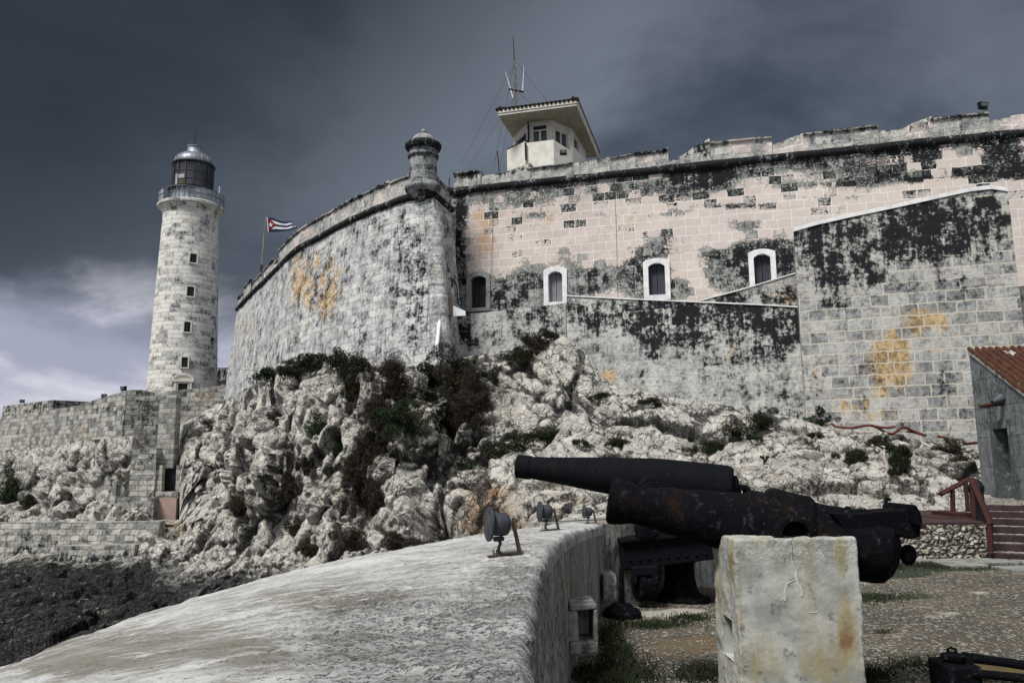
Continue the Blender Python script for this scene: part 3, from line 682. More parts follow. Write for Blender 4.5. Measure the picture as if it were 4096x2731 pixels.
cgr = {'pock': [(3350, 690, 900, 75, .62), (2800, 800, 500, 45, .42), (2450, 770, 420, 60, .35), (3800, 680, 500, 60, .55), (2100, 850, 250, 60, .25), (2900, 900, 1300, 60, .12), (2650, 940, 120, 40, .4)], 'plast': [(2900, 900, 2400, 1200, 1.02)]+plx,
       'grime': [(2000, 730, 200, 45, .3), (2780, 660, 120, 80, .85), (2850, 690, 110, 60, .6), (3650, 620, 160, 45, .7), (4050, 600, 120, 100, .9), (3200, 600, 300, 30, .45), (2600, 640, 300, 25, .35), (3500, 590, 300, 22, .5), (2580, 1110, 115, 100, .42), (3040, 1050, 150, 110, .48), (1980, 1200, 130, 60, .35), (2330, 1120, 100, 60, .3),
                 (1845, 850, 25, 300, .5), (3980, 690, 200, 20, .8), (3700, 720, 140, 14, .9), (3560, 695, 60, 16, .9), (2960, 826, 180, 12, .7), (3850, 800, 100, 20, .7), (3350, 740, 180, 14, .6)],
       'warm': [(1930, 950, 60, 110, .9), (2250, 850, 350, 60, .35), (2070, 900, 200, 60, .3), (2560, 900, 120, 50, .2), (2000, 1000, 120, 40, .2)]}
A = paint(V, cgr); xx, yy = proj(V); A['plast'] += 1.02-blobs(xx, yy, [(2900, 900, 2400, 1200, 1.02)])
mesh('wall_face', V, gridf(*V.shape[:2], mask=mask), MATS['curtain_stone'], cur, uv=uv, attrs=A)
V, Fq, uv = sweep_xy([CA-cd*.4, CA+cd*CEXT], roll(ZC_CUR+.02, .18), .3, .04, 9)
mesh('cordon', V, Fq, MATS['cordon_stone'], cur, uv=uv, attrs={'grime': np.full(V.shape[:2], .8)}, smooth=True)
PC = [CA, CA+cd*CEXT]
mer = [(1815, 1922, .62, 1, 0), (1925, 2020, .42, 0, 0), (2020, 2120, .42, 0, .25), (2105, 2290, .50, 1, 0), (2290, 2440, .48, 0, .1), (2440, 2672, .55, 1, .1), (2672, 2712, .22, 0, 0), (2712, 2840, .32, 0, .45), (2820, 3090, .72, 1, -.05), (3092, 3225, .42, 0, .22), (3215, 3520, .66, 1, 0), (3522, 3600, .46, 0, 0), (3600, 3740, .46, 0, .3), (3730, 3970, .70, 1, 0), (3972, 4060, .42, 0, .05), (4060, 4400, .50, 0, .1)]
for xa, xb, h, cp, sl in mer:
    a = c_s(hit(xa, 600, CA, CB)); b_ = min(c_s(hit(xb, 600, CA, CB)), CEXT)
    if b_ > a+.1: parapet('merlon' if cp else 'parapet', PC, a, b_, ZC_CUR+.12, h*1.35, 'parapet_top_stone', cur, cap=bool(cp), thick=1.4, g=.0, slope=sl*1.6)
# solid body behind
q = lambda s_, d_: tuple((CA+cd*s_-cn*d_).tolist())
MB().prism([(*q(-.5, 1.0), 3), (*q(CEXT, 1.0), 3), (*q(CEXT, 16), 3), (*q(-.5, 16), 3)], (0, 0, ZC_CUR-3)).build('terreplein', MATS['curtain_stone'], cur)
# window reveals, frames, shutters
for i, (a, b_, z0, z1, kd) in enumerate(holes):
    def wp(s_, z, d_): p = CA+cd*s_+cn*(BATC*(ZC_CUR-z)-d_); return (p[0], p[1], z)
    w_ = b_-a; hh = z1-z0; r = MB(); dp = .75
    for (sa, sb, za, zb_) in ((a, a, z0, z1), (b_, b_, z0, z1)):
        r._add([wp(sa, z0, -.01), wp(sa, z1, -.01), wp(sa, z1, dp), wp(sa, z0, dp)], [(0, 1, 2, 3)])
    r._add([wp(a, z1, -.01), wp(b_, z1, -.01), wp(b_, z1, dp), wp(a, z1, dp)], [(0, 1, 2, 3)])
    r._add([wp(a, z0, -.01), wp(b_, z0, -.01), wp(b_, z0, dp), wp(a, z0, dp)], [(0, 1, 2, 3)])
    wn = r.build('door' if kd == 'door' else 'window', MATS['turret_stone' if kd == 'door' else 'white_paint'], cur)
    # arched surround: outer slab with an arched opening
    bw_ = .20 if kd == 'door' else .22; n_ = 14; fr = MB()
    inn = [(a, z0)]+[(a+w_*t, z1-.16*(2*t-1)**2-.0) for t in np.linspace(0, 1, n_)]+[(b_, z0)]
    out = [(a-bw_, z0)]+[(a-bw_+(w_+2*bw_)*t, z1+bw_-.14*(2*t-1)**2) for t in np.linspace(0, 1, n_)]+[(b_+bw_, z0)]
    for k in range(len(inn)-1):
        (s0, za), (s1, zb_) = inn[k], inn[k+1]; (t0, ya), (t1, yb) = out[k], out[k+1]
        f4 = [wp(s0, za, -.07), wp(s1, zb_, -.07), wp(t1, yb, -.07), wp(t0, ya, -.07)]; b4 = [wp(s0, za, .1), wp(s1, zb_, .1), wp(t1, yb, .1), wp(t0, ya, .1)]
        fr.hexa(b4, f4)
    if kd != 'door' :
        fr.box((a-bw_, -.1, z0-.24), (b_+bw_, .08, z0), ((cd[0], cd[1], 0), (cn[0], cn[1], 0), (0, 0, 1)), (*(CA+cn*BATC*(ZC_CUR-z0)), 0))
    else:
        fr.box((a-bw_, -.1, z0-.16), (b_+bw_, .10, z0), ((cd[0], cd[1], 0), (cn[0], cn[1], 0), (0, 0, 1)), (*(CA+cn*BATC*(ZC_CUR-z0)), 0))
    fr.build('frame', MATS['turret_stone' if kd == 'door' else 'white_paint'], wn, jitter=.012)
    sh = MB(); dd = .22
    for k in range(2):
        s0, s1 = a+w_*k/2+.01, a+w_*(k+1)/2-.01
        for j in range(3):
            u0, u1 = s0+(s1-s0)*j/3+.004, s0+(s1-s0)*(j+1)/3-.004
            sh.hexa([wp(u0, z0, dd+.05), wp(u1, z0, dd+.05), wp(u1, z0, dd), wp(u0, z0, dd)], [wp(u0, z1, dd+.05), wp(u1, z1, dd+.05), wp(u1, z1, dd), wp(u0, z1, dd)])
    s_o = sh.build('shutter', MATS[{0: 'shutter_dark', 1: 'shutter_grey', 2: 'shutter_blue', 3: 'shutter_blue'}[i]], wn)
# ------------------------------------------------------------ terrace walls in front of the windows
def pl(*a): return [P(x, y, z)[:2] for x, y, z in a]
def topline(plan, pts):
    """elevation along s from traced points (x, y, depth)"""
    plan = np.array(plan); seg = np.linalg.norm(np.diff(plan, axis=0), axis=1); S = np.r_[0, np.cumsum(seg)]
    pp = [P(*p) for p in pts]; ss_ = []
    for p in pp:
        d = [np.linalg.norm(p[:2]-(plan[0]+(plan[-1]-plan[0])*t)) for t in np.linspace(0, 1, 500)]; ss_.append(S[-1]*np.argmin(d)/499)
    zz = [p[2] for p in pp]; o = np.argsort(ss_); return lambda s: np.interp(s, np.array(ss_)[o], np.array(zz)[o])
tp = [(1765, 1268, 36.0), (1900, 1255, 35.8), (2050, 1240, 35.5), (2262, 1212, 35.0)]
closed_wall('terrace_wall', 'low stained wall below the dark doorway beside the white drainpipe', 'wall', pl(tp[0], tp[-1]), topline(pl(tp[0], tp[-1]), tp), 2.5, .5, 'terrace_stone',
            {'grime': [(1900, 1330, 120, 60, .35), (2150, 1300, 120, 90, .25), (1790, 1330, 40, 90, .25)], 'warm': [(1800, 1250, 40, 20, .3)]}, .14, .14, .04, .05, group='terrace walls')
tq = [(2266, 1186, 34.0), (2500, 1199, 33.3), (2800, 1213, 32.3), (3000, 1222, 31.7), (3205, 1232, 31.0)]
closed_wall('terrace_wall', 'long black stained wall with a thin white coping under the framed windows', 'wall', pl(tq[0], tq[-1]), topline(pl(tq[0], tq[-1]), tq), 2.0, .5, 'terrace_stone',
            {'grime': [(2750, 1250, 560, 60, .15), (2700, 1270, 600, 80, .52), (3120, 1320, 140, 120, .55), (2600, 1330, 70, 120, .45), (2750, 1350, 160, 60, .5), (2860, 1330, 60, 60, -.2), (2420, 1480, 120, 60, -.2), (2300, 1230, 60, 30, .2), (2950, 1480, 150, 50, .15), (2500, 1400, 60, 60, -.3)],
             'warm': [(2440, 1510, 45, 35, 1.3), (2920, 1430, 18, 130, .8), (2880, 1590, 120, 30, .3), (2800, 1545, 40, 25, .7)]}, .13, .13, .04, .05, capmat='white_paint', caph=.055, group='terrace walls')
tr = [(2800, 1205, 33.0), (3000, 1152, 32.6), (3198, 1090, 32.1)]
closed_wall('ramp_wall', 'sloping ramp wall with a white edge climbing under the rightmost window', 'wall', pl(tr[0], tr[-1]), topline(pl(tr[0], tr[-1]), tr), 3.5, .5, 'black_stone',
            {'grime': [(3000, 1190, 200, 30, .8), (3120, 1160, 80, 40, .3)], 'warm': [(3140, 1190, 45, 35, 1.5)]}, .14, .14, 0, .04, capmat='white_paint', caph=.05)
D0, D1 = P(3193, 1200, 29.6)[:2], P(4078, 1200, 27.3)[:2]
td = [(3178, 928, 29.6), (3260, 905, 29.4), (3400, 873, 29.0), (3650, 823, 28.4), (3790, 790, 28.0), (3880, 772, 27.8), (3960, 763, 27.6), (4080, 768, 27.3)]
dgr = {'grime': [(3500, 930, 420, 110, .14), (3750, 900, 380, 110, .10), (3260, 1000, 90, 120, .2), (3330, 1130, 130, 110, .25), (3550, 1080, 300, 120, .12), (3500, 950, 330, 80, .48), (3350, 1020, 150, 90, .40), (3800, 850, 230, 80, .50), (4000, 870, 90, 90, .4), (3480, 1090, 70, 90, .5), (3260, 1050, 60, 80, .3), (3560, 1010, 60, 30, .3), (3650, 1000, 300, 50, .25), (3320, 1180, 80, 60, .3), (3700, 1300, 400, 150, -.25), (3900, 980, 100, 60, .25),
                 (3250, 1560, 60, 100, .35), (3310, 1450, 50, 50, .2), (3330, 1680, 60, 40, .4)],
       'warm': [(3560, 1450, 90, 80, 1.0), (3600, 1380, 60, 70, .5), (3720, 1290, 90, 40, 1.0), (3650, 1240, 120, 30, .4), (3600, 1500, 60, 70, .8), (3740, 1400, 40, 18, 1.1), (3350, 1620, 40, 30, .8), (3520, 1560, 60, 40, .5), (3640, 1340, 160, 60, .4), (3300, 1480, 60, 60, .35), (3480, 1380, 50, 60, .4), (3850, 1500, 70, 120, .3), (3440, 1640, 120, 40, .4), (3480, 1680, 70, 50, .5), (3800, 1260, 80, 30, .3)]}
dw = closed_wall('ramp_wall', 'tall dark stained masonry wall with a broad white coping and rust ochre patches beside the tiled hut', 'wall', [D0, D1], topline([D0, D1], td), .5, 1.6, 'black_stone', dgr, .12, .12, .03, .05, capmat='white_paint', caph=.15)
# the next wall beyond its right end
E0, E1 = P(4066, 1200, 28.6)[:2], P(4330, 1200, 27.4)[:2]
closed_wall('buttress_wall', 'stained masonry wall continuing past the white coped wall at the right edge', 'wall', [E0, E1], lambda s: 6.9+.9+0*s, .5, 1.2, 'black_stone', {'grime': [(4090, 950, 60, 200, .4)]}, .2, .2, 0, .04)

# ------------------------------------------------------------ hut with the tiled roof, right edge
HC = P(3915, 1800, 20.2)[:2]                                    # far left corner
HN = P(4096, 1800, 17.6)[:2]; hd = (HN-HC)/np.linalg.norm(HN-HC)
hut = thing('stone_hut', 'grey stone hut with red clay roof tiles and a narrow dark doorway beside the steps', 'hut', (HC[0]+1.5, HC[1]-2, .6))
def hs(x, y): p = hit(x, y, HC, HN); return float((p[:2]-HC)@hd), p[2]
hl = 6.0
rz0 = P(3893, 1408, 20.2)[2]                                    # roof edge height at the far corner
s1_, z1_ = hs(4096, 1575)
slope = (z1_-rz0)/s1_
doorL, doorR = hs(3992, 1850)[0], hs(4052, 1850)[0]; dzb, dzt = hs(4020, 2035)[1], hs(4015, 1712)[1]
ztf = lambda s: rz0+slope*s-.04
# wall sheet with an opening: rows must be absolute, so cap by the roof line afterwards
V, uv, s, N, Z = wallsheet([HC, HC+hd*hl], rz0, .0, .10, .10, 0, noise=.035, rows=[dzb, dzt], cols=[doorL, doorR], nscale=2)
Zc = np.minimum(V[..., 2], ztf(s)[:, None]); V[..., 2] = Zc
sm_, zm_ = (s[:-1]+s[1:])/2, (Z[0][:-1]+Z[0][1:])/2
mask = ~((sm_[:, None] > doorL) & (sm_[:, None] < doorR) & (zm_[None] > dzb) & (zm_[None] < dzt)) & (zm_[None] < ztf(s[:-1])[:, None]+.1)
hg = {'grime': [(3960, 1600, 50, 120, .25), (4000, 1560, 60, 60, .2), (3915, 1480, 20, 60, .25)], 'warm': []}
mesh('wall', V, gridf(*V.shape[:2], mask=mask), MATS['hut_stone'], hut, uv=uv, attrs=paint(V, {'grime': hg['grime']}))
hn = np.array([hd[1], -hd[0]])                                   # outward normal is +-hn, facing the camera side
if hn@(-HC) < 0: hn = -hn
def hp(s_, z, d_=0): p = HC+hd*s_-hn*d_; return (p[0], p[1], z)
MB()._add([hp(0, 0), hp(0, rz0-.1), (*(D1+(D0-D1)*.18), 4.2), (*(D1+(D0-D1)*.18), 0)], [(0, 1, 2, 3)]).build('back_wall', MATS['hut_stone'], hut)
fw3 = MB(); fw3._add([hp(hl-.3, -.1, 0), hp(hl-.3, -.1, 5), hp(hl-.3, rz0+slope*(hl-.3)-.06, 5), hp(hl-.3, rz0+slope*(hl-.3)-.06, 0)], [(0, 1, 2, 3)]); fw3.build('front_wall', MATS['hut_stone'], hut)
rv = MB()
for s_ in (doorL, doorR): rv._add([hp(s_, dzb, -.0), hp(s_, dzt), hp(s_, dzt, .5), hp(s_, dzb, .5)], [(0, 1, 2, 3)])
rv._add([hp(doorL, dzt), hp(doorR, dzt), hp(doorR, dzt, .5), hp(doorL, dzt, .5)], [(0, 1, 2, 3)])
rv._add([hp(doorL, dzb), hp(doorR, dzb), hp(doorR, dzb, .5), hp(doorL, dzb, .5)], [(0, 1, 2, 3)])
dr = rv.build('doorway', MATS['hut_stone'], hut)
MB().hexa([hp(doorL, dzb, .32), hp(doorR, dzb, .32), hp(doorR, dzb, .38), hp(doorL, dzb, .38)], [hp(doorL, dzt, .32), hp(doorR, dzt, .32), hp(doorR, dzt, .38), hp(doorL, dzt, .38)]).build('door', MATS['shutter_dark'], dr)
ex = MB(); ex.box((doorL-.17, dzb-.1, -.05), (doorL, dzt+.18, .03), ((hd[0], hd[1], 0), (0, 0, 1), (-hn[0], -hn[1], 0)), (*HC, 0))
ex.box((doorR, dzb-.1, -.05), (doorR+.17, dzt+.18, .03), ((hd[0], hd[1], 0), (0, 0, 1), (-hn[0], -hn[1], 0)), (*HC, 0))
ex.box((doorL, dzt, -.05), (doorR, dzt+.18, .03), ((hd[0], hd[1], 0), (0, 0, 1), (-hn[0], -hn[1], 0)), (*HC, 0))
ex.build('door_surround', MATS['hut_stone'], dr, jitter=.015)
# roof: barrel tiles running down the slope; the rake overhangs this wall
rfm = MB(); inward = -hn; sl = math.sqrt(1+slope**2)
rd = np.array([hd[0], hd[1], slope])/sl
def rpt(s_, d_, up=0): return np.array([*(HC+hd*s_+inward*d_), rz0+slope*s_+up])
rise = 0.0
bed = MB().hexa([rpt(.0, -.04, -.02), rpt(hl, -.04, -.02), rpt(hl, 5, -.02), rpt(.0, 5, -.02)], [rpt(.0, -.04, .05), rpt(hl, -.04, .05), rpt(hl, 5, .05), rpt(.0, 5, .05)])
rfo = bed.build('roof', MATS['mortar_white'], hut)
random.seed(5)
tm = MB(); mo = MB()
for r_ in range(30):
    d_ = .02+r_*.165; k = 0; s_ = -.02
    while s_ < hl-.1:
        L = .30; c0, c1 = rpt(s_, d_+random.uniform(-.012, .012), .055+.012), rpt(s_+L*1.12, d_+random.uniform(-.012, .012), .05)
        v = []; f = []; ng = 7; ra, rb = .062, .075
        for (c, rr) in ((c0, ra), (c1, rb)):
            for inner in (0, 1):
                for j in range(ng):
                    t = math.pi*j/(ng-1); r2 = rr-(.018 if inner else 0)
                    v.append(c+np.array([inward[0], inward[1], 0])*r2*math.cos(t)+np.array([0, 0, 1])*r2*math.sin(t))
        for j in range(ng-1):
            f += [(j, j+1, 2*ng+j+1, 2*ng+j), (2*ng+j, 2*ng+j+1, 3*ng+j+1, 3*ng+j)]
        tm._add(v, f)
        s_ += L
tm.build('roof_tiles', MATS['tile_clay'], rfo, jitter=.01)
# rain spout and rags on the wall under the eave
sp0 = hit(4005, 1618, HC, HN); spm = MB(); spm.tube([sp0+np.array([.25, 0, .05]), sp0+np.array([-.25, -.1, 0]), sp0+np.array([-.62, -.2, -.05])], [.05, .05, .045], 8)
spm.build('rain_spout', MATS['tile_clay'], hut, jitter=.01)
MB().tube([sp0+np.array([.1, -.12, .09]), sp0+np.array([-.12, -.2, .13]), sp0+np.array([-.3, -.22, .06])], [.08, .11, .05], 8).build('gutter', MATS['lantern_metal'], hut, jitter=.06, jscale=8)

# ------------------------------------------------------------ lighthouse
LZ = 66.0; lb = P(729, 1560, LZ); lt = P(764, 860, LZ); LX = (lb[0]+lt[0])/2
lh = thing('lighthouse', 'tall pale stone lighthouse with a dark glazed lantern and grey dome', 'lighthouse', (LX, LZ, lb[2]))
def lel(y): return float(P(750, y, LZ)[2])
ls = LZ/3185
def lth(name, prof, mat, parent, seg=64, jit=0.0, fine=.35, smooth=True, attrs=None, flute=0):
    pr = []
    for (za, ra), (zb_, rb) in zip(prof[:-1], prof[1:]):
        n = max(1, int(abs(za-zb_)/fine)); pr += [(za+(zb_-za)*k/n, ra+(rb-ra)*k/n) for k in range(n)]
    pr.append(prof[-1]); th = np.linspace(0, 2*math.pi, seg+1)
    pz = np.array([p[0] for p in pr]); R = np.array([p[1] for p in pr])[None]*np.ones((seg+1, 1))
    V = np.stack([LX+R*np.cos(th)[:, None], LZ+R*np.sin(th)[:, None], np.broadcast_to(pz, R.shape)], -1)
    if jit: d = fbm(V*1.4, 3, 4)*jit; d[-1] = d[0]; V[..., 0] += np.cos(th)[:, None]*d; V[..., 1] += np.sin(th)[:, None]*d
    uv = np.stack(np.broadcast_arrays(th[:, None]*2.5, V[..., 2]), -1)
    a = paint(V, attrs or {'grime': []}) if attrs else {'grime': np.zeros(R.shape)}
    o = mesh(name, V, gridf(*V.shape[:2]), MATS[mat], parent, uv=uv, attrs=a, smooth=smooth); o.data.set_sharp_from_angle(angle=math.radians(40)); return o
z0 = lel(1640); zt_ = lel(862)
lth('shaft', [(z0, 2.78), (lel(1200), 2.50), (zt_, 2.23)], 'lighthouse_stone', lh, 96, .03,
    attrs={'grime': [(840, 1400, 50, 200, .16), (850, 1000, 30, 150, .12), (700, 1460, 60, 20, .2), (780, 960, 60, 40, .12)], 'warm': [(640, 1450, 60, 120, .4), (680, 1200, 50, 80, .25), (850, 880, 60, 20, .5)]})  # tall blobs on the right edge paint the shaft's shaded side darker
lth('gallery', [(zt_-.12, 2.24), (zt_, 2.34), (zt_+.12, 2.36), (zt_+.2, 2.42), (zt_+.38, 2.56), (zt_+.46, 2.62), (zt_+.50, 2.70), (zt_+.68, 2.73), (zt_+.74, 2.66), (zt_+.74, 1.6)], 'lighthouse_stone', lh, 64, .02, .12, attrs={'grime': [(790, 850, 60, 20, .3), (700, 845, 20, 20, .3)], 'warm': [(770, 850, 150, 30, .75)]})
gz = zt_+.74
# railing
rl = MB(); nb_ = 34
for k in range(nb_):
    t = 2*math.pi*k/nb_; c = np.array([LX+2.62*math.cos(t), LZ+2.62*math.sin(t), gz]); rl.tube([c, c+[0, 0, 1.02]], .022, 5)
for hz_ in (1.02, .55):
    rl.tube([np.array([LX+2.62*math.cos(t), LZ+2.62*math.sin(t), gz+hz_]) for t in np.linspace(0, 2*math.pi, 65)], .025, 5)
ral = rl.build('railing', MATS['grey_metal'], lh)
# pale mesh panels tied to the railing on the outer sides
for (ta, tb) in ((math.radians(172), math.radians(235)), (math.radians(-62), math.radians(8))):
    tt = np.linspace(ta, tb, 20); V = np.array([[(LX+2.60*math.cos(t), LZ+2.60*math.sin(t), gz+z) for z in (.05, .98)] for t in tt])
    V2 = np.array([[(LX+2.57*math.cos(t), LZ+2.57*math.sin(t), gz+z) for z in (.98, .05)] for t in tt])
    Q = np.concatenate([V, V2], 1); mesh('screen_panel', Q, gridf(20, 4), MATS['zinc_white'], ral)
lw0, lw1 = gz, lel(772)
lth('lantern_base', [(lw0, 1.68), (lw1, 1.68)], 'zinc_white', lh, 48, 0, 3)
rb_ = MB()
for k in range(24):
    t = 2*math.pi*k/24; c = np.array([LX+1.69*math.cos(t), LZ+1.69*math.sin(t), lw0]); rb_.box((-.02, -.03, 0), (.04, .03, lw1-lw0), ((math.cos(t), math.sin(t), 0), (-math.sin(t), math.cos(t), 0), (0, 0, 1)), c)
rb_.build('seams', MATS['grey_metal'], lh)
lth('catwalk', [(lw1, 1.7), (lw1+.02, 1.98), (lw1+.12, 2.0), (lw1+.12, 1.5)], 'black_iron', lh, 48, 0, 3)
lg0, lg1 = lw1+.12, lel(672)
lth('glazing', [(lg0, 1.64), (lg1, 1.64)], 'lantern_glass', lh, 16, 0, 9, smooth=False)
mt = MB()
for k in range(16):
    t = 2*math.pi*k/16; c = np.array([LX+1.65*math.cos(t), LZ+1.65*math.sin(t), lg0]); mt.box((-.05, -.045, 0), (.05, .045, lg1-lg0), ((math.cos(t), math.sin(t), 0), (-math.sin(t), math.cos(t), 0), (0, 0, 1)), c)
for j in (0, 1, 2, 3):
    z = lg0+(lg1-lg0)*j/3
    for k in range(16):
        t0, t1 = 2*math.pi*k/16, 2*math.pi*(k+1)/16
        mt.tube([np.array([LX+1.65*math.cos(t), LZ+1.65*math.sin(t), z]) for t in (t0, t1)], .045, 5)
mt.build('mullions', MATS['lantern_metal'], lh)
# one patched pane and one boarded pane low in the middle
for (ka, kb, ja, jb, mt_) in ((11, 12, 0, .75, 'ochre_board'), (10.55, 11, 0.0, 1.5, 'zinc_white'), (11, 12, 0.9, 1.4, 'zinc_white')):
    t0, t1 = 2*math.pi*ka/16, 2*math.pi*kb/16; za, zb_ = lg0+(lg1-lg0)*ja/3, lg0+(lg1-lg0)*jb/3
    r1 = 1.64; q_ = [np.array([LX+r1*math.cos(t), LZ+r1*math.sin(t), z]) for t, z in ((t0, za), (t1, za), (t1, zb_), (t0, zb_))]
    n_ = np.array([math.cos((t0+t1)/2), math.sin((t0+t1)/2), 0]); MB().prism([q+n_*.02 for q in q_], n_*.03).build('pane_panel', MATS[mt_], lh)
lth('eave', [(lg1, 1.64), (lg1, 1.74), (lg1+.12, 1.80), (lg1+.16, 1.77), (lg1+.24, 1.68), (lg1+.24, 1.4)], 'black_iron', lh, 48, 0, 3)
dz0 = lg1+.24; dh = lel(614)-dz0
lth('dome', [(dz0+dh*math.sin(a), 1.62*math.cos(a)**.85) for a in np.linspace(0, 1.38, 16)], 'grey_metal', lh, 48, 0, 3)
sm2 = MB()
for k in range(16):
    t = 2*math.pi*k/16; sm2.tube([np.array([LX+(1.62*math.cos(a)**.85+.01)*math.cos(t), LZ+(1.62*math.cos(a)**.85+.01)*math.sin(t), dz0+dh*math.sin(a)]) for a in np.linspace(0, 1.36, 9)], .022, 5)
sm2.build('dome_seams', MATS['grey_metal'], lh)
vz0, vz1 = dz0+dh*.95, dz0+dh*.95+.62
lth('vent_drum', [(vz0, .62), (vz0+.08, .56), (vz1-.06, .54), (vz1-.05, .62), (vz1, .62), (vz1, .1)], 'zinc_white', lh, 32, 0, 3)
MB().tube([(LX, LZ, vz1), (LX, LZ, lel(525))], [.05, .03], 6).build('lightning_rod', MATS['black_iron'], lh)
a0 = P(876, 790, LZ); MB().tube([a0, a0+[0, 0, 1.0]], .05, 6).build('antenna', MATS['white_plastic'], lh)
# windows of the shaft
def lwin(xl, xr, yt, yb, parent, deep=.12, nm='window'):
    out = []
    R_ = np.interp(lel((yt+yb)/2), [z0, zt_], [2.78, 2.23])
    def onshaft(x, y, rr=0):
        p = P(x, y, LZ-2.3); v = np.array([p[0]-LX, 0]); xx_ = np.clip(v[0], -R_*.95, R_*.95); return np.array([LX+xx_, LZ-math.sqrt(R_**2-xx_**2), p[2]])
    c0, c1, c2, c3 = onshaft(xl, yb), onshaft(xr, yb), onshaft(xr, yt), onshaft(xl, yt)
    c0[2] = c1[2] = (c0[2]+c1[2])/2; c2[2] = c3[2] = (c2[2]+c3[2])/2; c3[:2] = c0[:2]; c2[:2] = c1[:2]
    u = (c1-c0)/np.linalg.norm(c1-c0); n_ = np.array([u[1], -u[0], 0]); up = np.array([0, 0, 1.])
    W_ = np.linalg.norm(c1-c0); H_ = c2[2]-c1[2]; ax = (u, n_, up); fw = .10
    f = MB(); f.box((-fw, -.1, -fw), (0, .16, H_+fw), ax, c0); f.box((W_, -.1, -fw), (W_+fw, .16, H_+fw), ax, c0); f.box((0, -.1, H_), (W_, .16, H_+fw), ax, c0); f.box((0, -.1, -fw), (W_, .16, 0), ax, c0)
    fo = f.build(nm, MATS['cabin_white'], parent)
    MB().box((0, -.06, 0), (W_, .095, H_), ax, c0).build('pane', MATS['shutter_dark'], fo)
    g = MB(); g.box((W_/2-.03, .096, 0), (W_/2+.03, .12, H_), ax, c0); g.box((0, .096, H_*.55), (W_/2-.03, .12, H_*.55+.05), ax, c0); g.box((W_/2+.03, .096, H_*.55), (W_, .12, H_*.55+.05), ax, c0)
    g.build('glazing_bar', MATS['black_iron'], fo); return fo, c0, W_, H_, ax
for xl, xr, yt, yb in ((755, 777, 1013, 1048), (746, 769, 1146, 1184), (737, 758, 1288, 1328), (729, 750, 1430, 1470)): lwin(xl, xr, yt, yb, lh)
fo, c0, W_, H_, ax = lwin(716, 748, 1535, 1600, lh, nm='door')
pd = MB(); pd.box((-.45, -.1, H_+.13), (W_+.45, .24, H_+.30), ax, c0); pd.box((-.32, -.1, -.3), (-.13, .2, H_+.13), ax, c0); pd.box((W_+.13, -.1, -.3), (W_+.32, .2, H_+.13), ax, c0)
arc = [c0+ax[0]*(W_/2+(W_/2+.42)*math.cos(t))+ax[2]*(H_+.30+.42*math.sin(t)) for t in np.linspace(0, math.pi, 14)]
for k in range(13): pd.tube([arc[k]+ax[1]*.06, arc[k+1]+ax[1]*.06], .07, 5)
pd.prism([a_-ax[1]*.05 for a_ in arc], ax[1]*.08); pd.build('door_surround', MATS['cabin_white'], lh)

# ------------------------------------------------------------ low sea walls on the left
F0, F1, F2, F3 = P(-260, 1650, 88)[:2], P(508, 1560, 58.2)[:2], P(640, 1575, 59.4)[:2], P(915, 1542, 60.9)[:2]
zE = float(P(529, 1558, 59)[2])
sw1 = [(13, 1645, 76), (190, 1640, 70), (319, 1622, 65), (420, 1590, 61.6), (505, 1560, 59)]
def tl2(plan, pts):
    A_, B_ = plan; L = np.linalg.norm(B_-A_); ss_ = []; zz = []
    for x, y in pts:
        p = hit(x, y, A_, B_); ss_.append(float((p[:2]-A_)@((B_-A_)/L))); zz.append(p[2])
    return lambda s: np.interp(s, ss_, zz)
closed_wall('sea_wall', 'long weathered block wall on top of the rocks at the far left', 'wall', [F0, F1], tl2([F0, F1], [(-260, 1712), (0, 1668), (100, 1652), (190, 1640), (240, 1632), (319, 1621), (400, 1592), (505, 1562)]), -1.0, 1.2, 'far_stone',
            {'grime': [(60, 1650, 60, 20, .3), (450, 1620, 100, 30, .2)], 'warm': [(230, 1760, 120, 60, .35), (100, 1700, 80, 40, .3), (340, 1740, 60, 60, .4)]}, .25, .25, .05, .10, group='left sea walls')
closed_wall('sea_wall', 'darker block wall turned sideways between the long left wall and the lighthouse', 'wall', [F1, F2], tl2([F1, F2], [(508, 1560), (560, 1558), (640, 1574)]), -1.0, 1.2, 'far_stone',
            {'grime': [(570, 1640, 60, 90, .42), (600, 1740, 50, 60, .3)], 'warm': [(560, 1680, 30, 30, .3)]}, .22, .22, .05, .10, group='left sea walls')  # first blob covers the face, painting in its shaded side
closed_wall('sea_wall', 'block wall at the foot of the lighthouse running to the bastion', 'wall', [F2, F3], tl2([F2, F3], [(640, 1572), (690, 1562), (800, 1552), (915, 1540)]), -1.5, 1.2, 'far_stone',
            {'grime': [(740, 1640, 20, 60, .3), (860, 1600, 50, 40, .1)], 'warm': [(840, 1585, 60, 30, .9), (690, 1620, 50, 30, .35), (780, 1570, 60, 20, .4), (700, 1740, 50, 60, .2)]}, .22, .22, .06, .12, group='left sea walls')
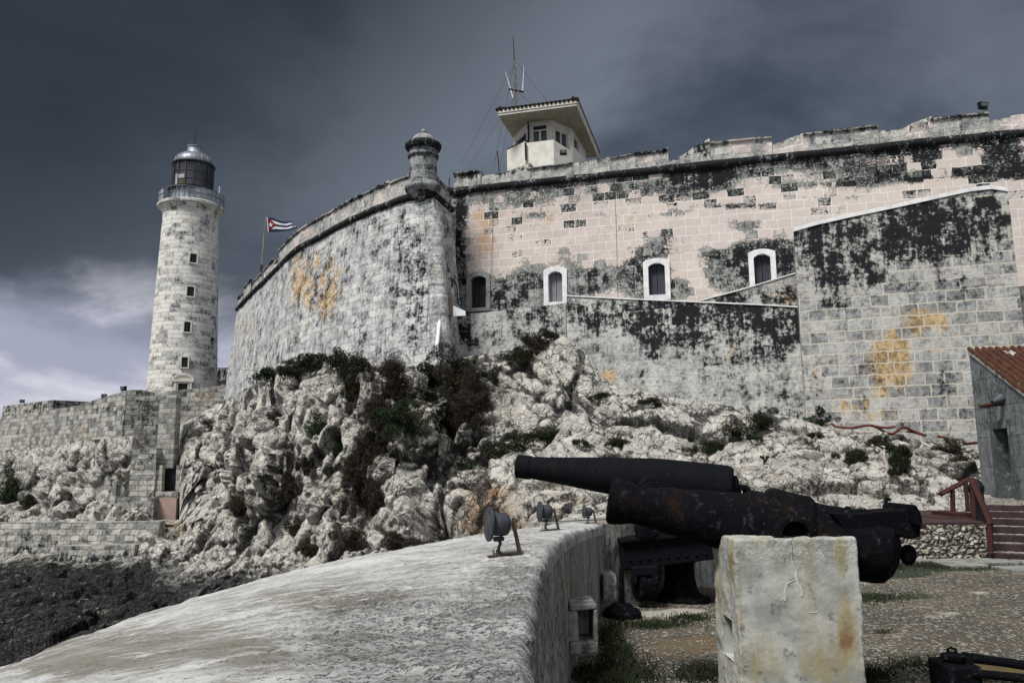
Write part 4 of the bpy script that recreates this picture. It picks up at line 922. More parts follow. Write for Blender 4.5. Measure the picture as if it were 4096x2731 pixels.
# raised block at the far left and dark wall piece behind the lighthouse
def block(name, label, cat, x0, x1, yt, yb, z, dep, mat, z2=None, grime=.3, **kw):
    a, b_ = P(x0, yt, z), P(x1, yt, z2 or z); a[2] = b_[2] = (a[2]+b_[2])/2; zb_ = min(P(x0, yb, z)[2], P(x1, yb, z2 or z)[2])
    return closed_wall(name, label, cat, [a[:2], b_[:2]], a[2], zb_, dep, mat, {'grime': [((x0+x1)/2, (yt+yb)/2, abs(x1-x0), abs(yb-yt), grime)]}, .2, .2, 0, .06, **kw)
block('wall_block', 'dark raised masonry block standing on the far left end of the sea wall', 'wall', 12, 211, 1612, 1660, 74.8, 3.0, 'far_stone', z2=68.6, grime=.45)
block('rampart', 'dark wall showing between the lighthouse and the bastion', 'wall', 835, 960, 1470, 1560, 72, 2, 'far_stone', grime=.6)
# mound of the platform the lighthouse stands on
MB().prism([(*F0, -1), (*F1, -1), (*F2, -1), (*F3, -1), (F3[0]+6, F3[1]+30, -1), (F0[0], F0[1]+30, -1)], (0, 0, 6.4)).build('ground_terrace', MATS['far_stone'], None).location = (0, 1.0, 0)
tag(bpy.data.objects['ground_terrace'], kind='structure')

# wall pier with the dark opening under it
pz_ = 56.6
pier = thing('wall_pier', 'pale stone pier above a dark square opening and a pink plaster panel', 'wall', (*P(665, 1900, pz_)[:2], P(665, 2080, pz_)[2]))
def pslab(name, x0, x1, yt, yb, z, dep, mat, parent, grime=0, noise=.08, warm=0):
    a, b_ = P(x0, yt, z), P(x1, yt, z); zt2 = (a[2]+b_[2])/2; zb2 = P(x0, yb, z)[2]
    V, uv, s, N, Z = wallsheet([a[:2], b_[:2]], zt2, zb2, .18, .18, 0, noise=noise)
    nu, nv = V.shape[:2]; t_ = V[:, -1].copy(); k2 = t_+[0, dep, 0]; b2 = V[:, 0]+[0, dep, 0]
    V2 = np.concatenate([V, k2[:, None], b2[:, None]], 1); uv2 = np.concatenate([uv, uv[:, -1:], uv[:, :1]], 1)
    return mesh(name, V2, [tuple(q) for q in gridf(nu, nv+2)]+[tuple(range(nv+2))[::-1], tuple((nu-1)*(nv+2)+i for i in range(nv+2))], MATS[mat], parent, uv=uv2, attrs={'grime': np.full(V2.shape[:2], float(grime)), 'warm': np.full(V2.shape[:2], float(warm))})
pslab('pier_upper', 640, 706, 1580, 1872, pz_+.5, .9, 'far_stone', pier, -.15)
pslab('jamb', 620, 650, 1860, 1975, pz_-.1, .5, 'far_stone', pier, -.1)
pslab('jamb', 706, 724, 1860, 1985, pz_-.1, 1.2, 'far_stone', pier, 0)
pslab('opening', 640, 716, 1862, 1972, pz_+.75, .5, 'shutter_dark', pier)
pslab('sill', 620, 712, 1966, 1992, pz_-.25, 3, 'far_stone', pier, .1)
pslab('plaster_panel', 614, 706, 1990, 2079, pz_-.35, 3, 'pink_plaster', pier, noise=.03)
but = thing('rubble_buttress', 'rough rubble buttress left of the dark square opening', 'wall', (*P(575, 1900, 56.8)[:2], P(575, 2078, 56.8)[2]))
pslab('shaft', 527, 626, 1792, 1990, 56.3, .9, 'far_stone', but, .18, .18)
pslab('footing', 590, 617, 1988, 2079, 55.6, 4, 'far_stone', but, 0, .08)
pslab('footing', 470, 592, 1990, 2079, 56.0, 4, 'far_stone', but, .05, .3)
# retaining wall of the shore road
G0, G1 = P(-400, 2100, 52.6)[:2], P(640, 2100, 50.2)[:2]
closed_wall('retaining_wall', 'stepped stone retaining wall holding up the shore road at the lower left', 'wall', [G0, G1], tl2([G0, G1], [(-400, 2092), (640, 2084)]), -7.5, .5, 'far_stone',
            {'grime': [(300, 2300, 700, 90, .6), (150, 2150, 160, 40, .35), (400, 2130, 50, 40, .2), (60, 2210, 80, 40, .3), (300, 2450, 900, 150, .9)], 'warm': [(360, 2178, 120, 8, .9), (300, 2200, 60, 30, .3)]}, .22, .22, .10, .25)
G2, G3 = P(-100, 2100, 49.0)[:2], P(520, 2100, 48.0)[:2]
closed_wall('retaining_wall', 'lower black wet stone step in front of the shore road wall', 'wall', [P(215, 2200, 49.5)[:2], P(540, 2200, 48.8)[:2]], tl2([P(215, 2200, 49.5)[:2], P(540, 2200, 48.8)[:2]], [(215, 2186), (540, 2178)]), -8, 2.5, 'far_stone',
            {'grime': [(380, 2250, 600, 60, .35), (380, 2350, 600, 130, .6)], 'warm': []}, .22, .22, .06, .15)
rv_ = [P(-400, 2078, 56), P(-400, 2091, 52.8), P(640, 2084, 50.4), P(615, 2076, 56)]
for q_ in rv_: q_[2] = rv_[0][2]-.15
road = MB().prism([q_-[0, 0, .4] for q_ in rv_], (0, 0, .45)).build('shore_road', MATS['paver'], None); tag(road, kind='structure')
# ------------------------------------------------------------ the rock
COLS = [(-600, [(1850, 90), (1930, 80), (2066, 62), (2092, 56), (2200, 54.5), (2400, 42), (2900, 24)]),
 (0, [(1812, 74.2), (1900, 67.5), (2066, 59.5), (2092, 54), (2200, 52.5), (2400, 41), (2900, 24)]),
 (190, [(1785, 66.8), (1890, 62), (2064, 58.3), (2092, 53.4), (2200, 52), (2400, 40), (2900, 24)]),
 (450, [(1752, 58.0), (1880, 56.4), (2066, 57), (2092, 52), (2200, 50.5), (2400, 39), (2900, 23)]),
 (530, [(1742, 56.9), (1880, 56.2), (2066, 57), (2092, 51.5), (2200, 49), (2400, 37), (2900, 22)]),
 (632, [(1830, 60), (1900, 59.5), (2070, 57.4), (2090, 51.2), (2180, 47), (2380, 36), (2900, 21.5)]),
 (690, [(1830, 59.5), (1900, 58.8), (2060, 56.5), (2100, 51.2), (2180, 47), (2380, 36), (2900, 21.5)]),
 (735, [(1700, 58.9), (1880, 55.6), (2050, 51.8), (2110, 49.5), (2200, 44), (2370, 35), (2900, 21)]),
 (905, [(1605, 59.0), (1750, 55.5), (1950, 49), (2080, 45), (2200, 40.5), (2370, 33), (2900, 20)]),
 (1100, [(1495, 46.3), (1650, 45), (1850, 42), (2000, 39), (2180, 35), (2340, 30), (2900, 18)]),
 (1300, [(1455, 39.6), (1600, 38.6), (1800, 36.3), (1970, 33.8), (2150, 30.5), (2320, 26.5), (2900, 16.5)]),
 (1500, [(1450, 36), (1580, 35), (1780, 33.2), (1950, 31), (2120, 28), (2260, 24.5), (2900, 15.5)]),
 (1720, [(1460, 33.3), (1580, 32.6), (1760, 31), (1920, 29), (2080, 26), (2200, 22.5), (2900, 14.5)]),
 (1850, [(1440, 34.3), (1580, 32.8), (1750, 30.7), (1900, 28.7), (2050, 25.7), (2180, 20.5), (2900, 13.5)]),
 (2100, [(1378, 34.6), (1520, 32.8), (1720, 30), (1880, 27.5), (2030, 23.5), (2150, 18), (2900, 12.6)]),
 (2250, [(1340, 33.9), (1500, 32), (1700, 29), (1870, 26), (2010, 22), (2150, 16.5), (2900, 12.4)]),
 (2330, [(1400, 33.2), (1540, 31.6), (1720, 28.8), (1870, 25.6), (2010, 21.6), (2150, 16.0), (2900, 12.4)]),
 (2440, [(1540, 32.6), (1650, 30.6), (1780, 27.7), (1900, 24.5), (2020, 20.5), (2150, 15.5), (2900, 12.4)]),
 (2950, [(1635, 31.2), (1720, 29), (1830, 26), (1930, 22.5), (2030, 19), (2150, 15.5), (2900, 12.6)]),
 (3200, [(1680, 29.4), (1760, 27.3), (1855, 24.4), (1950, 21.8), (2045, 18.7), (2150, 15.8), (2900, 13.0)]),
 (3300, [(1715, 28.9), (1790, 26.6), (1870, 24), (1960, 21.5), (2050, 18.5), (2150, 16), (2900, 13.5)]),
 (3600, [(1745, 28.0), (1810, 25.8), (1880, 23), (1960, 20.5), (2050, 18), (2150, 16), (2900, 14)]),
 (3900, [(1800, 27.0), (1850, 24.7), (1920, 22), (1990, 19.5), (2060, 17.5), (2150, 16), (2900, 14)]),
 (4200, [(1800, 26.5), (1850, 24.5), (1920, 22), (1990, 19.5), (2060, 17.5), (2150, 16), (2900, 14)])]
cxs = np.array([c[0] for c in COLS], float); cyy = np.array([[p[0] for p in c[1]] for c in COLS], float); czz = np.array([[p[1] for p in c[1]] for c in COLS], float)
def colat(x):
    return np.stack([np.interp(x, cxs, cyy[:, k]) for k in range(7)], -1), np.stack([np.interp(x, cxs, czz[:, k]) for k in range(7)], -1)
def rock_depth(x, y):
    ys, zs = colat(np.array([x])); return float(np.interp(y, ys[0], zs[0]))
gx = np.r_[np.arange(-560, 0, 7), np.arange(0, 720, 3.6), np.arange(720, 1620, 2.3), np.arange(1620, 4190, 4.4)]
ty = np.r_[0, np.cumsum(np.ones(330))]/330
YS, ZS = colat(gx)
# spread rows evenly between the top row and y = 2560 then a few below
nr = 440
PX = np.repeat(gx[:, None], nr+14, 1); PY = np.zeros_like(PX); PD = np.zeros_like(PX)
for i in range(len(gx)):
    yf = np.linspace(YS[i, 0], 2560, 900); zf = np.interp(yf, YS[i], ZS[i]); pf_ = P(np.full(900, gx[i]), yf, zf); dl = np.linalg.norm(np.diff(pf_, axis=0), axis=1)/zf[1:]*40; dl = dl+np.diff(yf)/3185*16
    cum = np.r_[0, np.cumsum(dl)]; ya = np.interp(np.linspace(0, cum[-1], nr), cum, yf); y = np.r_[ya, np.linspace(2575, 2890, 14)]; PY[i] = y; PD[i] = np.interp(y, YS[i], ZS[i])
# soften the kinks of the control net a little
for _ in range(6):
    PD[1:-1] = (PD[:-2]+PD[1:-1]*2+PD[2:])/4; PD[:, 1:-1] = (PD[:, :-2]+PD[:, 1:-1]*2+PD[:, 2:])/4
# stay in front of the battered bastion
def bas_depth(xg, yg):
    w_ = np.full(xg.shape, 999.0); pb = np.array(plan_b)
    for off_ in (0,):
        best = np.full(xg.shape, 999.0); zz = None; pb = np.concatenate([[pb[0]+(pb[0]-pb[1])*2.5], pb])
        dref = np.full(xg.shape, 50.0)
        for it in range(4):
            zt3 = P(xg, yg, dref)[..., 2]; o_ = .10*np.maximum(ZC_BAS-zt3, 0); best = np.full(xg.shape, 999.0); ry = _ray(xg, yg)
            for A_, B_ in zip(pb[:-1], pb[1:]):
                n_ = np.array([B_[1]-A_[1], A_[0]-B_[0]]); n_ /= np.linalg.norm(n_); n_ = n_ if n_@(-A_) > 0 else -n_
                t = ((A_@n_)+o_)/(ry[..., 0]*n_[0]+ry[..., 1]*n_[1]); X_ = ry[..., 0]*t; Y_ = ry[..., 1]*t; u_ = ((X_-o_*n_[0]-A_[0])*(B_-A_)[0]+(Y_-o_*n_[1]-A_[1])*(B_-A_)[1])/((B_-A_)@(B_-A_))
                ok = (u_ > -.35) & (u_ < 1.35) & (t > 0); best = np.where(ok & (Y_ < best), Y_, best)
            dref = np.where(best < 900, best, dref)
    return best
msk = (PX > 880) & (PX < 1745)
cols_ = np.where(msk[:, 0])[0]; WD = bas_depth(PX[cols_], PY[cols_])
# carry the last valid value outwards
topy = YS[cols_, 0][:, None]; lim_ = WD-.95-np.clip(PY[cols_]-topy, 0, 400)*.009
PD[cols_] = np.minimum(PD[cols_], np.where(WD < 900, lim_, 999))
for _ in range(8): PD[1:-1] = (PD[:-2]+PD[1:-1]*2+PD[2:])/4
nz_ = (PX > 596)*(PX < 718)*(PY < 2078); PD = np.where(nz_ > 0, np.maximum(PD, 58.9), PD)
B = P(PX, PY, PD)
nrm = np.cross(np.gradient(B, axis=0), np.gradient(B, axis=1)); nrm /= np.linalg.norm(nrm, axis=-1)[..., None]+1e-9
flipn = np.sign(((EYE-B)*nrm).sum(-1)); nrm *= flipn[..., None]
nrm[..., 2] = np.clip(nrm[..., 2], -.2, 1); nrm /= np.linalg.norm(nrm, axis=-1)[..., None]
for _ in range(20):
    nrm[1:-1] = (nrm[:-2]+nrm[1:-1]+nrm[2:])/3; nrm[:, 1:-1] = (nrm[:, :-2]+nrm[:, 1:-1]+nrm[:, 2:])/3
vd = EYE-B; vd /= np.linalg.norm(vd, axis=-1)[..., None]
obl = sstep(PX, 700, 900)*(1-sstep(PX, 1550, 1750)); nrm = nrm+vd*(.6+.7*obl)[..., None]; nrm /= np.linalg.norm(nrm, axis=-1)[..., None]
warpv = np.stack([fbm(B*.45+k*11.7, 3, 20+k) for k in range(3)], -1)
mv = (sstep(PX, 585, 600)*(1-sstep(PX, 790, 850))*(1-sstep(PY, 2090, 2120)))[..., None]; nrm = nrm*(1-mv)+vd*mv
Q = B+warpv*.5
def facets(Q, size, tilt, seed, anis=(1, 1, 1), rot=0.0):
    c, s_ = math.cos(rot), math.sin(rot); R_ = np.array([[c, 0, -s_], [0, 1, 0], [s_, 0, c]])
    q = (Q@R_.T)*np.array(anis)/size
    f1, f2, d, r = worley(q, seed); t = (_hash((r[..., 0]*9999).astype(int), (r[..., 1]*9999).astype(int), (r[..., 2]*9999).astype(int), seed+3)-.5)
    k = (r[..., 0]-.5)*1.0+(d*(r-.5)).sum(-1)*tilt+d[..., 2]*(.3+t)*tilt*.5
    return k*size, f2-f1
xw = sstep(PX, 620, 900)*(1-sstep(PX, 1700, 2000))
a1, e1 = facets(Q, 3.4, 1.5, 11, (1.15, 1, .85), -.35)
a2, e2 = facets(Q, 1.25, 1.9, 23, (1.2, 1, .85), -.35)
st_, es = facets(Q, 1.0, 1.0, 51, (.55, 1, 2.1), .42)              # dipping strata low on the left
a3, e3 = facets(Q, .50, 1.7, 37, (1.1, 1, .95), -.2)
a4, e4_ = facets(Q, .22, 1.6, 43, (1, 1, 1), .3)
sl_ = blobs(PX, PY, [(950, 2220, 330, 110, .8), (1250, 2260, 200, 80, .6)])
sl_ = np.clip(sl_, 0, 1)
near = np.clip(PD/30, .55, 1.0)
rghT = 1-sstep(PY, 0, 1)*0
disp = (a1*.33)*near+(a2*(1-sl_)+st_*sl_*.8)*.55*near+a3*.50*near+a4*.35*near
disp -= np.exp(-e1*11)*.60*near+(np.exp(-e2*9)*(1-sl_)+np.exp(-es*9)*sl_*.7)*.30*near+np.exp(-e3*7)*.11
disp += fbm(B*2.6, 5, 77, .6)*.09*near+fbm(B*.35, 3, 78)*.9*near
hollow = blobs(PX, PY, [(1850, 2070, 230, 80, 1.4), (1720, 2040, 70, 60, .8), (720, 1990, 12, 60, .0)])
disp -= hollow*1.4
ridge = blobs(PX, PY, [(1600, 1990, 70, 95, 1.0), (1330, 2000, 90, 240, .9), (960, 1780, 90, 160, .8), (1480, 1530, 60, 90, .8), (2450, 1740, 300, 30, .5), (3700, 1960, 120, 50, .5), (3230, 1880, 150, 60, .5), (1200, 1550, 120, 70, .6)])
disp += ridge
edge = np.ones_like(disp); er = np.linspace(0, 1, nr+14)*(nr+14)
fade = sstep(np.arange(nr+14), 0, 26)[None]
roadf = np.exp(-((PY-2079)/16.0)**2)*(1-sstep(PX, 600, 680))
disp = disp*(.22+.78*fade)+.12*(1-fade)
disp *= 1-.55*(1-sstep(PX, 640, 800))*sstep(PY, 2190, 2240)
disp *= 1-.75*(1-sstep(PX, 590, 650))*sstep(PY, 2085, 2095)*(1-sstep(PY, 2190, 2230))
disp *= 1-.9*sstep(PX, 575, 605)*(1-sstep(PX, 712, 735))*(1-sstep(PY, 2080, 2110))*(1-.92*roadf)
flatg = sstep(PX, 3380, 3500)*sstep(PY, 2095, 2150)
disp = disp*(1-.9*flatg)
def blur(a, nx_, ny_):
    for _ in range(nx_): a = np.concatenate([a[:1], (a[:-2]+2*a[1:-1]+a[2:])/4, a[-1:]], 0)
    for _ in range(ny_): a = np.concatenate([a[:, :1], (a[:, :-2]+2*a[:, 1:-1]+a[:, 2:])/4, a[:, -1:]], 1)
    return a
disp = disp*(.85-.38*sstep(PX, 1750, 2150)); disp = blur(disp, 1, 1); d2_ = blur(disp, 1, 1); disp = disp*(1-obl)+d2_*obl
RV = B+nrm*disp[..., None]
e_small = np.exp(-e3*8)*.40+(np.exp(-e2*9)*(1-sl_)+np.exp(-es*9)*sl_)*.6+np.exp(-e1*9)*.8  # crevice mask, used to put shade into the rock colour
# rows that carry the rock back into the walls
bk1 = RV[:, :1].copy(); bk1[..., 1] += 1.6; bk1[..., 0] += bk1[..., 0]*.05; bk2 = bk1.copy(); bk2[..., 2] -= 3
RV2 = np.concatenate([bk2, bk1, RV], 1)
pad = lambda a: np.concatenate([a[:, :1], a[:, :1], a], 1)
dk = blobs(PX, PY, [(1750, 2080, 60, 60, .5), (720, 1930, 30, 120, .4), (1300, 2280, 260, 60, .2), (650, 2350, 380, 130, .9), (950, 2330, 260, 110, .6), (1150, 2250, 160, 80, .25), (480, 2240, 200, 50, .5), (1900, 2050, 60, 40, .3), (300, 1830, 60, 40, .3), (100, 1900, 60, 60, .2), (2400, 1620, 260, 50, .35), (3000, 1690, 250, 40, .4), (3350, 1730, 90, 30, .6), (1150, 1500, 300, 50, .35), (2150, 1400, 200, 50, .6), (2000, 1440, 120, 60, .5), (1650, 1850, 100, 80, .3), (3750, 1850, 120, 60, .4), (3640, 1800, 150, 60, .3), (1130, 1800, 70, 180, .3), (1230, 2100, 110, 90, .25),
   (2700, 1980, 600, 120, -.35), (3000, 1880, 600, 150, -.5), (3600, 1950, 200, 100, -.3), (950, 1800, 120, 150, -.2)])
wm = blobs(PX, PY, [(1850, 2030, 170, 60, .8), (1990, 2070, 140, 60, .8), (1700, 2110, 90, 40, .8), (2050, 1930, 160, 60, .7), (1900, 1960, 120, 50, .8), (2250, 2020, 150, 50, .5), (2050, 2040, 60, 60, .6), (1560, 2020, 60, 70, .35), (420, 1960, 200, 80, .4), (950, 2050, 100, 100, .3), (1150, 1750, 60, 60, .4), (3500, 2050, 60, 30, .5), (2300, 1870, 200, 30, .3), (700, 2100, 80, 20, .8), (1350, 2050, 60, 150, .3)])
wet = sstep(PY+fbm(B*.25, 3, 90)*90+np.clip(700-PX, 0, 400)*.10, 2275-60*(PX < 600), 2360-40*(PX < 600))*(1-sstep(PX, 760, 900)*.0)*(1-sstep(PX, 640, 1000))
wet = np.maximum(wet, .8*blobs(PX, PY, [(520, 2330, 200, 70, 1)]))
moss = blobs(PX, PY, [(1560, 1690, 120, 200, .7), (1750, 1640, 170, 190, 1.1), (1450, 1900, 70, 160, .8), (1900, 1560, 140, 110, .8), (1080, 1470, 200, 40, .6), (1400, 1480, 100, 70, .6), (1900, 2125, 180, 30, .8), (1800, 2060, 90, 40, .5), (1000, 2010, 50, 50, .8), (1170, 1960, 40, 120, .6), (1130, 1850, 50, 100, .4), (2980, 1760, 130, 30, .5), (2850, 1780, 160, 30, .6), (3750, 1840, 100, 40, .7), (60, 1950, 80, 70, .6)])
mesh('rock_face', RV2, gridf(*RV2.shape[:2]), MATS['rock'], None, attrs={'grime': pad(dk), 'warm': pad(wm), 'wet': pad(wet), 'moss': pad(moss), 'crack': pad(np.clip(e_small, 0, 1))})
tag(bpy.data.objects['rock_face'], kind='structure')
def on_rock(x, y, out=0.0):
    i = int(np.argmin(np.abs(gx-x))); j = int(np.argmin(np.abs(PY[i]-y))); return RV[i, j]+nrm[i, j]*out, nrm[i, j]

# sea and the shore floor reach the horizon
def sheet(name, z, mat, X0=-9000, X1=9000, Y0=-9000, Y1=9000):
    o = mesh(name, [(X0, Y0, z), (X1, Y0, z), (X1, Y1, z), (X0, Y1, z)], [(0, 1, 2, 3)], MATS[mat], None, loc=(0, 0, z)); return tag(o, kind='structure')
sheet('sea_water', -7.6, 'sea_water')

# ------------------------------------------------------------ foreground parapet
def smooth_pts(pts, n):
    pts = np.array(pts, float); t = np.r_[0, np.cumsum(np.linalg.norm(np.diff(pts[:, :2], axis=0), axis=1)+1e-6)]
    q = np.linspace(0, t[-1], n); out = np.zeros((n, pts.shape[1]))
    m = np.zeros_like(pts); m[1:-1] = (pts[2:]-pts[:-2])/(t[2:]-t[:-2])[:, None]; m[0] = (pts[1]-pts[0])/(t[1]-t[0]); m[-1] = (pts[-1]-pts[-2])/(t[-1]-t[-2])
    k = np.clip(np.searchsorted(t, q, side='right')-1, 0, len(t)-2); h = (t[k+1]-t[k]); u = (q-t[k])/h
    for d in range(pts.shape[1]):
        out[:, d] = (2*u**3-3*u**2+1)*pts[k, d]+(u**3-2*u**2+u)*h*m[k, d]+(-2*u**3+3*u**2)*pts[k+1, d]+(u**3-u**2)*h*m[k+1, d]
    return out
inn = [P(2110, 2731, 2.17), P(2135, 2460, 3.1), P(2160, 2305, 4.2), P(2192, 2215, 5.0), P(2240, 2155, 5.9), P(2320, 2116, 7.5), P(2408, 2096, 9.3)]
out = [P(-500, 2860, 3.4), P(0, 2664, 4.8), P(600, 2450, 6.2), P(1000, 2334, 7.1), P(1500, 2240, 8.3), P(1900, 2172, 9.5), P(2290, 2102, 10.6)]
inn = [np.array([-.10, -3.5, 1.0]), np.array([.01, .6, 1.0])]+inn
out = [np.array([-3.5, -3.2, .3]), np.array([-3.4, 1.2, .3])]+out
I_, O_ = np.array(inn), np.array(out); K = len(I_)
tt = np.linspace(0, K-1, K); fine = np.r_[np.linspace(0, 1, 12)[:-1], np.linspace(1, K-1, 430)]
def cub(A_, u):
    i = np.clip(np.floor(u).astype(int), 0, K-2); f = (u-i)[:, None]; p = lambda j: A_[np.clip(j, 0, K-1)]
    return .5*((2*p(i))+(-p(i-1)+p(i+1))*f+(2*p(i-1)-5*p(i)+4*p(i+1)-p(i+2))*f**2+(-p(i-1)+3*p(i)-3*p(i+1)+p(i+2))*f**3)
If, Of = cub(I_, fine), cub(O_, fine)
nx = 340; cross = Of-If; width = np.linalg.norm(cross, axis=1)[:, None]; cu = cross/width
prof = np.r_[np.linspace(0, 1, 26)**1.0*.9, .9+np.linspace(0, 1, nx)[1:]**1.25*6]   # only a parameter
# inner vertical face, rounded edge, sloping top, outer face
rr = .075
face = []; zg = 0.0
nfz = 60
for j in range(nfz):
    t = j/nfz; q = If.copy(); q[:, 2] = zg-.3+(If[:, 2]-rr-zg+.3)*t; q[:, :2] -= cu[:, :2]*(.04*(1-t)); face.append(q)
for a in np.linspace(0, math.pi/2, 9):
    q = If+cu*(rr*(1-math.cos(a))); q[:, 2] -= rr*(1-math.sin(a)); face.append(q)
for t in np.linspace(0, 1, nx)[1:]**1.15:
    q = If+cu*(rr+(width-rr-.0)*t); q[:, 2] += .10*math.sin(math.pi*min(1, t*1.0))*np.clip(width[:, 0]/3, 0, 1); q[:, 2] -= .0; face.append(q)
for t in (.03, .1, .3, .6, 1.0):
    q = Of.copy(); q[:, :2] += cu[:, :2]*(.05+t*.8); q[:, 2] -= t*5; face.append(q)
TV = np.stack(face, 1)
tv = TV.copy(); nn = np.zeros_like(tv); nn[:, :nfz+3, :2] = -cu[:, None, :2]; nn[:, nfz+3:, 2] = 1
lng = np.stack([tv[..., 0]*1.0, tv[..., 1]*1.0, tv[..., 2]], -1)
xx, yy = proj(tv); yy = np.where(tv[..., 1] > .3, yy, 5000)
rough = np.clip(blobs(xx, yy, [(1700, 2600, 560, 260, 1.2), (2080, 2450, 200, 330, 1.0), (1500, 2480, 250, 100, .5)])+.25, 0, 1.3)*(xx < 2260)
d = fbm(lng*np.array([2.2, 5, 2]), 4, 61)*.030+fbm(lng*14, 4, 62, .6)*.012*(.5+rough*1.2)+np.clip(fbm(lng*30, 3, 63), 0, 1)*.010*rough
tv += nn*d[..., None]
wmp = blobs(xx, yy, [(500, 2620, 600, 90, .7), (1250, 2420, 420, 45, .5), (1300, 2390, 300, 40, .9), (700, 2560, 400, 60, .9), (300, 2660, 300, 60, 1.0), (1000, 2640, 200, 50, .7), (1700, 2260, 200, 20, .4)])
topm = mesh('parapet_wall', tv, gridf(*tv.shape[:2]), MATS['parapet_concrete'], None, attrs={'rough': rough, 'warm': wmp}, loc=(0, 5, 0), smooth=True)
topm.data.materials.append(MATS['parapet_face'])
nfaces = (tv.shape[0]-1)*(tv.shape[1]-1); mi = np.tile((np.arange(tv.shape[1]-1) < nfz-2).astype(np.int32), tv.shape[0]-1); topm.data.polygons.foreach_set('material_index', mi)
tag(topm, 'broad sloping concrete parapet in the foreground with a rough rounded inner edge, carrying the floodlights', 'parapet')
# the return of the parapet past its corner
rin = [(*I_[-1][:2],), (1.78, 9.95), (2.9, 11.3), (4.6, 13.4)]
V, uv, s, N, Z = wallsheet([np.array(r[:2]) for r in rin], float(I_[-1][2]), -.3, .05, .05, 0, noise=.02, nscale=3)
nu, nv = V.shape[:2]; bkk = V[:, -1].copy(); bkk[:, :2] -= N*1.3; bkk[:, 2] -= .05; bb = bkk.copy(); bb[:, 2] = -4
rd_ = V[:, -1].copy(); rd_[:, :2] -= N*.05; rd_[:, 2] += .02
V2 = np.concatenate([V, rd_[:, None], bkk[:, None], bb[:, None]], 1)
ro = mesh('parapet_wall', V2, [tuple(q) for q in gridf(nu, nv+3)]+[tuple(range(nv+3))[::-1]], MATS['parapet_face'], None, loc=(2.2, 10.5, 0))
tag(ro, 'short dark streaked return of the parapet behind the guns', 'parapet')

# ------------------------------------------------------------ plaza ground
gx2 = np.linspace(-.4, 30, 420)**1.0; gy2 = np.r_[np.linspace(-6, 3, 30)[:-1], np.linspace(3, 17.5, 340), np.linspace(18, 22, 10)]
GX, GY = np.meshgrid(np.r_[np.linspace(-.2, 11, 420), np.linspace(11.2, 40, 60)], gy2, indexing='ij')
# keep the sheet inside the parapet line
lim = np.interp(GY, [p[1] for p in inn]+[9.95, 11.3, 13.4, 15], [p[0] for p in inn]+[1.78, 2.9, 4.6, 5.2])-.06
GX2 = np.maximum(GX, lim)
GV = np.stack([GX2, GY, np.zeros_like(GX2)], -1); GV[..., 2] = fbm(GV*1.3, 4, 31)*.035+fbm(GV*9, 3, 32)*.012-.005
xx, yy = proj(GV); yy = np.where(GY > 1.5, yy, 9000)
ga = {'green': blobs(xx, yy, [(3700, 2262, 400, 26, 1.3), (3600, 2300, 160, 16, .9), (3480, 2390, 200, 26, .75), (2620, 2500, 150, 22, .9), (2440, 2560, 70, 40, .8), (2750, 2470, 90, 18, .8), (2500, 2680, 140, 60, .9), (2800, 2690, 120, 40, .9), (3540, 2530, 80, 14, .7), (3650, 2650, 200, 25, .6), (3450, 2700, 120, 40, .9), (3700, 2380, 120, 14, .5), (3720, 2460, 60, 14, .5), (3500, 2610, 60, 20, .4)]),
      'pale': blobs(xx, yy, [(2620, 2455, 200, 20, .75), (2750, 2440, 120, 12, .7), (3760, 2460, 120, 22, .75), (3700, 2420, 70, 16, .6), (3920, 2370, 70, 14, .6), (3440, 2370, 100, 14, .5), (2450, 2620, 60, 30, .5), (4000, 2300, 100, 10, .2), (3480, 2330, 90, 14, .6)]),
      'sand': blobs(xx, yy, [(2700, 2600, 200, 70, .8), (2850, 2560, 100, 60, .5), (4000, 2550, 200, 60, .2)])}
gnd = mesh('gravel_ground', GV, gridf(*GV.shape[:2]), MATS['gravel_ground'], None, attrs=ga, smooth=True); tag(gnd, kind='structure')
# square grey pavers by the steps
pv = MB(); random.seed(8)
for r_ in range(5):
    for c_ in range(8):
        y_ = 11.55+r_*.30; x_ = 7.0+c_*.62+(r_ % 2)*.3-r_*.28
        if random.random() < .9: pv.box((x_, y_, -.02), (x_+.58, y_+.27, .035+random.random()*.012))
po = pv.build('paved_path', MATS['paver'], None, bevel=.01); tag(po, kind='structure')
# ------------------------------------------------------------ concrete block that carries the near gun
BZ = 5.5
bl0, br0 = P(2937, 2157, BZ), P(3421, 2145, BZ); btop = (bl0[2]+br0[2])/2; bdep = .60
bx0, bx1 = bl0[0]-.005, br0[0]+.012; by0, by1 = BZ, BZ+bdep
blk = thing('concrete_block', 'tall pale concrete block stained ochre, holding up the rusty gun', 'gun support', ((bx0+bx1)/2, (by0+by1)/2, 0))
def facegrid(o, u, v, nu, nv, hole=None):
    o, u, v = map(lambda q: np.asarray(q, float), (o, u, v)); a = np.linspace(0, 1, nu); b_ = np.linspace(0, 1, nv)
    V = o+a[:, None, None]*u+b_[None, :, None]*v; mask = None
    if hole:
        ac, bc = (a[:-1]+a[1:])/2, (b_[:-1]+b_[1:])/2; mask = np.ones((nu-1, nv-1), bool)
        for (a0, a1, b0, b1) in hole: mask[np.ix_((ac > a0) & (ac < a1), (bc > b0) & (bc < b1))] = False
    return V, mask
def soften(V, lo, hi, r=.022):
    """pull points near the box edges inwards so that the arris is worn"""
    q = np.clip(V, lo+r, hi-r); dlt = V-q; L = np.linalg.norm(dlt, axis=-1, keepdims=True); far = L[..., 0] > r
    V = np.where(far[..., None], q+dlt/np.maximum(L, 1e-9)*r, V); return V
lo = np.array([bx0, by0, -.3]); hi = np.array([bx1, by1, btop])
VV = []; FF = []; off = 0
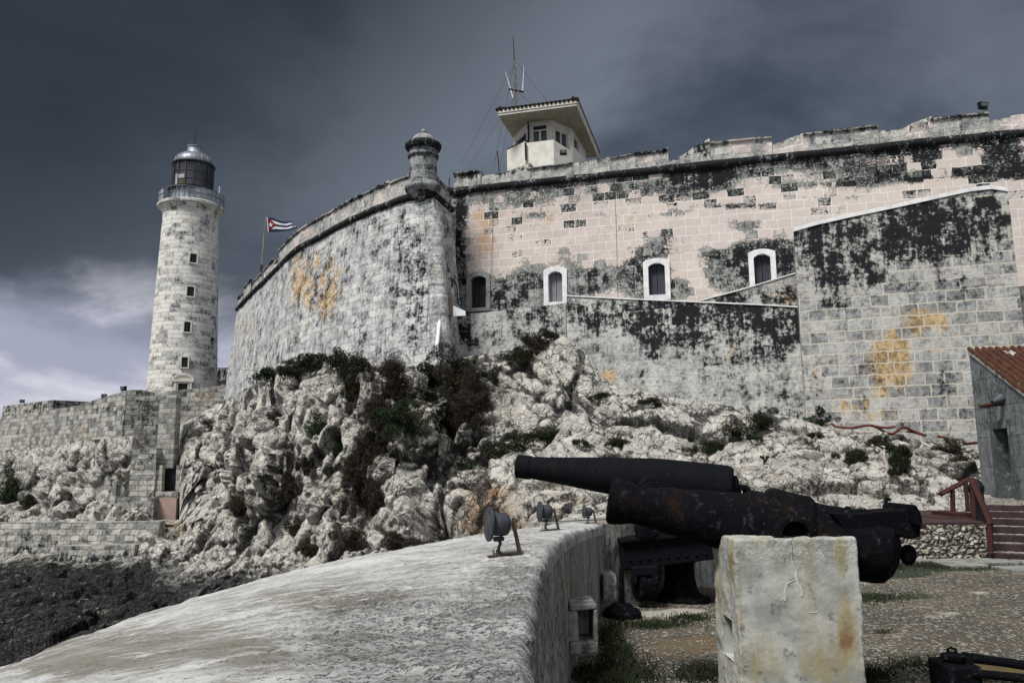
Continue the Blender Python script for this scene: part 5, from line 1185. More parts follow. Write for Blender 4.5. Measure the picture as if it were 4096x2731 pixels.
sides = [(((bx0, by0, -.3), (bx1-bx0, 0, 0), (0, 0, btop+.3)), None, 180, 300), (((bx0, by1, -.3), (0, by0-by1, 0), (0, 0, btop+.3)), [(.34, .76, .404, .60)], 120, 200), (((bx1, by0, -.3), (0, by1-by0, 0), (0, 0, btop+.3)), None, 60, 120), (((bx0, by0, btop), (bx1-bx0, 0, 0), (0, by1-by0, 0)), None, 180, 120), (((bx1, by1, -.3), (bx0-bx1, 0, 0), (0, 0, btop+.3)), None, 40, 80)]
for (a, hole, nu_, nv_) in sides:
    V, mk = facegrid(*a, nu_, nv_, hole); V = soften(V, lo, hi, .02)
    n_ = np.clip(V-(lo+hi)/2, -1, 1)*0; c = (lo+hi)/2
    V = V+np.stack([fbm(V*7+k*5.1, 4, 40+k, .6) for k in range(3)], -1)*.0055*(1+2.6*np.exp(-np.minimum(np.abs(V[..., 2]-btop), np.minimum(np.abs(V[..., 0]-bx0), np.abs(V[..., 0]-bx1)))[..., None]/.03))
    FF.append(gridf(nu_, nv_, mk, off=off)); VV.append(V.reshape(-1, 3)); off += nu_*nv_
VV = np.concatenate(VV); xx, yy = proj(VV)
def dline(x, y, pts, w_):
    r = np.zeros(np.shape(x))
    for (ax_, ay_), (bx_, by_) in zip(pts[:-1], pts[1:]):
        t = np.clip(((x-ax_)*(bx_-ax_)+(y-ay_)*(by_-ay_))/((bx_-ax_)**2+(by_-ay_)**2), 0, 1); dd = np.hypot(x-ax_-t*(bx_-ax_), y-ay_-t*(by_-ay_)); r = np.maximum(r, np.exp(-(dd/w_)**2))
    return r
jx = fbm(np.stack([xx*.03, yy*.03, xx*0], -1), 3, 5)*9
cl_ = np.maximum(dline(xx+jx, yy, [(3176, 2250), (3182, 2275), (3186, 2310), (3200, 2345), (3206, 2380)], 6.5), dline(xx+jx, yy, [(3178, 2320), (3150, 2335), (3142, 2365), (3146, 2400)], 3))
cl_ = np.maximum(cl_, dline(xx+jx, yy, [(3146, 2385), (3130, 2400)], 2.5)); cl_ = np.maximum(cl_, dline(xx, yy+jx, [(3240, 2452), (3270, 2445)], 2.5))
dl_ = dline(xx+jx, yy, [(3168, 2150), (3170, 2200), (3177, 2250)], 2.5)
ba = {'warm': blobs(xx, yy, [(3370, 2200, 35, 60, .9), (3250, 2190, 18, 60, .5), (3030, 2170, 25, 25, .5), (3390, 2500, 40, 120, .9), (3390, 2580, 60, 60, .5), (3060, 2600, 60, 100, .3), (3200, 2660, 200, 60, .3), (3370, 2280, 20, 40, .5), (2960, 2500, 12, 300, .5), (2925, 2250, 10, 120, 1.0), (2880, 2300, 10, 200, .5)]),
      'rough': blobs(xx, yy, [(3200, 2180, 400, 90, 1.3), (2960, 2650, 60, 80, .6)]), 'crackline': cl_, 'darkline': dl_}
mesh('body', VV, np.concatenate(FF), MATS['block_concrete'], blk, attrs=ba, smooth=True)
pk = MB()
for (a0, a1, b0, b1) in [(.34, .76, .404, .60)]:
    ya, yb = by1-a1*bdep, by1-a0*bdep; za, zb_ = -.3+b0*(btop+.3), -.3+b1*(btop+.3); x0_, x1_ = bx0+.0, bx0+.55
    pk._add([(x0_, ya, za), (x0_, yb, za), (x1_, yb, za), (x1_, ya, za), (x0_, ya, zb_), (x0_, yb, zb_), (x1_, yb, zb_), (x1_, ya, zb_)], [(0, 1, 2, 3), (4, 7, 6, 5), (0, 3, 7, 4), (1, 5, 6, 2), (3, 2, 6, 7)])
pk.build('pocket', MATS['block_concrete'], blk)

# ------------------------------------------------------------ guns
def gun_surface(name, A_, B_, x0, x1, prof, mat, parent, seg=96, jit=.01, jsc=9, step=6, scale_z=None):
    """prof: (pixel along the axis, pixel radius) turned round the axis A_-B_"""
    A_, B_ = np.asarray(A_, float), np.asarray(B_, float); ax = B_-A_; L = np.linalg.norm(ax); ax /= L
    pr = []
    for (xa, ra), (xb, rb) in zip(prof[:-1], prof[1:]):
        n = max(1, int(abs(xb-xa)/step)); pr += [(xa+(xb-xa)*k/n, ra+(rb-ra)*k/n) for k in range(n)]
    pr.append(prof[-1]); v = []; M_ = MB()
    e1 = np.cross(ax, [0, 0, 1.]); e1 /= np.linalg.norm(e1); e2 = np.cross(ax, e1); th = np.linspace(0, 2*math.pi, seg+1)
    V = []
    for x, r in pr:
        c = A_+ax*L*(x-x0)/(x1-x0); rr_ = r*c[1]/3185; V.append(c+rr_*(np.cos(th)[:, None]*e1+np.sin(th)[:, None]*e2))
    V = np.array(V); dr_ = V-V.mean(1, keepdims=True); Ln = np.linalg.norm(dr_, axis=-1, keepdims=True)+1e-6
    d = (fbm(V*jsc, 4, 12, .6)*jit)[..., None]; d[:, -1] = d[:, 0]; V = V+dr_/Ln*d*np.clip(Ln/.05, 0, 1)
    return mesh(name, V, gridf(*V.shape[:2]), MATS[mat], parent, smooth=True), ax, e1, e2
gA, gB = P(2450, 2000, 6.15), P(3480, 2190, 5.80)
g1 = thing('cannon', 'big rusted iron gun barrel lying across the pale concrete block, muzzle to the left', 'cannon', ((gA+gB)/2), 'old guns on the terrace')
_, gax, ge1, ge2 = gun_surface('barrel', gA, gB, 2450, 3480, [(2600, 0), (2600, 42), (2446, 44), (2440, 52), (2436, 78), (2444, 88), (2475, 90), (2510, 84), (2545, 74), (2600, 76), (2700, 90), (2870, 108), (2980, 119), (2990, 128), (3000, 135), (3062, 137), (3066, 150), (3078, 158), (3100, 160), (3232, 152), (3246, 144), (3250, 134), (3330, 132), (3420, 134), (3500, 134), (3535, 126), (3565, 92), (3580, 60), (3582, 22)], 'rusted_iron', g1, 110, .014, 7)
gun_surface('cascabel', gA, gB, 2450, 3480, [(3570, 24), (3585, 20), (3596, 24), (3604, 34), (3618, 39), (3634, 36), (3646, 24), (3650, 0)], 'rusted_iron', g1, 40, .006, 14, 4)
# trunnion seat: a ring with a hollow, facing the viewer
tcn = P(3182, 2140, 5.53); to = MB(); sc1 = 5.5/3185
to.lathe(tcn+np.array([0, .02, 0]), (0, -1, 0), [(-.14, 72*sc1), (.0, 74*sc1), (.03, 70*sc1), (.035, 56*sc1), (.02, 52*sc1), (-.07, 50*sc1), (-.07, .001)], 48, cap=False)
to.build('trunnion', MATS['rusted_iron'], g1, smooth=True, jitter=.006, jscale=14)
# breech carrier tray with its end plate
def pxprism(px, z, dz_, jitter=0): return [P(x, y, z) for x, y in px], (0, dz_, 0)
tr_ = MB(); a_, e_ = pxprism([(3330, 2052), (3400, 2052), (3520, 2048), (3650, 2036), (3676, 2040), (3684, 2100), (3680, 2146), (3640, 2156), (3590, 2142), (3570, 2136), (3500, 2150), (3400, 2150)], 5.62, .34); tr_.prism(a_, e_)
tr_.build('breech_tray', MATS['rusted_iron'], g1, bevel=.008, jitter=.01, jscale=10)
ep = MB(); a_, e_ = pxprism([(3650, 2040), (3654, 2024), (3660, 2016), (3668, 2022), (3680, 2042), (3688, 2068), (3690, 2094), (3684, 2104), (3660, 2098)], 5.55, .46); ep.prism(a_, e_); ep.build('end_plate', MATS['rusted_iron'], g1, bevel=.01, jitter=.006, jscale=10)
hk = MB(); hk.box((-.0, -.03, -.02), (.055, .03, .02), None) if False else None
a_, e_ = pxprism([(3686, 2094), (3706, 2092), (3707, 2114), (3688, 2114)], 5.72, .08); MB().prism(a_, e_).build('latch', MATS['red_paint'], g1, bevel=.004)
sg = MB(); a_, e_ = pxprism([(3382, 2042), (3390, 2034), (3397, 2024), (3404, 2032), (3414, 2044), (3412, 2056), (3384, 2056)], 5.75, .06); sg.prism(a_, e_)
a_, e_ = pxprism([(3412, 2041), (3478, 2038), (3481, 2046), (3466, 2052), (3452, 2048), (3414, 2050)], 5.75, .05); sg.prism(a_, e_)
for xk in (3431, 3441, 3449, 3460): c = P(xk, 2040, 5.77); sg.tube([c, c+[0, 0, .016]], .0045, 6)
a_, e_ = pxprism([(3478, 2050), (3520, 2042), (3578, 2038), (3582, 2046), (3500, 2056)], 5.7, .05); sg.prism(a_, e_)
sg.build('sight', MATS['rusted_iron'], g1)

hA, hB = P(2068, 1864, 10.2), P(2930, 1952, 9.6)
g2 = thing('cannon', 'smooth black painted gun barrel on an iron carriage behind the rusted gun', 'cannon', ((hA+hB)/2), 'old guns on the terrace')
_, hax, he1, he2 = gun_surface('barrel', hA, hB, 2068, 2930, [(2200, 0), (2200, 24), (2070, 25), (2068, 44), (2072, 46), (2124, 47), (2127, 43.5), (2200, 48), (2440, 71), (2620, 85), (2630, 86), (2720, 87), (2905, 87), (2922, 84), (2930, 74), (2931, 0)], 'dark_iron', g2, 64, .003, 5)
gun_surface('cascabel', hA+he2*0, hB, 2068, 2930, [(2929, 52), (2944, 50), (2952, 36), (2953, 0)], 'dark_iron', g2, 40, .001, 5)
kb = MB(); kc = P(2968, 1966, 9.6); kb.lathe(kc-np.array([0, .10, 0]), (0, 1, 0), [(0, .035), (0, .078), (.02, .085), (.18, .085), (.2, .078), (.2, .035), (0, .035)], 24, cap=False)
a_, e_ = pxprism([(2935, 1950), (2962, 1945), (2962, 1988), (2935, 1985)], 9.55, .14); kb.prism(a_, e_); kb.build('knob', MATS['dark_iron'], g2, smooth=True)
tk = MB(); tk.lathe(P(2604, 1945, 9.45), (0, 1, 0), [(0, .10), (0.04, .13), (.15, .13), (1.0, .13)], 24); tk.build('trunnion', MATS['dark_iron'], g2, smooth=True)
car = MB()
for zz_, dd_ in ((9.25, .10), (9.95, .10)):
    car = MB(); a_, e_ = pxprism([(2545, 1970), (2600, 1925), (2660, 1930), (2760, 1975), (2850, 2020), (2860, 2150), (2700, 2170), (2590, 2150), (2560, 2080)], zz_, dd_); car.prism(a_, e_); car.build('carriage_cheek', MATS['dark_iron'], g2, bevel=.01)
sl2 = MB(); a_, e_ = pxprism([(2484, 2168), (2500, 2158), (2700, 2146), (3000, 2120), (3000, 2215), (2860, 2236), (2740, 2252), (2520, 2280), (2496, 2276)], 9.2, .95); sl2.prism(a_, e_)
sl2.build('slide', MATS['dark_iron'], g2, bevel=.015, jitter=.006)
fl_ = MB(); a_, e_ = pxprism([(2482, 2160), (2700, 2141), (3000, 2113), (3000, 2121), (2700, 2150), (2482, 2170)], 9.14, 1.07); fl_.prism(a_, e_)
for k in range(10): c = P(2520+k*38, 2240-k*3.2, 9.2); fl_.lathe(c, (0, -1, 0), [(0, .018), (.012, .016), (.02, .006)], 10)
fl_.build('slide_flange', MATS['dark_iron'], g2)
wd = MB(); wd.lathe(P(2587, 2122, 9.12), (0, 1, 0), [(0, .02), (0, .09), (.015, .118), (.10, .118), (.12, .10), (.3, .10)], 32); wd.build('roller', MATS['rusted_iron'], g2, smooth=True, jitter=.004, jscale=14)
wl = MB(); wl.lathe(P(2577, 2340, 9.2), (1, .25, 0), [(-.11, .03), (-.10, .12), (-.09, .165), (.09, .165), (.10, .12), (.11, .03)], 28); wl.build('traversing_wheel', MATS['rusted_iron'], g2, smooth=True, jitter=.006, jscale=12)
a_, e_ = pxprism([(2530, 2270), (2632, 2262), (2634, 2330), (2616, 2345), (2606, 2300), (2552, 2304), (2548, 2345), (2532, 2330)], 9.05, .12); MB().prism(a_, e_).build('wheel_fork', MATS['dark_iron'], g2, bevel=.01)
pc_ = P(2720, 2330, 9.7); pb = MB(); pg = P(2720, 2402, 9.7)[2]
pb.lathe((pc_[0], pc_[1], 0), (0, 0, 1), [(-.05, .34), (.03, .34), (.05, .25), (.12, .20), (.25, .175), (.40, .17), (.46, .20), (.5, .24)], 32); pb.build('pedestal', MATS['rusted_iron'], g2, smooth=True, jitter=.006)
# round iron base with its post
ib = thing('anchor_plate', 'low round rusty iron plate with an upright post at the foot of the gun carriage', 'iron plate', (*P(2485, 2425, 8.7)[:2], 0))
ic = P(2487, 2420, 8.7); t2 = MB(); t2.lathe((ic[0], ic[1], 0), (0, 0, 1), [(0, .20), (.05, .20), (.07, .18), (.10, .12), (.13, .10), (.14, .03)], 28)
for k in range(8): t2.lathe((ic[0]+.155*math.cos(k*.785), ic[1]+.155*math.sin(k*.785), .05), (0, 0, 1), [(0, .018), (.035, .018)], 8)
t2.build('plate', MATS['rusted_iron'], ib, smooth=True); MB().tube([(ic[0], ic[1], .1), (ic[0]+.01, ic[1], .50)], [.035, .022], 10).build('post', MATS['rusted_iron'], ib)

# stone corbel boxes on the inner face of the parapet
def rblock(name, label, cat, lo_, hi_, mat, rot=0, jit=.02, bev=.02):
    lo_, hi_ = np.array(lo_, float), np.array(hi_, float); c = (lo_+hi_)/2; n_ = 14; VV = []; FF = []; off = 0
    for ax_ in range(3):
        for sg_ in (0, 1):
            u, v = [i for i in range(3) if i != ax_]; a = np.linspace(0, 1, n_); V = np.zeros((n_, n_, 3)); V[..., ax_] = (lo_, hi_)[sg_][ax_]
            V[..., u] = (lo_[u]+(hi_[u]-lo_[u])*a)[:, None]; V[..., v] = (lo_[v]+(hi_[v]-lo_[v])*a)[None]; V = soften(V, lo_, hi_, bev)
            VV.append(V.reshape(-1, 3)); FF.append(gridf(n_, n_, off=off)); off += n_*n_
    V = np.concatenate(VV); V = V+np.stack([fbm(V*8+k*3.3, 4, 70+k) for k in range(3)], -1)*jit
    c2, s2 = math.cos(rot), math.sin(rot); q = V-c; V = np.stack([q[:, 0]*c2-q[:, 1]*s2, q[:, 0]*s2+q[:, 1]*c2, q[:, 2]], -1)+c
    o = mesh(name, V, np.concatenate(FF), MATS[mat], None, loc=(c[0], c[1], lo_[2]), smooth=True); return tag(o, label, cat)
c1_ = P(2330, 2510, 6.3)
nic = thing('stone_niche', 'chipped stone box with a dark recess fixed low on the inner side of the parapet', 'stone box', (c1_[0], 6.4, P(2330, 2610, 6.3)[2]))
nx0, nx1 = P(2278, 2500, 6.25)[0], P(2388, 2500, 6.25)[0]; nz0, nz1 = P(2330, 2612, 6.25)[2], P(2330, 2412, 6.25)[2]
nm_ = MB(); nm_.box((nx0, 6.25, nz1-.05), (nx1, 6.62, nz1)); nm_.box((nx0, 6.25, nz0), (nx1, 6.62, nz0+.09)); nm_.box((nx0-.02, 6.25, nz0+.09), (nx0+.06, 6.62, nz1-.05)); nm_.box((nx1-.035, 6.25, nz0+.09), (nx1, 6.62, nz1-.05)); nm_.box((nx0+.06, 6.45, nz0+.09), (nx1-.035, 6.62, nz1-.05))
o = nm_.build('surround', MATS['parapet_face'], nic, jitter=.03, jscale=9, bevel=.012)
cb = P(2435, 2330, 8.9)
rblock('corbel_stone', 'small square grey stone projecting from the corner of the parapet', 'stone block', (P(2408, 2330, 8.9)[0], 8.8, P(2430, 2400, 8.9)[2]), (P(2462, 2330, 8.9)[0], 9.25, P(2430, 2292, 8.9)[2]), 'parapet_face', jit=.025)

# ------------------------------------------------------------ floodlights on the parapet
def make_flood(label):
    r = thing('floodlight', label, 'floodlight', (0, 0, 0), 'round floodlights along the parapet')
    k = 1.0; L = dict(local=True)
    base = MB(); base.box((-.125, -.03, 0), (.115, .03, .006)); base.box((-.125, -.03, .006), (.115, -.025, .014))
    base.build('base_bar', MATS['rust_bar'], r, **L)
    bo = MB()
    for xx_ in (-.085, -.062): bo.tube([(xx_, -.01, .006), (xx_, -.01, .045)], .005, 6)
    bo.build('bolts', MATS['rust_bar'], r, **L)
    arm = MB(); arm.hexa([(.092, -.022, .006), (.114, -.022, .006), (.114, .022, .006), (.092, .022, .006)], [(.060, -.022, .245), (.076, -.022, .245), (.076, .022, .245), (.060, .022, .245)]); arm.build('bracket', MATS['rust_bar'], r, **L)
    kn = MB(); kn.lathe((.068, 0, .225), (-1, 0, .1), [(0, .012), (.01, .026), (.03, .026), (.032, .014), (.06, .014)], 10); kn.build('hinge', MATS['pale_steel'], r, **L)
    ax = np.array([-.985, -.05, .12]); ax /= np.linalg.norm(ax); c = np.array([.025, 0, .205])
    ho = MB(); ho.lathe(c, ax, [(-.012, .03), (-.012, .062), (.0, .074), (.02, .079), (.085, .080), (.105, .072), (.125, .066)], 28); ho.build('housing', MATS['lamp_housing'], r, smooth=True, jitter=.0015, jscale=30, **L)
    ri = MB(); ri.lathe(c+ax*.12, ax, [(-.004, .06), (-.004, .112), (.002, .118), (.012, .118), (.016, .112), (.016, .10)], 32); rim = ri.build('rim', MATS['lamp_housing'], r, smooth=True, **L)
    gl = MB(); gl.lathe(c+ax*.13, ax, [(0, .10), (.008, .06), (.011, .001)], 28); gl.build('lens', MATS['window_glass'], rim, smooth=True, **L)
    jb = MB(); jb.box((-.075, -.03, .098), (-.005, .03, .128)); jb.build('junction_box', MATS['lamp_housing'], r, bevel=.006, **L)
    cb_ = MB(); cb_.tube([(-.035, 0, .10), (-.03, 0, .08), (-.045, 0, .055), (-.044, 0, .03), (-.03, 0, .008), (-.01, 0, .006)], [.014, .011, .011, .011, .010, .008], 8); cb_.build('conduit', MATS['rust_bar'], r, smooth=True, **L)
    return r
def setfl(o, x, y, z, sc, rz, label):
    p = P(x, y, z); o.location = tuple(p); o.scale = (sc, sc, sc); o.rotation_euler = (0, math.radians(-3), rz); o['label'] = label; return p
fl1 = make_flood('nearest round floodlight on the parapet, on a rusty bracket with a bent conduit')
def parz(x, y):
    j = np.argmin((TV[:, nfz+9:-5, 0]-x)**2+(TV[:, nfz+9:-5, 1]-y)**2); return TV[:, nfz+9:-5, 2].ravel()[j]
def place_on_par(o, x, y, z0_, sc, rz, label):
    zc_ = z0_
    for _ in range(30):
        p = P(x, y, zc_); h_ = parz(p[0], p[1]); need = (EYE[2]-h_-.004)/(EYE[2]-p[2]); zc_ *= 1+.5*(need-1)
    p = P(x, y, zc_); o.location = (p[0], p[1], p[2]+.004); o.scale = (sc,)*3; o.rotation_euler = (math.radians(0), math.radians(-4), rz); o['label'] = label; print('flood depth', zc_)
place_on_par(fl1, 2022, 2221, 5.2, .90, .25, 'nearest round floodlight on the parapet, on a rusty bracket with a bent conduit')
fl2 = copy_tree(fl1); place_on_par(fl2, 2199, 2121, 8.0, .78, .2, 'middle round floodlight, behind the nearest one and below the smooth gun muzzle')
fl3 = copy_tree(fl1); place_on_par(fl3, 2362, 2094, 9.6, .62, .2, 'farthest and smallest round floodlight, just left of the rusted gun muzzle')
# ------------------------------------------------------------ watch cabin on the rampart
CZ = 41.0
cab = thing('watch_cabin', 'white many-sided lookout cabin with a broad tiled hip roof on top of the fort', 'cabin', (*P(2200, 640, 42)[:2], 13.0))
eh = float(P(2305, 424, 40)[2])
rA, rB = PZ(1995, 464, eh), PZ(2305, 424, eh)                       # front eave corners
rC = PZ(2390, 628, eh); rD = rA+(rC-rB)
fsc = MB(); fh = .26
cor = [rA, rB, rC, rD]
cen = sum(cor)/4
ins = lambda k, q: np.array([*(cen[:2]+(q[:2]-cen[:2])*k), q[2]])
ssl = MB(); ssl._add([q-[0, 0, 0] for q in cor], [(0, 1, 2, 3)]); 
ssl.prism([q+[0, 0, .002] for q in cor], (0, 0, .05)); ssl.build('soffit', MATS['soffit'], cab)
for k in range(4):
    a, b_ = cor[k], cor[(k+1) % 4]; u = (b_-a)/np.linalg.norm(b_-a); n_ = np.array([u[1], -u[0], 0]); L = np.linalg.norm(b_-a)
    fsc.box((-.02, -.02, .0), (L+.02, .05, .12), (u, n_, (0, 0, 1)), a); fsc.box((-.06, -.02, .124), (L+.06, .10, fh+.02), (u, n_, (0, 0, 1)), a)
fsc.build('fascia', MATS['cabin_white'], cab)
apx = [cen+np.array([0, 0, 1.35])+(rA-rD)*.12, cen+np.array([0, 0, 1.35])-(rA-rD)*.12]
rf = MB(); up = np.array([0, 0, fh+.03]); e4 = [cen+(q-cen)*1.03+up-np.array([0, 0, 0]) for q in cor]
rf._add([e4[0], e4[1], e4[2], e4[3], apx[0], apx[1]], [(0, 1, 4), (1, 2, 5, 4), (2, 3, 5), (3, 0, 4, 5), (0, 3, 2, 1)])
roof = rf.build('roof', MATS['tile_dark'], cab)
te = MB()
for k in range(4):
    a, b_ = e4[k], e4[(k+1) % 4]; L = np.linalg.norm(b_-a); u = (b_-a)/L; n_ = np.array([u[1], -u[0], 0]); c = int(L/.23); tp_ = apx[0] if k in (0, 3) else apx[1]
    for j in range(c+1):
        p = a+u*(j*L/c); q = p-n_*1.0*min(1, 1); fr = min(j, c-j)/(c/2.0); tgt = p-n_*(.25+1.9*fr); zt2 = .04+(.25+1.9*fr)*.42
        tgt = np.array([tgt[0], tgt[1], p[2]+zt2]); te.tube([p+n_*.06+[0, 0, .0], tgt], .085, 7)
for j in range(4): te.tube([e4[j]+[0, 0, .05], apx[0] if j in (0, 1) else apx[1]], .10, 7)
te.build('roof_tiles', MATS['tile_dark'], roof)
# body polygon (plan) from traced corners
cz_ = [(2055, 580, 43.9), (2108, 540, 42.1), (2208, 540, 41.7), (2292, 560, 43.0), (2342, 600, 46.2)]
bp = [P(*q)[:2] for q in cz_]; bk2 = [bp[-1]+np.array([-1.0, 1.2]), bp[0]+np.array([.3, 2.6])]
poly = bp+bk2; zb0 = float(P(2150, 571, 42)[2])-.02; zlo = 14.2; ztop = eh
def pxz(x, y, i):
    p = hit(x, y, bp[i], bp[i+1]); return p
body = MB(); wnd = []
winpx = {0: (2068, 2099, 2100-2100+540, 574), 1: (2129, 2190, 497, 567), 2: (2223, 2272, 526, 588), 3: (2297, 2307, 552, 590)}
wo = []
for i in range(4):
    A_, B_ = bp[i], bp[i+1]; L = np.linalg.norm(B_-A_); u = (B_-A_)/L; n_ = np.array([u[1], -u[0]]); x0_, x1_, y0_, y1_ = winpx[i]
    s0 = float((hit(x0_, y1_, A_, B_)[:2]-A_)@u); s1 = float((hit(x1_, y1_, A_, B_)[:2]-A_)@u); z1 = hit((x0_+x1_)/2, y0_, A_, B_)[2]; z0_ = hit((x0_+x1_)/2, y1_, A_, B_)[2]
    if i == 3: s0, s1 = .25, min(L-.5, 1.5); z0_, z1 = zb0+.1, zb0+1.1
    if i == 0: s0, s1 = .25, L-.12; z0_, z1 = zb0+.05, zb0+.85
    s0, s1 = max(s0, .06), min(s1, L-.06); ax = ((u[0], u[1], 0), (n_[0], n_[1], 0), (0, 0, 1)); org = (A_[0], A_[1], 0); th_ = -.16
    body.box((0, th_, zlo), (L, 0, z0_), ax, org); body.box((0, th_, z1), (L, 0, ztop-.004), ax, org); body.box((0, th_, z0_), (s0, 0, z1), ax, org); body.box((s1, th_, z0_), (L, 0, z1), ax, org)
    wo.append((ax, org, s0, s1, z0_, z1, i))
for a, b_ in ((bp[-1], bk2[0]), (bk2[0], bk2[1]), (bk2[1], bp[0])):
    L = np.linalg.norm(b_-a); u = (b_-a)/L; body.box((0, -.15, zlo), (L, 0, ztop-.004), ((u[0], u[1], 0), (u[1], -u[0], 0), (0, 0, 1)), (a[0], a[1], 0))
body.build('walls', MATS['cabin_white'], cab)
for ax, org, s0, s1, z0_, z1, i in wo:
    f = MB(); w_ = .055; d0, d1 = -.13, -.06
    f.box((s0, d0, z0_), (s0+w_, d1, z1), ax, org); f.box((s1-w_, d0, z0_), (s1, d1, z1), ax, org); f.box((s0+w_, d0, z1-w_), (s1-w_, d1, z1), ax, org); f.box((s0+w_, d0, z0_), (s1-w_, d1, z0_+w_), ax, org)
    if i in (1, 2): f.box(((s0+s1)/2-.05, d0, z0_+w_), ((s0+s1)/2+.05, d1, z1-w_ if i == 2 else z0_+(z1-z0_)*.64), ax, org)
    if i == 1: f.box((s0+w_, d0, z0_+(z1-z0_)*.64), (s1-w_, d1, z0_+(z1-z0_)*.71), ax, org)
    fo = f.build('window', MATS['white_paint'], cab)
    MB().box((s0, -.125, z0_), (s1, -.11, z1), ax, org).build('pane', MATS['window_glass'], fo)
# balcony parapet in front of the cabin
def pw(pts, zt2, zb2, t_=.14, out_=0):
    m_ = MB()
    for a, b_ in zip(pts[:-1], pts[1:]):
        a, b_ = np.array(a), np.array(b_); L = np.linalg.norm(b_-a); u = (b_-a)/L; m_.box((0, -t_, zb2), (L, 0, zt2), ((u[0], u[1], 0), (u[1], -u[0], 0), (0, 0, 1)), (a[0], a[1], 0))
    return m_
bq = [P(2028, 590, 42.6)[:2], P(2101, 590, 41.4)[:2], P(2106, 590, 41.0)[:2], P(2215, 590, 40.6)[:2], P(2290, 600, 41.4)[:2], P(2330, 600, 43.5)[:2]]
zl = float(P(2060, 583, 42)[2]); zc2 = float(P(2150, 572, 41)[2]); zr_ = float(P(2310, 594, 42)[2])
pw(bq[:2], zl, 13.5).build('balcony_wall', MATS['cabin_white'], cab); pw(bq[2:4], zc2, 13.5).build('balcony_wall', MATS['cabin_white'], cab)
m_ = MB(); a, b_ = bq[3], bq[4]; L = np.linalg.norm(b_-a); u = (b_-a)/L; zq = float(P(2285, 597, 41)[2])
nn_ = np.array([u[1], -u[0]]); m_.hexa([(*a, 13.5), (*b_, 13.5), (*(b_-nn_*.14), 13.5), (*(a-nn_*.14), 13.5)], [(*a, zc2), (*b_, zq), (*(b_-nn_*.14), zq), (*(a-nn_*.14), zc2)]); m_.build('balcony_wall', MATS['cabin_white'], cab)
pw(bq[4:], zr_, 13.5).build('balcony_wall', MATS['cabin_white'], cab)
pw([bq[0]+np.array([0, -.02]), bq[1]+np.array([0, -.02])], zl+.07, zl+.01, .22).build('coping', MATS['maroon'], cab)
MB().tube([P(2112, 492, 41.9), P(2115, 530, 41.9), P(2113, 575, 41.9)], .05, 8).build('conduit', MATS['black_paint'], cab)
MB().tube([P(2102, 572, 40.9), P(2104, 640, 40.9)], .055, 8).build('drain_pipe', MATS['black_paint'], cab)

# radio mast with its guys
MZ = 44.0; mb0 = P(2066, 470, MZ); mtop = P(2061, 236, MZ)
mast = thing('radio_mast', 'thin lattice radio mast with white whip aerials behind the lookout cabin', 'mast', (mb0[0], mb0[1], 13))
lat_ = MB(); w_ = .13; cs = [(-w_, -w_*.6), (w_, -w_*.6), (0, w_)]
zm0, zm1 = 13.2, float(mtop[2]); X0, X1 = float(mb0[0]), float(mtop[0])
cxm = lambda z: X0+(X1-X0)*(z-mb0[2])/(zm1-mb0[2])
for (a, b_) in cs: lat_.tube([(cxm(zm0)+a, MZ+b_, zm0), (cxm(zm1)+a, MZ+b_, zm1)], .018, 5)
z = zm0; k = 0
while z < zm1-.3:
    for i in range(3):
        (a, b_), (c_, d_) = cs[i], cs[(i+1) % 3]
        if k % 2: a, b_, c_, d_ = c_, d_, a, b_
        lat_.tube([(cxm(z)+a, MZ+b_, z), (cxm(z+.25)+c_, MZ+d_, z+.25)], .010, 4)
    z += .25; k += 1
lat_.build('lattice', MATS['pole_metal'], mast)
MB().tube([P(2057, 240, MZ), P(2054, 182, MZ), P(2052, 142, MZ)], [.035, .035, .02], 6).build('top_pole', MATS['black_iron'], mast)
MB().tube([P(2036, 357, MZ), P(2095, 369, MZ)], .055, 6).build('cross_arm', MATS['tile_dark'], mast)
MB().tube([P(2052, 392, MZ), P(2040, 350, MZ), P(2022, 288, MZ)], [.035, .03, .01], 6).build('whip_aerial', MATS['white_plastic'], mast)
MB().tube([P(2090, 364, MZ), P(2096, 264, MZ)], [.035, .01], 6).build('whip_aerial', MATS['white_plastic'], mast)
for (a, b_) in (((2054, 258, MZ), (1845, 655, 38.5)), ((2054, 262, MZ), (1975, 670, 39)), ((2072, 258, MZ), (2215, 440, 46)), ((2060, 385, MZ), (1880, 660, 38.6)), ((2072, 372, MZ), (2160, 440, 46)), ((2054, 390, MZ), (2000, 665, 40))):
    MB().tube([P(*a), P(*b_)], .009, 4).build('guy_wire', MATS['black_iron'], mast)
sm = thing('pole', 'short thin aerial pole standing on the rampart left of the lookout cabin', 'pole', P(1996, 680, 40))
MB().tube([P(1997, 690, 40), P(1989, 604, 40)], .035, 6).build('shaft', MATS['black_iron'], sm); MB().lathe(P(1989, 604, 40), (0, 0, 1), [(-.05, .03), (0, .09), (.04, .02)], 10).build('cap', MATS['zinc_white'], sm)

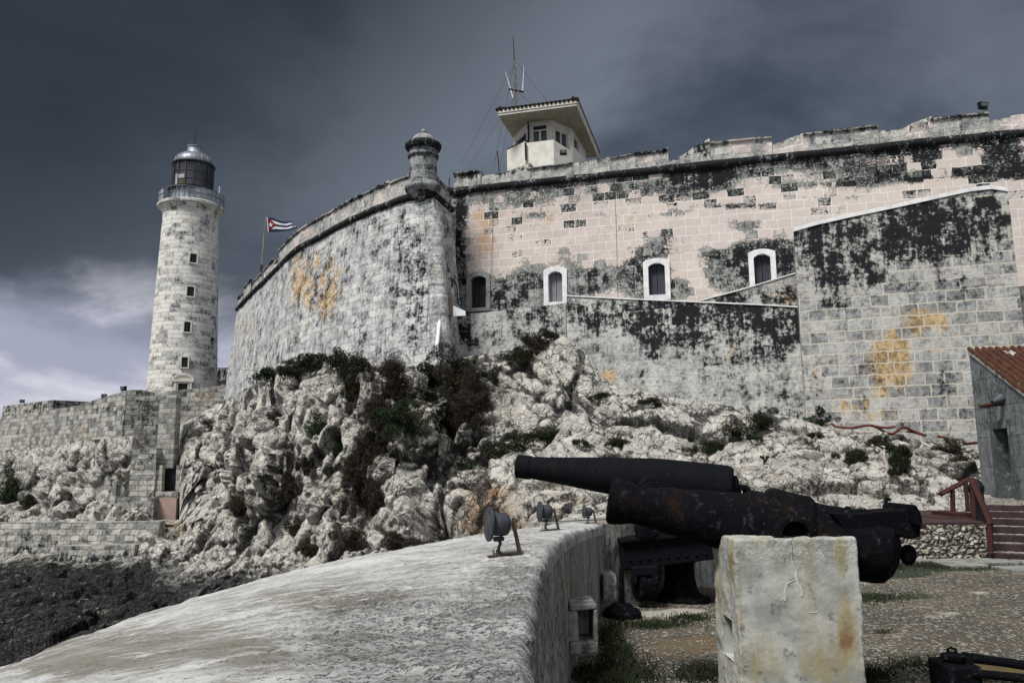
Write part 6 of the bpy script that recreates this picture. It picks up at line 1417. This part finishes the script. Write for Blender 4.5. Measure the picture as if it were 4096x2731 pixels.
# flag
FZ = 54.0
fp = thing('flagpole', 'slim flagpole leaning a little on the edge of the bastion', 'flagpole', P(1047, 1090, FZ))
MB().tube([P(1046, 1095, FZ), P(1056, 950, FZ), P(1064, 862, FZ)], [.075, .055, .03], 8).build('pole', MATS['pole_metal'], fp)
MB().tube([P(1046, 1060, FZ-.1), P(1046, 1085, FZ-.1)], .10, 8).build('bracket', MATS['maroon'], fp)
flg = thing('flag', 'waving flag with blue and white stripes, a red triangle and a white star', 'flag', P(1068, 897, FZ))
def cloth(u, v, off=0.0):
    """u along the fly 0..1, v up 0..1 -> point"""
    y0, y1 = np.interp(u, [0, .2, .45, .65, .8, 1], [870, 871, 882, 888, 886, 906]), np.interp(u, [0, .2, .45, .7, .9, 1], [927, 928, 927, 922, 915, 912])
    x = np.interp(u, [0, .3, .7, .9, 1], [1067, 1098, 1150, 1176, 1191])+(1-v)*np.interp(u, [0, .3, 1], [5, 2, 3]); y = y1+(y0-y1)*v
    if u > .85: x -= abs(v-.25)*np.interp(u, [.85, 1], [0, 22])
    y += 2.2*math.sin(u*11+v*2.5)*u*(v > 0)
    return P(x, y, FZ+.28*math.sin(u*9.5+v*1.2)*min(1, u*3)-off)
def clothmesh(name, pred, mat, off, nu=60, nv=40):
    vs = {}; V = []; Fc = []
    def idx(i, j):
        if (i, j) not in vs: vs[(i, j)] = len(V); V.append(cloth(i/nu, j/nv, off))
        return vs[(i, j)]
    for i in range(nu):
        for j in range(nv):
            if pred((i+.5)/nu, (j+.5)/nv): Fc.append((idx(i, j), idx(i+1, j), idx(i+1, j+1), idx(i, j+1)))
    o = mesh(name, V, Fc, MATS[mat], flg, smooth=True)
    so = o.modifiers.new('thick', 'SOLIDIFY'); so.thickness = .012; return o
tri = lambda u, v: u < .015 or (u < .40 and abs(v-.5) < .5*(1-u/.40))
clothmesh('blue_stripes', lambda u, v: (int(v*5) % 2 == 0) and not tri(u, v), 'cloth_blue', 0)
clothmesh('white_stripes', lambda u, v: (int(v*5) % 2 == 1) and not tri(u, v), 'cloth_white', 0)
clothmesh('red_triangle', lambda u, v: tri(u, v) and u > .025, 'cloth_red', 0); clothmesh('hoist_band', lambda u, v: u <= .025, 'cloth_white', 0)
st5 = []
for k in range(10):
    r_ = .20 if k % 2 == 0 else .085; t = math.pi/2+k*math.pi/5; st5.append(cloth(.135+r_*math.cos(t)*.50, .5+r_*math.sin(t)*1.0, .03))
MB().prism(st5, (0, .012, 0)).build('star', MATS['cloth_white'], flg)
wire = MB().tube([P(868, 915, LZ-2.6), P(960, 1010, 58), P(1045, 1080, FZ)], .012, 4).build('cable', MATS['black_iron'], None); tag(wire, 'thin cable from the lighthouse gallery down to the flagpole', 'cable')

# small floodlights on the ramparts
def make_spot(label, p, sc, rz=0, tilt=.5):
    r = thing('rampart_light', label, 'floodlight', p, 'small floodlights on the ramparts'); r.scale = (sc,)*3; r.rotation_euler = (0, 0, rz)
    MB().hexa([(-.22, -.10, .12), (.22, -.10, .12), (.24, .08, .06), (-.24, .08, .06)], [(-.25, -.16, .38), (.25, -.16, .38), (.24, .10, .42), (-.24, .10, .42)]).build('housing', MATS['black_paint'], r, local=True, bevel=.01)
    MB().hexa([(-.17, -.125, .16), (.17, -.125, .16), (.17, -.115, .16), (-.17, -.115, .16)], [(-.19, -.165, .34), (.19, -.165, .34), (.19, -.15, .34), (-.19, -.15, .34)]).build('glass', MATS['grey_metal'], r, local=True)
    MB().box((-.27, -.02, 0), (-.25, .02, .26)).box((.25, -.02, 0), (.27, .02, .26)).box((-.27, -.02, 0), (.27, .02, .02)).build('bracket', MATS['black_iron'], r, local=True); return r
sp1 = make_spot('black floodlight on the wall top below the lookout cabin', P(2254, 622, 35.0), .62)
def spotcopy(x, y, z, sc, label, rz=0):
    c = copy_tree(sp1); c.location = tuple(P(x, y, z)); c.scale = (sc,)*3; c['label'] = label; c.rotation_euler = (0, 0, rz); return c
spotcopy(3932, 440, 31.5, .80, 'black floodlight on the rampart near the right edge', .2)
spotcopy(494, 1566, 58.6, 1.0, 'pale floodlight at the corner of the left sea wall', -.5)
spotcopy(416, 1592, 61.4, .8, 'dark floodlight on the left sea wall nearest to the lighthouse corner', .3)
spotcopy(305, 1624, 65.6, .95, 'dark floodlight in the middle of the left sea wall', .6)
spotcopy(88, 1612, 72.5, .8, 'dark floodlight on the raised block of the left sea wall', .2)
# dome on the terrace behind the merlon
dm = P(2470, 640, 38); tag(MB().lathe((dm[0], dm[1]+1, 14.6), (0, 0, 1), [(0, 1.15), (.25, 1.1), (.55, .85), (.72, .45), (.78, 0.05)], 28).build('roof_dome', MATS['cabin_white'], None, smooth=True, loc=(dm[0], dm[1]+1, 14.6)), 'low pale plastered dome showing above the rampart right of the cabin', 'dome')

# ------------------------------------------------------------ things on the bastion foot
dp = MB().tube([P(1762, 1256, 33.6), P(1757, 1300, 33.4), P(1747, 1398, 32.9), P(1745, 1412, 32.8)], .085, 10).build('drainpipe', MATS['white_plastic'], None, smooth=True, loc=P(1744, 1412, 34)); tag(dp, 'white plastic drainpipe down the rock beside the low wall', 'pipe')
wb = MB(); a_, e_ = [P(*q) for q in ((1812, 1222, 34.1), (1862, 1244, 34.1), (1862, 1262, 34.1), (1812, 1264, 34.1))], (0, .12, 0); wb.prism(a_, e_); tag(wb.build('white_panel', MATS['white_plastic'], None, loc=P(1838, 1265, 35.2)), 'white wedge-shaped panel at the foot of the sentry turret corner', 'panel')
pp_ = MB(); a_ = [P(*q) for q in ((1779, 1182, 34.2), (1809, 1190, 34.2), (1809, 1264, 34.2), (1779, 1250, 34.2))]; pp_.prism(a_, (0, .2, 0)); tag(pp_.build('brick_patch', MATS['pink_plaster'], None, loc=P(1795, 1260, 35.3)), 'small pink plastered pier beside the white panel', 'pier')
cbl = MB(); pts = [(1797, 712, 36.9), (1795, 790, 36.6), (1790, 850, 36.3), (1772, 935, 35.4), (1765, 980, 35.0), (1770, 1040, 35.0), (1785, 1095, 35.2), (1800, 1115, 35.4), (1815, 1120, 35.8), (1828, 1150, 35.9), (1830, 1200, 35.7), (1838, 1222, 35.5), (1850, 1215, 35.5), (1845, 1195, 35.5), (1832, 1200, 35.5)]
ss_ = smooth_pts([P(*q) for q in pts], 70); cbl.tube(list(ss_), .03, 6); tag(cbl.build('cable', MATS['black_paint'], None, loc=P(1830, 1200, 36.3)), 'black cable hanging down the corner beside the sentry turret', 'cable')
for (xa, ya, xb, yb, lab) in ((1972, 735, 1965, 1110, 'thin wire hanging down the pink wall above the dark doorway'), (2456, 700, 2470, 1190, 'thin wire hanging down the pink wall between the framed windows')):
    p, q = chit(xa, ya), chit(xb, yb); tag(MB().tube([p+[0, -.06, 0], (p+q)/2+[.03, -.05, 0], q+[0, -.06, 0]], .007, 4).build('wire', MATS['black_iron'], None, loc=q), lab, 'wire')

# red pipe over the rocks
random.seed(4)
rp = []
for (x, y) in ((3325, 1742), (3345, 1752), (3400, 1757), (3480, 1766), (3560, 1765), (3610, 1752), (3655, 1737), (3690, 1742)):
    rp.append(on_rock(x, y, .30)[0])
rp1 = smooth_pts(rp, 40); hose = thing('red_pipe', 'long rusty red pipe running over the white rocks below the big wall', 'pipe', rp[3])
MB().tube(list(rp1), .045, 8).build('run', MATS['pipe_red'], hose)
for pts in (((3500, 1728), (3540, 1725), (3580, 1727)), ((3620, 1722), (3650, 1720), (3690, 1742), (3700, 1748)), ((3745, 1752), (3775, 1762), (3800, 1800)), ((3855, 1802), (3900, 1790), (3915, 1800)), ((3915, 1805), (3930, 1840), (3935, 1870), (3950, 1900), (3965, 1925))):
    q = [on_rock(x, y, .28)[0] for x, y in pts]; MB().tube(list(smooth_pts(q, 12)), .045, 8).build('run', MATS['pipe_red'], hose)

# ------------------------------------------------------------ rubble platform, steps and railing
pfz = .55
rub = thing('rubble_wall', 'low wall of small pale stones below the maroon platform', 'wall', (*P(3700, 2200, 13.2)[:2], 0))
wa, wb_ = P(3380, 2200, 13.15)[:2], P(3936, 2200, 13.15)[:2]
V, uv, s, N, Z = wallsheet([wa, wb_], pfz, -.1, .03, .03, .05, noise=.0)
f1, f2, dd3, rn = worley(V*np.array([8.5, 8.5, 11]), 3); nd = np.minimum(f2-f1, .35)*.16; V[..., 1] -= nd
nu, nv = V.shape[:2]; V2 = np.concatenate([V, (V[:, -1]+[0, .3, 0])[:, None]], 1)
mesh('stonework', V2, gridf(nu, nv+1), MATS['rubble_stone'], rub)
MB().prism([(wa[0], wa[1]+.02, pfz), (wb_[0]+.06, wb_[1]-.03, pfz), (wb_[0]+.9, wb_[1]+3.2, pfz), (wa[0], wa[1]+3.2, pfz)], (0, 0, .03)).build('platform', MATS['maroon'], rub)
sd = np.array([.50, .866]); sn = np.array([sd[1], -sd[0]])                # steps climb along sd
so_ = P(3962, 2243, 13.0)[:2]; stp = thing('stone_steps', 'flight of worn steps with dark red risers up to the hut', 'steps', (*so_, 0))
tre = MB(); ris = MB()
for k in range(7):
    a = so_+sd*(k*.62)-sn*.02; z_ = .095*(k+1)
    tre.box((0, 0, -.1), (2.4, .62 if k < 6 else 5.5, z_), ((sn[0], sn[1], 0), (sd[0], sd[1], 0), (0, 0, 1)), (a[0], a[1], -.0))
    ris.box((0, -.05, z_-.085), (2.4, -.0, z_+.008), ((sn[0], sn[1], 0), (sd[0], sd[1], 0), (0, 0, 1)), (a[0], a[1], 0)); ris.box((0, 0, z_+.002), (2.4, .16, z_+.010), ((sn[0], sn[1], 0), (sd[0], sd[1], 0), (0, 0, 1)), (a[0], a[1], 0))
tre.build('treads', MATS['rubble_stone'], stp, jitter=.01); ris.build('risers', MATS['maroon'], stp, jitter=.01)
# boxes and the handrails
RZ = 13.4
rail = thing('handrail', 'dark red wooden handrail beside the steps, in front of the black post', 'railing', P(3880, 2160, 13.6))
def bar(name, a, b_, w_, parent=rail, mat='red_paint'):
    a, b_ = P(*a), P(*b_); return MB().tube([a, b_], w_*1.2, 4).build(name, MATS[mat], parent)
bar('rail', (3762, 1976, 14.6), (3878, 1914, 14.9), .040); bar('post', (3810, 1960, 14.7), (3812, 2066, 14.7), .038); bar('post', (3862, 1922, 14.8), (3872, 2046, 14.8), .036)
bar('post', (3890, 1916, 13.6), (3897, 2085, 13.6), .036); bar('rail', (3888, 1914, 13.6), (3966, 2098, 12.85), .040); bar('post', (3956, 2092, 12.9), (3964, 2206, 12.9), .042)
bxm = thing('red_platform_step', 'two stacked dark red wooden steps on the maroon platform', 'step', P(3820, 2095, 14.2))
def wbox(name, x0, x1, yt, yb, z, dep, parent, mat='red_paint'):
    a, b_, c = P(x0, yt, z), P(x1, yt, z), P(x0, yb, z); return MB().box((a[0], z, c[2]), (b_[0], z+dep, (a[2]+b_[2])/2)).build(name, MATS[mat], parent, bevel=.008)
wbox('lower_step', 3758, 3890, 2070, 2096, 14.0, .8, bxm); wbox('upper_step', 3820, 3888, 2050, 2070, 14.25, .8, bxm); wbox('kerb', 3873, 3938, 2085, 2106, 13.25, .25, bxm, 'maroon')
bol = thing('bollard', 'black round-topped iron post beside the red handrail', 'post', (*P(3917, 2080, 14.2)[:2], .55))
bc = P(3917, 2085, 14.2); z9 = float(P(3917, 1912, 14.2)[2]); MB().lathe((bc[0], bc[1], .5), (0, 0, 1), [(0, .125), (z9-.5-.25, .11), (z9-.5-.22, .13), (z9-.5-.14, .135), (z9-.5-.10, .105), (z9-.5-.05, .09), (z9-.5, .03)], 24).build('shaft', MATS['black_paint'], bol, smooth=True)

# rusty winch and pipe on the ground, lower right
wz = 5.95
wc = P(3830, 2700, wz); hook = thing('iron_fitting', 'rusty iron lifting fitting with a ring handle lying on the gravel', 'fitting', (wc[0], wc[1], 0))
def q3(x, y, z=wz): return P(x, y, z)
m1 = MB(); b0_ = q3(3835, 2700); m1.box((q3(3765, 2700)[0], wz-.12, -.02), (q3(3895, 2700)[0], wz+.2, q3(3830, 2652)[2]))
m1.build('base', MATS['rusted_iron'], hook, bevel=.02, jitter=.02, jscale=9)
cc = q3(3812, 2640); m2 = MB(); m2.lathe((cc[0], wz, q3(3812, 2656)[2]), (0, 0, 1), [(0, .085), (.02, .06), (.035, .055), (.04, .075), (.065, .08), (.072, .06), (.085, .03)], 20); m2.build('head', MATS['rusted_iron'], hook, smooth=True, jitter=.004, jscale=20)
hp_ = [q3(3790, 2622), q3(3792, 2592), q3(3800, 2588), q3(3822, 2596), q3(3826, 2624)]; MB().tube(hp_, .010, 8).build('handle', MATS['rusted_iron'], hook)
ck = [q3(3845, 2642), q3(3866, 2634, wz-.02), q3(3884, 2642, wz-.04), q3(3886, 2665, wz-.05), q3(3878, 2678, wz-.05), q3(3884, 2695, wz-.06)]; MB().tube(ck, .016, 8).build('hook', MATS['rusted_iron'], hook, jitter=.004)
pip = thing('iron_trough', 'rusty trough with an ochre stained inside lying on the gravel', 'trough', (*P(4000, 2690, 5.95)[:2], 0))
ta, tb = P(3885, 2640, 6.05), P(4160, 2678, 5.9)
MB().tube([ta+[0, .12, 0], tb+[0, .12, 0]], .035, 10).build('rim', MATS['rusted_iron'], pip, jitter=.008); MB().tube([P(3880, 2690, 5.85), P(4160, 2716, 5.72)], .030, 10).build('rim', MATS['rusted_iron'], pip, jitter=.008)
MB().hexa([P(3890, 2700, 5.88), P(4160, 2722, 5.76), P(4160, 2690, 6.0), P(3890, 2660, 6.1)], [P(3890, 2688, 5.88), P(4160, 2712, 5.76), P(4160, 2684, 6.0), P(3890, 2650, 6.1)]).build('lining', MATS['ochre_board'], pip)

# ------------------------------------------------------------ plants
def leafcloud(rng, n, C_, R3, size, hang=0.0, elong=1.6, lobes=7):
    """small leaf quads gathered on uneven lobes inside an ellipsoid"""
    lc = rng.normal(size=(lobes, 3))*.42; lr = rng.uniform(.28, .55, lobes)
    k = rng.integers(0, lobes, n); d = rng.normal(size=(n, 3)); d /= np.linalg.norm(d, axis=1)[:, None]; p = (lc[k]+d*(lr[k]*rng.uniform(.35, 1.05, n)**.5)[:, None])
    p = p*R3+C_; sz = size*rng.uniform(.6, 1.4, n)
    a = rng.normal(size=(n, 3)); a[:, 2] -= hang; a /= np.linalg.norm(a, axis=1)[:, None]; b_ = np.cross(a, rng.normal(size=(n, 3))); b_ /= np.linalg.norm(b_, axis=1)[:, None]
    a *= (sz*elong)[:, None]; b_ *= (sz*.5)[:, None]
    V = np.stack([p-a*.5, p+b_*.5, p+a*.5, p-b_*.5], 1).reshape(-1, 3); return V, np.arange(4*n).reshape(-1, 4)
brg = np.random.default_rng(7)
def bush(x, y, rx, ry, kind, label, dens=1.0, group='shrubs growing on the rocks', out_=None):
    p, n_ = on_rock(x, y+ry*.15); D = p[1]; s_ = D/3185; R3 = np.array([rx*s_, min(rx, ry)*s_*.7, ry*s_]); R3 = R3*np.array([1.12, 1.0, 1.12]); c = p+n_*(R3[1]*.75+.15 if out_ is None else out_)
    r = thing({'g': 'shrub', 'b': 'dry_shrub', 'm': 'shrub', 't': 'grass_tuft'}[kind], label, {'g': 'shrub', 'b': 'dry shrub', 'm': 'shrub', 't': 'grass tuft'}[kind], p, group)
    n = int(np.clip(rx*ry*.75*dens, 200, 9000)); size = max(.042*D/18, .06)*(1.0)
    hang = {'g': 0, 'b': .9, 'm': .3, 't': -1.2}[kind]; el = {'g': 1.5, 'b': 4.2, 'm': 2.2, 't': 5.0}[kind]
    V, Fq = leafcloud(brg, int(n*(1.9 if kind in 'bt' else 1.2)), c, R3*.95, size*(.42 if kind in 'bt' else .85), hang, el*(1.25 if kind in 'bt' else 1), 6 if rx < 45 else 14)
    mesh('foliage', V, Fq, MATS[{'g': 'leaf_green', 'b': 'leaf_brown', 'm': 'leaf_mixed', 't': 'grass_dark'}[kind]], r)
    tw = MB(); nt = 5 if rx < 45 else 12
    for k in range(nt):
        t = brg.normal(size=3)*R3*.75; a = p+n_*(-.1); b_ = c+t; m_ = (a+b_)/2+brg.normal(size=3)*R3*.15; tw.tube([a, m_, b_], [.03*s_*60, .02*s_*60, .008*s_*60], 4)
    tw.build('stems', MATS['twig'], r); return r
BS = [
 (1100, 1452, 62, 38, 'g', 'leftmost dark green shrub at the foot of the bastion wall'), (1190, 1412, 62, 42, 'g', 'dark shrub second from the left under the bastion wall'), (1280, 1392, 66, 46, 'm', 'tallest dark shrub against the curved bastion wall'),
 (1370, 1418, 62, 44, 'g', 'rounded green shrub right of the tallest one under the bastion wall'), (1440, 1470, 62, 48, 'm', 'shrub trailing down the rock at the right end of the bastion row'), (1395, 1545, 42, 60, 'm', 'narrow shrub hanging below the bastion row'), (1200, 1470, 90, 24, 'b', 'brown twiggy growth under the bastion shrubs'),
 (1290, 1712, 58, 52, 'g', 'round dark green shrub alone on the pale left rocks'),
 (1590, 1560, 80, 75, 'b', 'brown dry creeper at the upper left of the big tangle'), (1750, 1480, 34, 60, 'g', 'narrow green shrub under the white drainpipe'), (1830, 1530, 110, 70, 'm', 'dark creeper at the top right of the big tangle'), (1910, 1590, 60, 90, 'b', 'dry creeper on the right edge of the big tangle'),
 (1740, 1620, 120, 95, 'b', 'broad dark brown creeper in the middle of the big tangle'), (1830, 1680, 100, 80, 'b', 'dense dry creeper at the lower right of the big tangle'), (1640, 1725, 95, 65, 'g', 'leafy green patch at the lower middle of the big tangle'), (1540, 1680, 70, 80, 'b', 'dry creeper on the left edge of the big tangle'),
 (1480, 1790, 62, 85, 'b', 'hanging dry creeper below the big tangle'), (1440, 1880, 58, 80, 'b', 'lowest hanging dry creeper above the boulder'), (1400, 2160, 66, 60, 'b', 'dry brown shrub at the foot of the rocks behind the parapet'), (1500, 1990, 40, 80, 'b', 'dry stems beside the big tan boulder'),
 (1850, 1850, 50, 34, 'g', 'small green shrub below the creeper tangle'), (1980, 1810, 60, 34, 'm', 'low shrub between the tangle and the smooth gun muzzle'), (1900, 2105, 130, 34, 'b', 'mat of dry grass in the orange hollow'), (1740, 2095, 50, 40, 'b', 'dry tuft left of the orange hollow'),
 (2195, 1755, 105, 30, 't', 'long grassy clump above the smooth gun muzzle'), (2080, 1795, 70, 22, 'g', 'thin green growth left of the long grassy clump'), (2150, 1372, 60, 34, 'b', 'dry brush below the low wall near the dark doorway'), (2100, 1430, 60, 28, 't', 'tuft on the rock under the low wall'), (2210, 1340, 34, 20, 't', 'small tuft at the top of the rock beside the white coped wall'),
 (2470, 1765, 50, 16, 't', 'small flat tuft above the middle of the smooth gun'), (2590, 1610, 44, 20, 'm', 'little shrub at the foot of the black stained wall'), (2400, 1575, 50, 14, 't', 'dark tuft at the wall foot beside the ochre patch'),
 (2850, 1790, 90, 24, 't', 'wide grass band on the white rocks left of centre wall'), (2960, 1755, 56, 34, 'm', 'dark shrub on the white rocks below the tall wall'), (3050, 1722, 54, 40, 't', 'tall grass clump high on the white rocks'), (3020, 1800, 36, 22, 'g', 'small green tuft on the white rocks'),
 (3240, 1762, 34, 16, 't', 'little tuft near the left end of the red pipe'), (3420, 1850, 60, 30, 't', 'grass clump on the white rocks left of the large dark one'), (3590, 1880, 58, 50, 't', 'large dark grass clump on the white rocks near the steps'), (3500, 1800, 40, 18, 'm', 'small shrub under the red pipe'), (3780, 1815, 62, 36, 'b', 'dry brush at the right end of the red pipe'), (3850, 1850, 50, 30, 'm', 'dark brush between the red pipe and the hut'),
 (3255, 1560, 36, 42, 'g', 'green shrub growing out of the tall stained wall'),
 (35, 1945, 58, 62, 'g', 'dark green shrub at the far left edge on the rocks'), (120, 2000, 40, 24, 'm', 'low shrub next to the far left one'), (965, 2010, 56, 54, 'b', 'dry shrub in a cleft of the left rocks'), (1165, 1900, 34, 90, 'b', 'dry growth down a long cleft of the left rocks'), (1240, 1860, 30, 60, 'm', 'thin dark growth in the cleft below the round shrub'), (1170, 2105, 60, 30, 'm', 'dark low plants low on the left rocks'), (1230, 2165, 40, 50, 'm', 'dark plants in the lowest cleft near the parapet edge'), (1700, 2180, 60, 30, 'b', 'dry weeds along the far edge of the parapet'), (1340, 1790, 30, 26, 'g', 'tiny green shrub right of the cleft'),
 (1580, 2140, 60, 30, 'b', 'dry weeds right behind the parapet below the tan boulder'), (2330, 1795, 40, 12, 't', 'thin tuft just above the smooth gun'), (3060, 1880, 12, 10, 'g', 'tiny green spot on the white rock above the gun breech'), (3510, 2010, 20, 9, 'g', 'small green cushion on the white rock above the gun sight'), (3560, 2025, 20, 10, 'g', 'small green cushion nearest the gun end plate')]
for b_ in BS: bush(*b_)
bpy.data.objects['shrub'].name = 'shrub'
# weeds and grass on the terrace ground
rg = np.random.default_rng(11); V = []; n = 0
for (x, y, rx, ry, cnt, hh) in [(2500, 2700, 130, 50, 2200, .07), (2620, 2500, 150, 16, 1100, .05), (2445, 2540, 50, 40, 600, .06), (2760, 2470, 90, 12, 500, .04), (2810, 2700, 120, 26, 900, .07), (3480, 2390, 160, 16, 700, .035), (3700, 2262, 380, 14, 3000, .05), (3540, 2530, 60, 8, 200, .035), (3700, 2650, 180, 22, 800, .04), (3460, 2710, 110, 26, 900, .06), (2350, 2700, 50, 30, 400, .07), (2470, 2390, 120, 10, 300, .05), (2440, 2610, 40, 40, 300, .06), (3860, 2700, 90, 20, 350, .06), (2500, 2620, 30, 30, 250, .10)]:
    px = x+rg.normal(size=cnt)*rx*.5; py = y+rg.normal(size=cnt)*ry*.6; py = np.maximum(py, 2246)
    g = PZ(px, py, 0.0); a = rg.uniform(0, 6.283, cnt); h_ = hh*rg.uniform(.25, .95, cnt); lean = rg.normal(size=(cnt, 2))*.5*h_[:, None]; w_ = .0022+.0022*g[:, 1]/6
    lx, ly = np.cos(a)*w_, np.sin(a)*w_; z0_ = np.zeros(cnt)-.01
    q = np.stack([np.stack([g[:, 0]-lx, g[:, 1]-ly, z0_], -1), np.stack([g[:, 0]+lx, g[:, 1]+ly, z0_], -1), np.stack([g[:, 0]+lean[:, 0]*.6+lx*.8, g[:, 1]+lean[:, 1]*.6+ly*.8, h_*.7], -1), np.stack([g[:, 0]+lean[:, 0], g[:, 1]+lean[:, 1], h_], -1)], 1)
    V.append(q.reshape(-1, 3))
V = np.concatenate(V); tag(mesh('ground_cover', V, np.arange(len(V)).reshape(-1, 4), MATS['grass_dark'], None), kind='stuff')
# loose stones on the ground
cnt = 3600; px = rg.uniform(2250, 4150, cnt); py = 2260+480*rg.uniform(0, 1, cnt)**.8; g = PZ(px, py, 0.0); keep = g[:, 0] > np.interp(g[:, 1], [p[1] for p in inn], [p[0] for p in inn])+.1
g = g[keep]; ico = np.array([(1, 0, 0), (-1, 0, 0), (0, 1, 0), (0, -1, 0), (0, 0, 1), (0, 0, -1)], float); fi = np.array([(0, 2, 4), (2, 1, 4), (1, 3, 4), (3, 0, 4), (2, 0, 5), (1, 2, 5), (3, 1, 5), (0, 3, 5)])
sz = rg.uniform(.004, .015, len(g))**1.0*(1+.6*(rg.uniform(size=len(g)) > .93)); V = (ico[None]*(1+rg.uniform(-.35, .35, (len(g), 6, 1)))*sz[:, None, None]*np.array([1, 1, .55]))+g[:, None]+np.array([0, 0, .004])
Fq = (fi[None]+np.arange(len(g))[:, None, None]*6).reshape(-1, 3); tag(mesh('gravel_stones', V.reshape(-1, 3), Fq, MATS['paver'], None), kind='stuff')
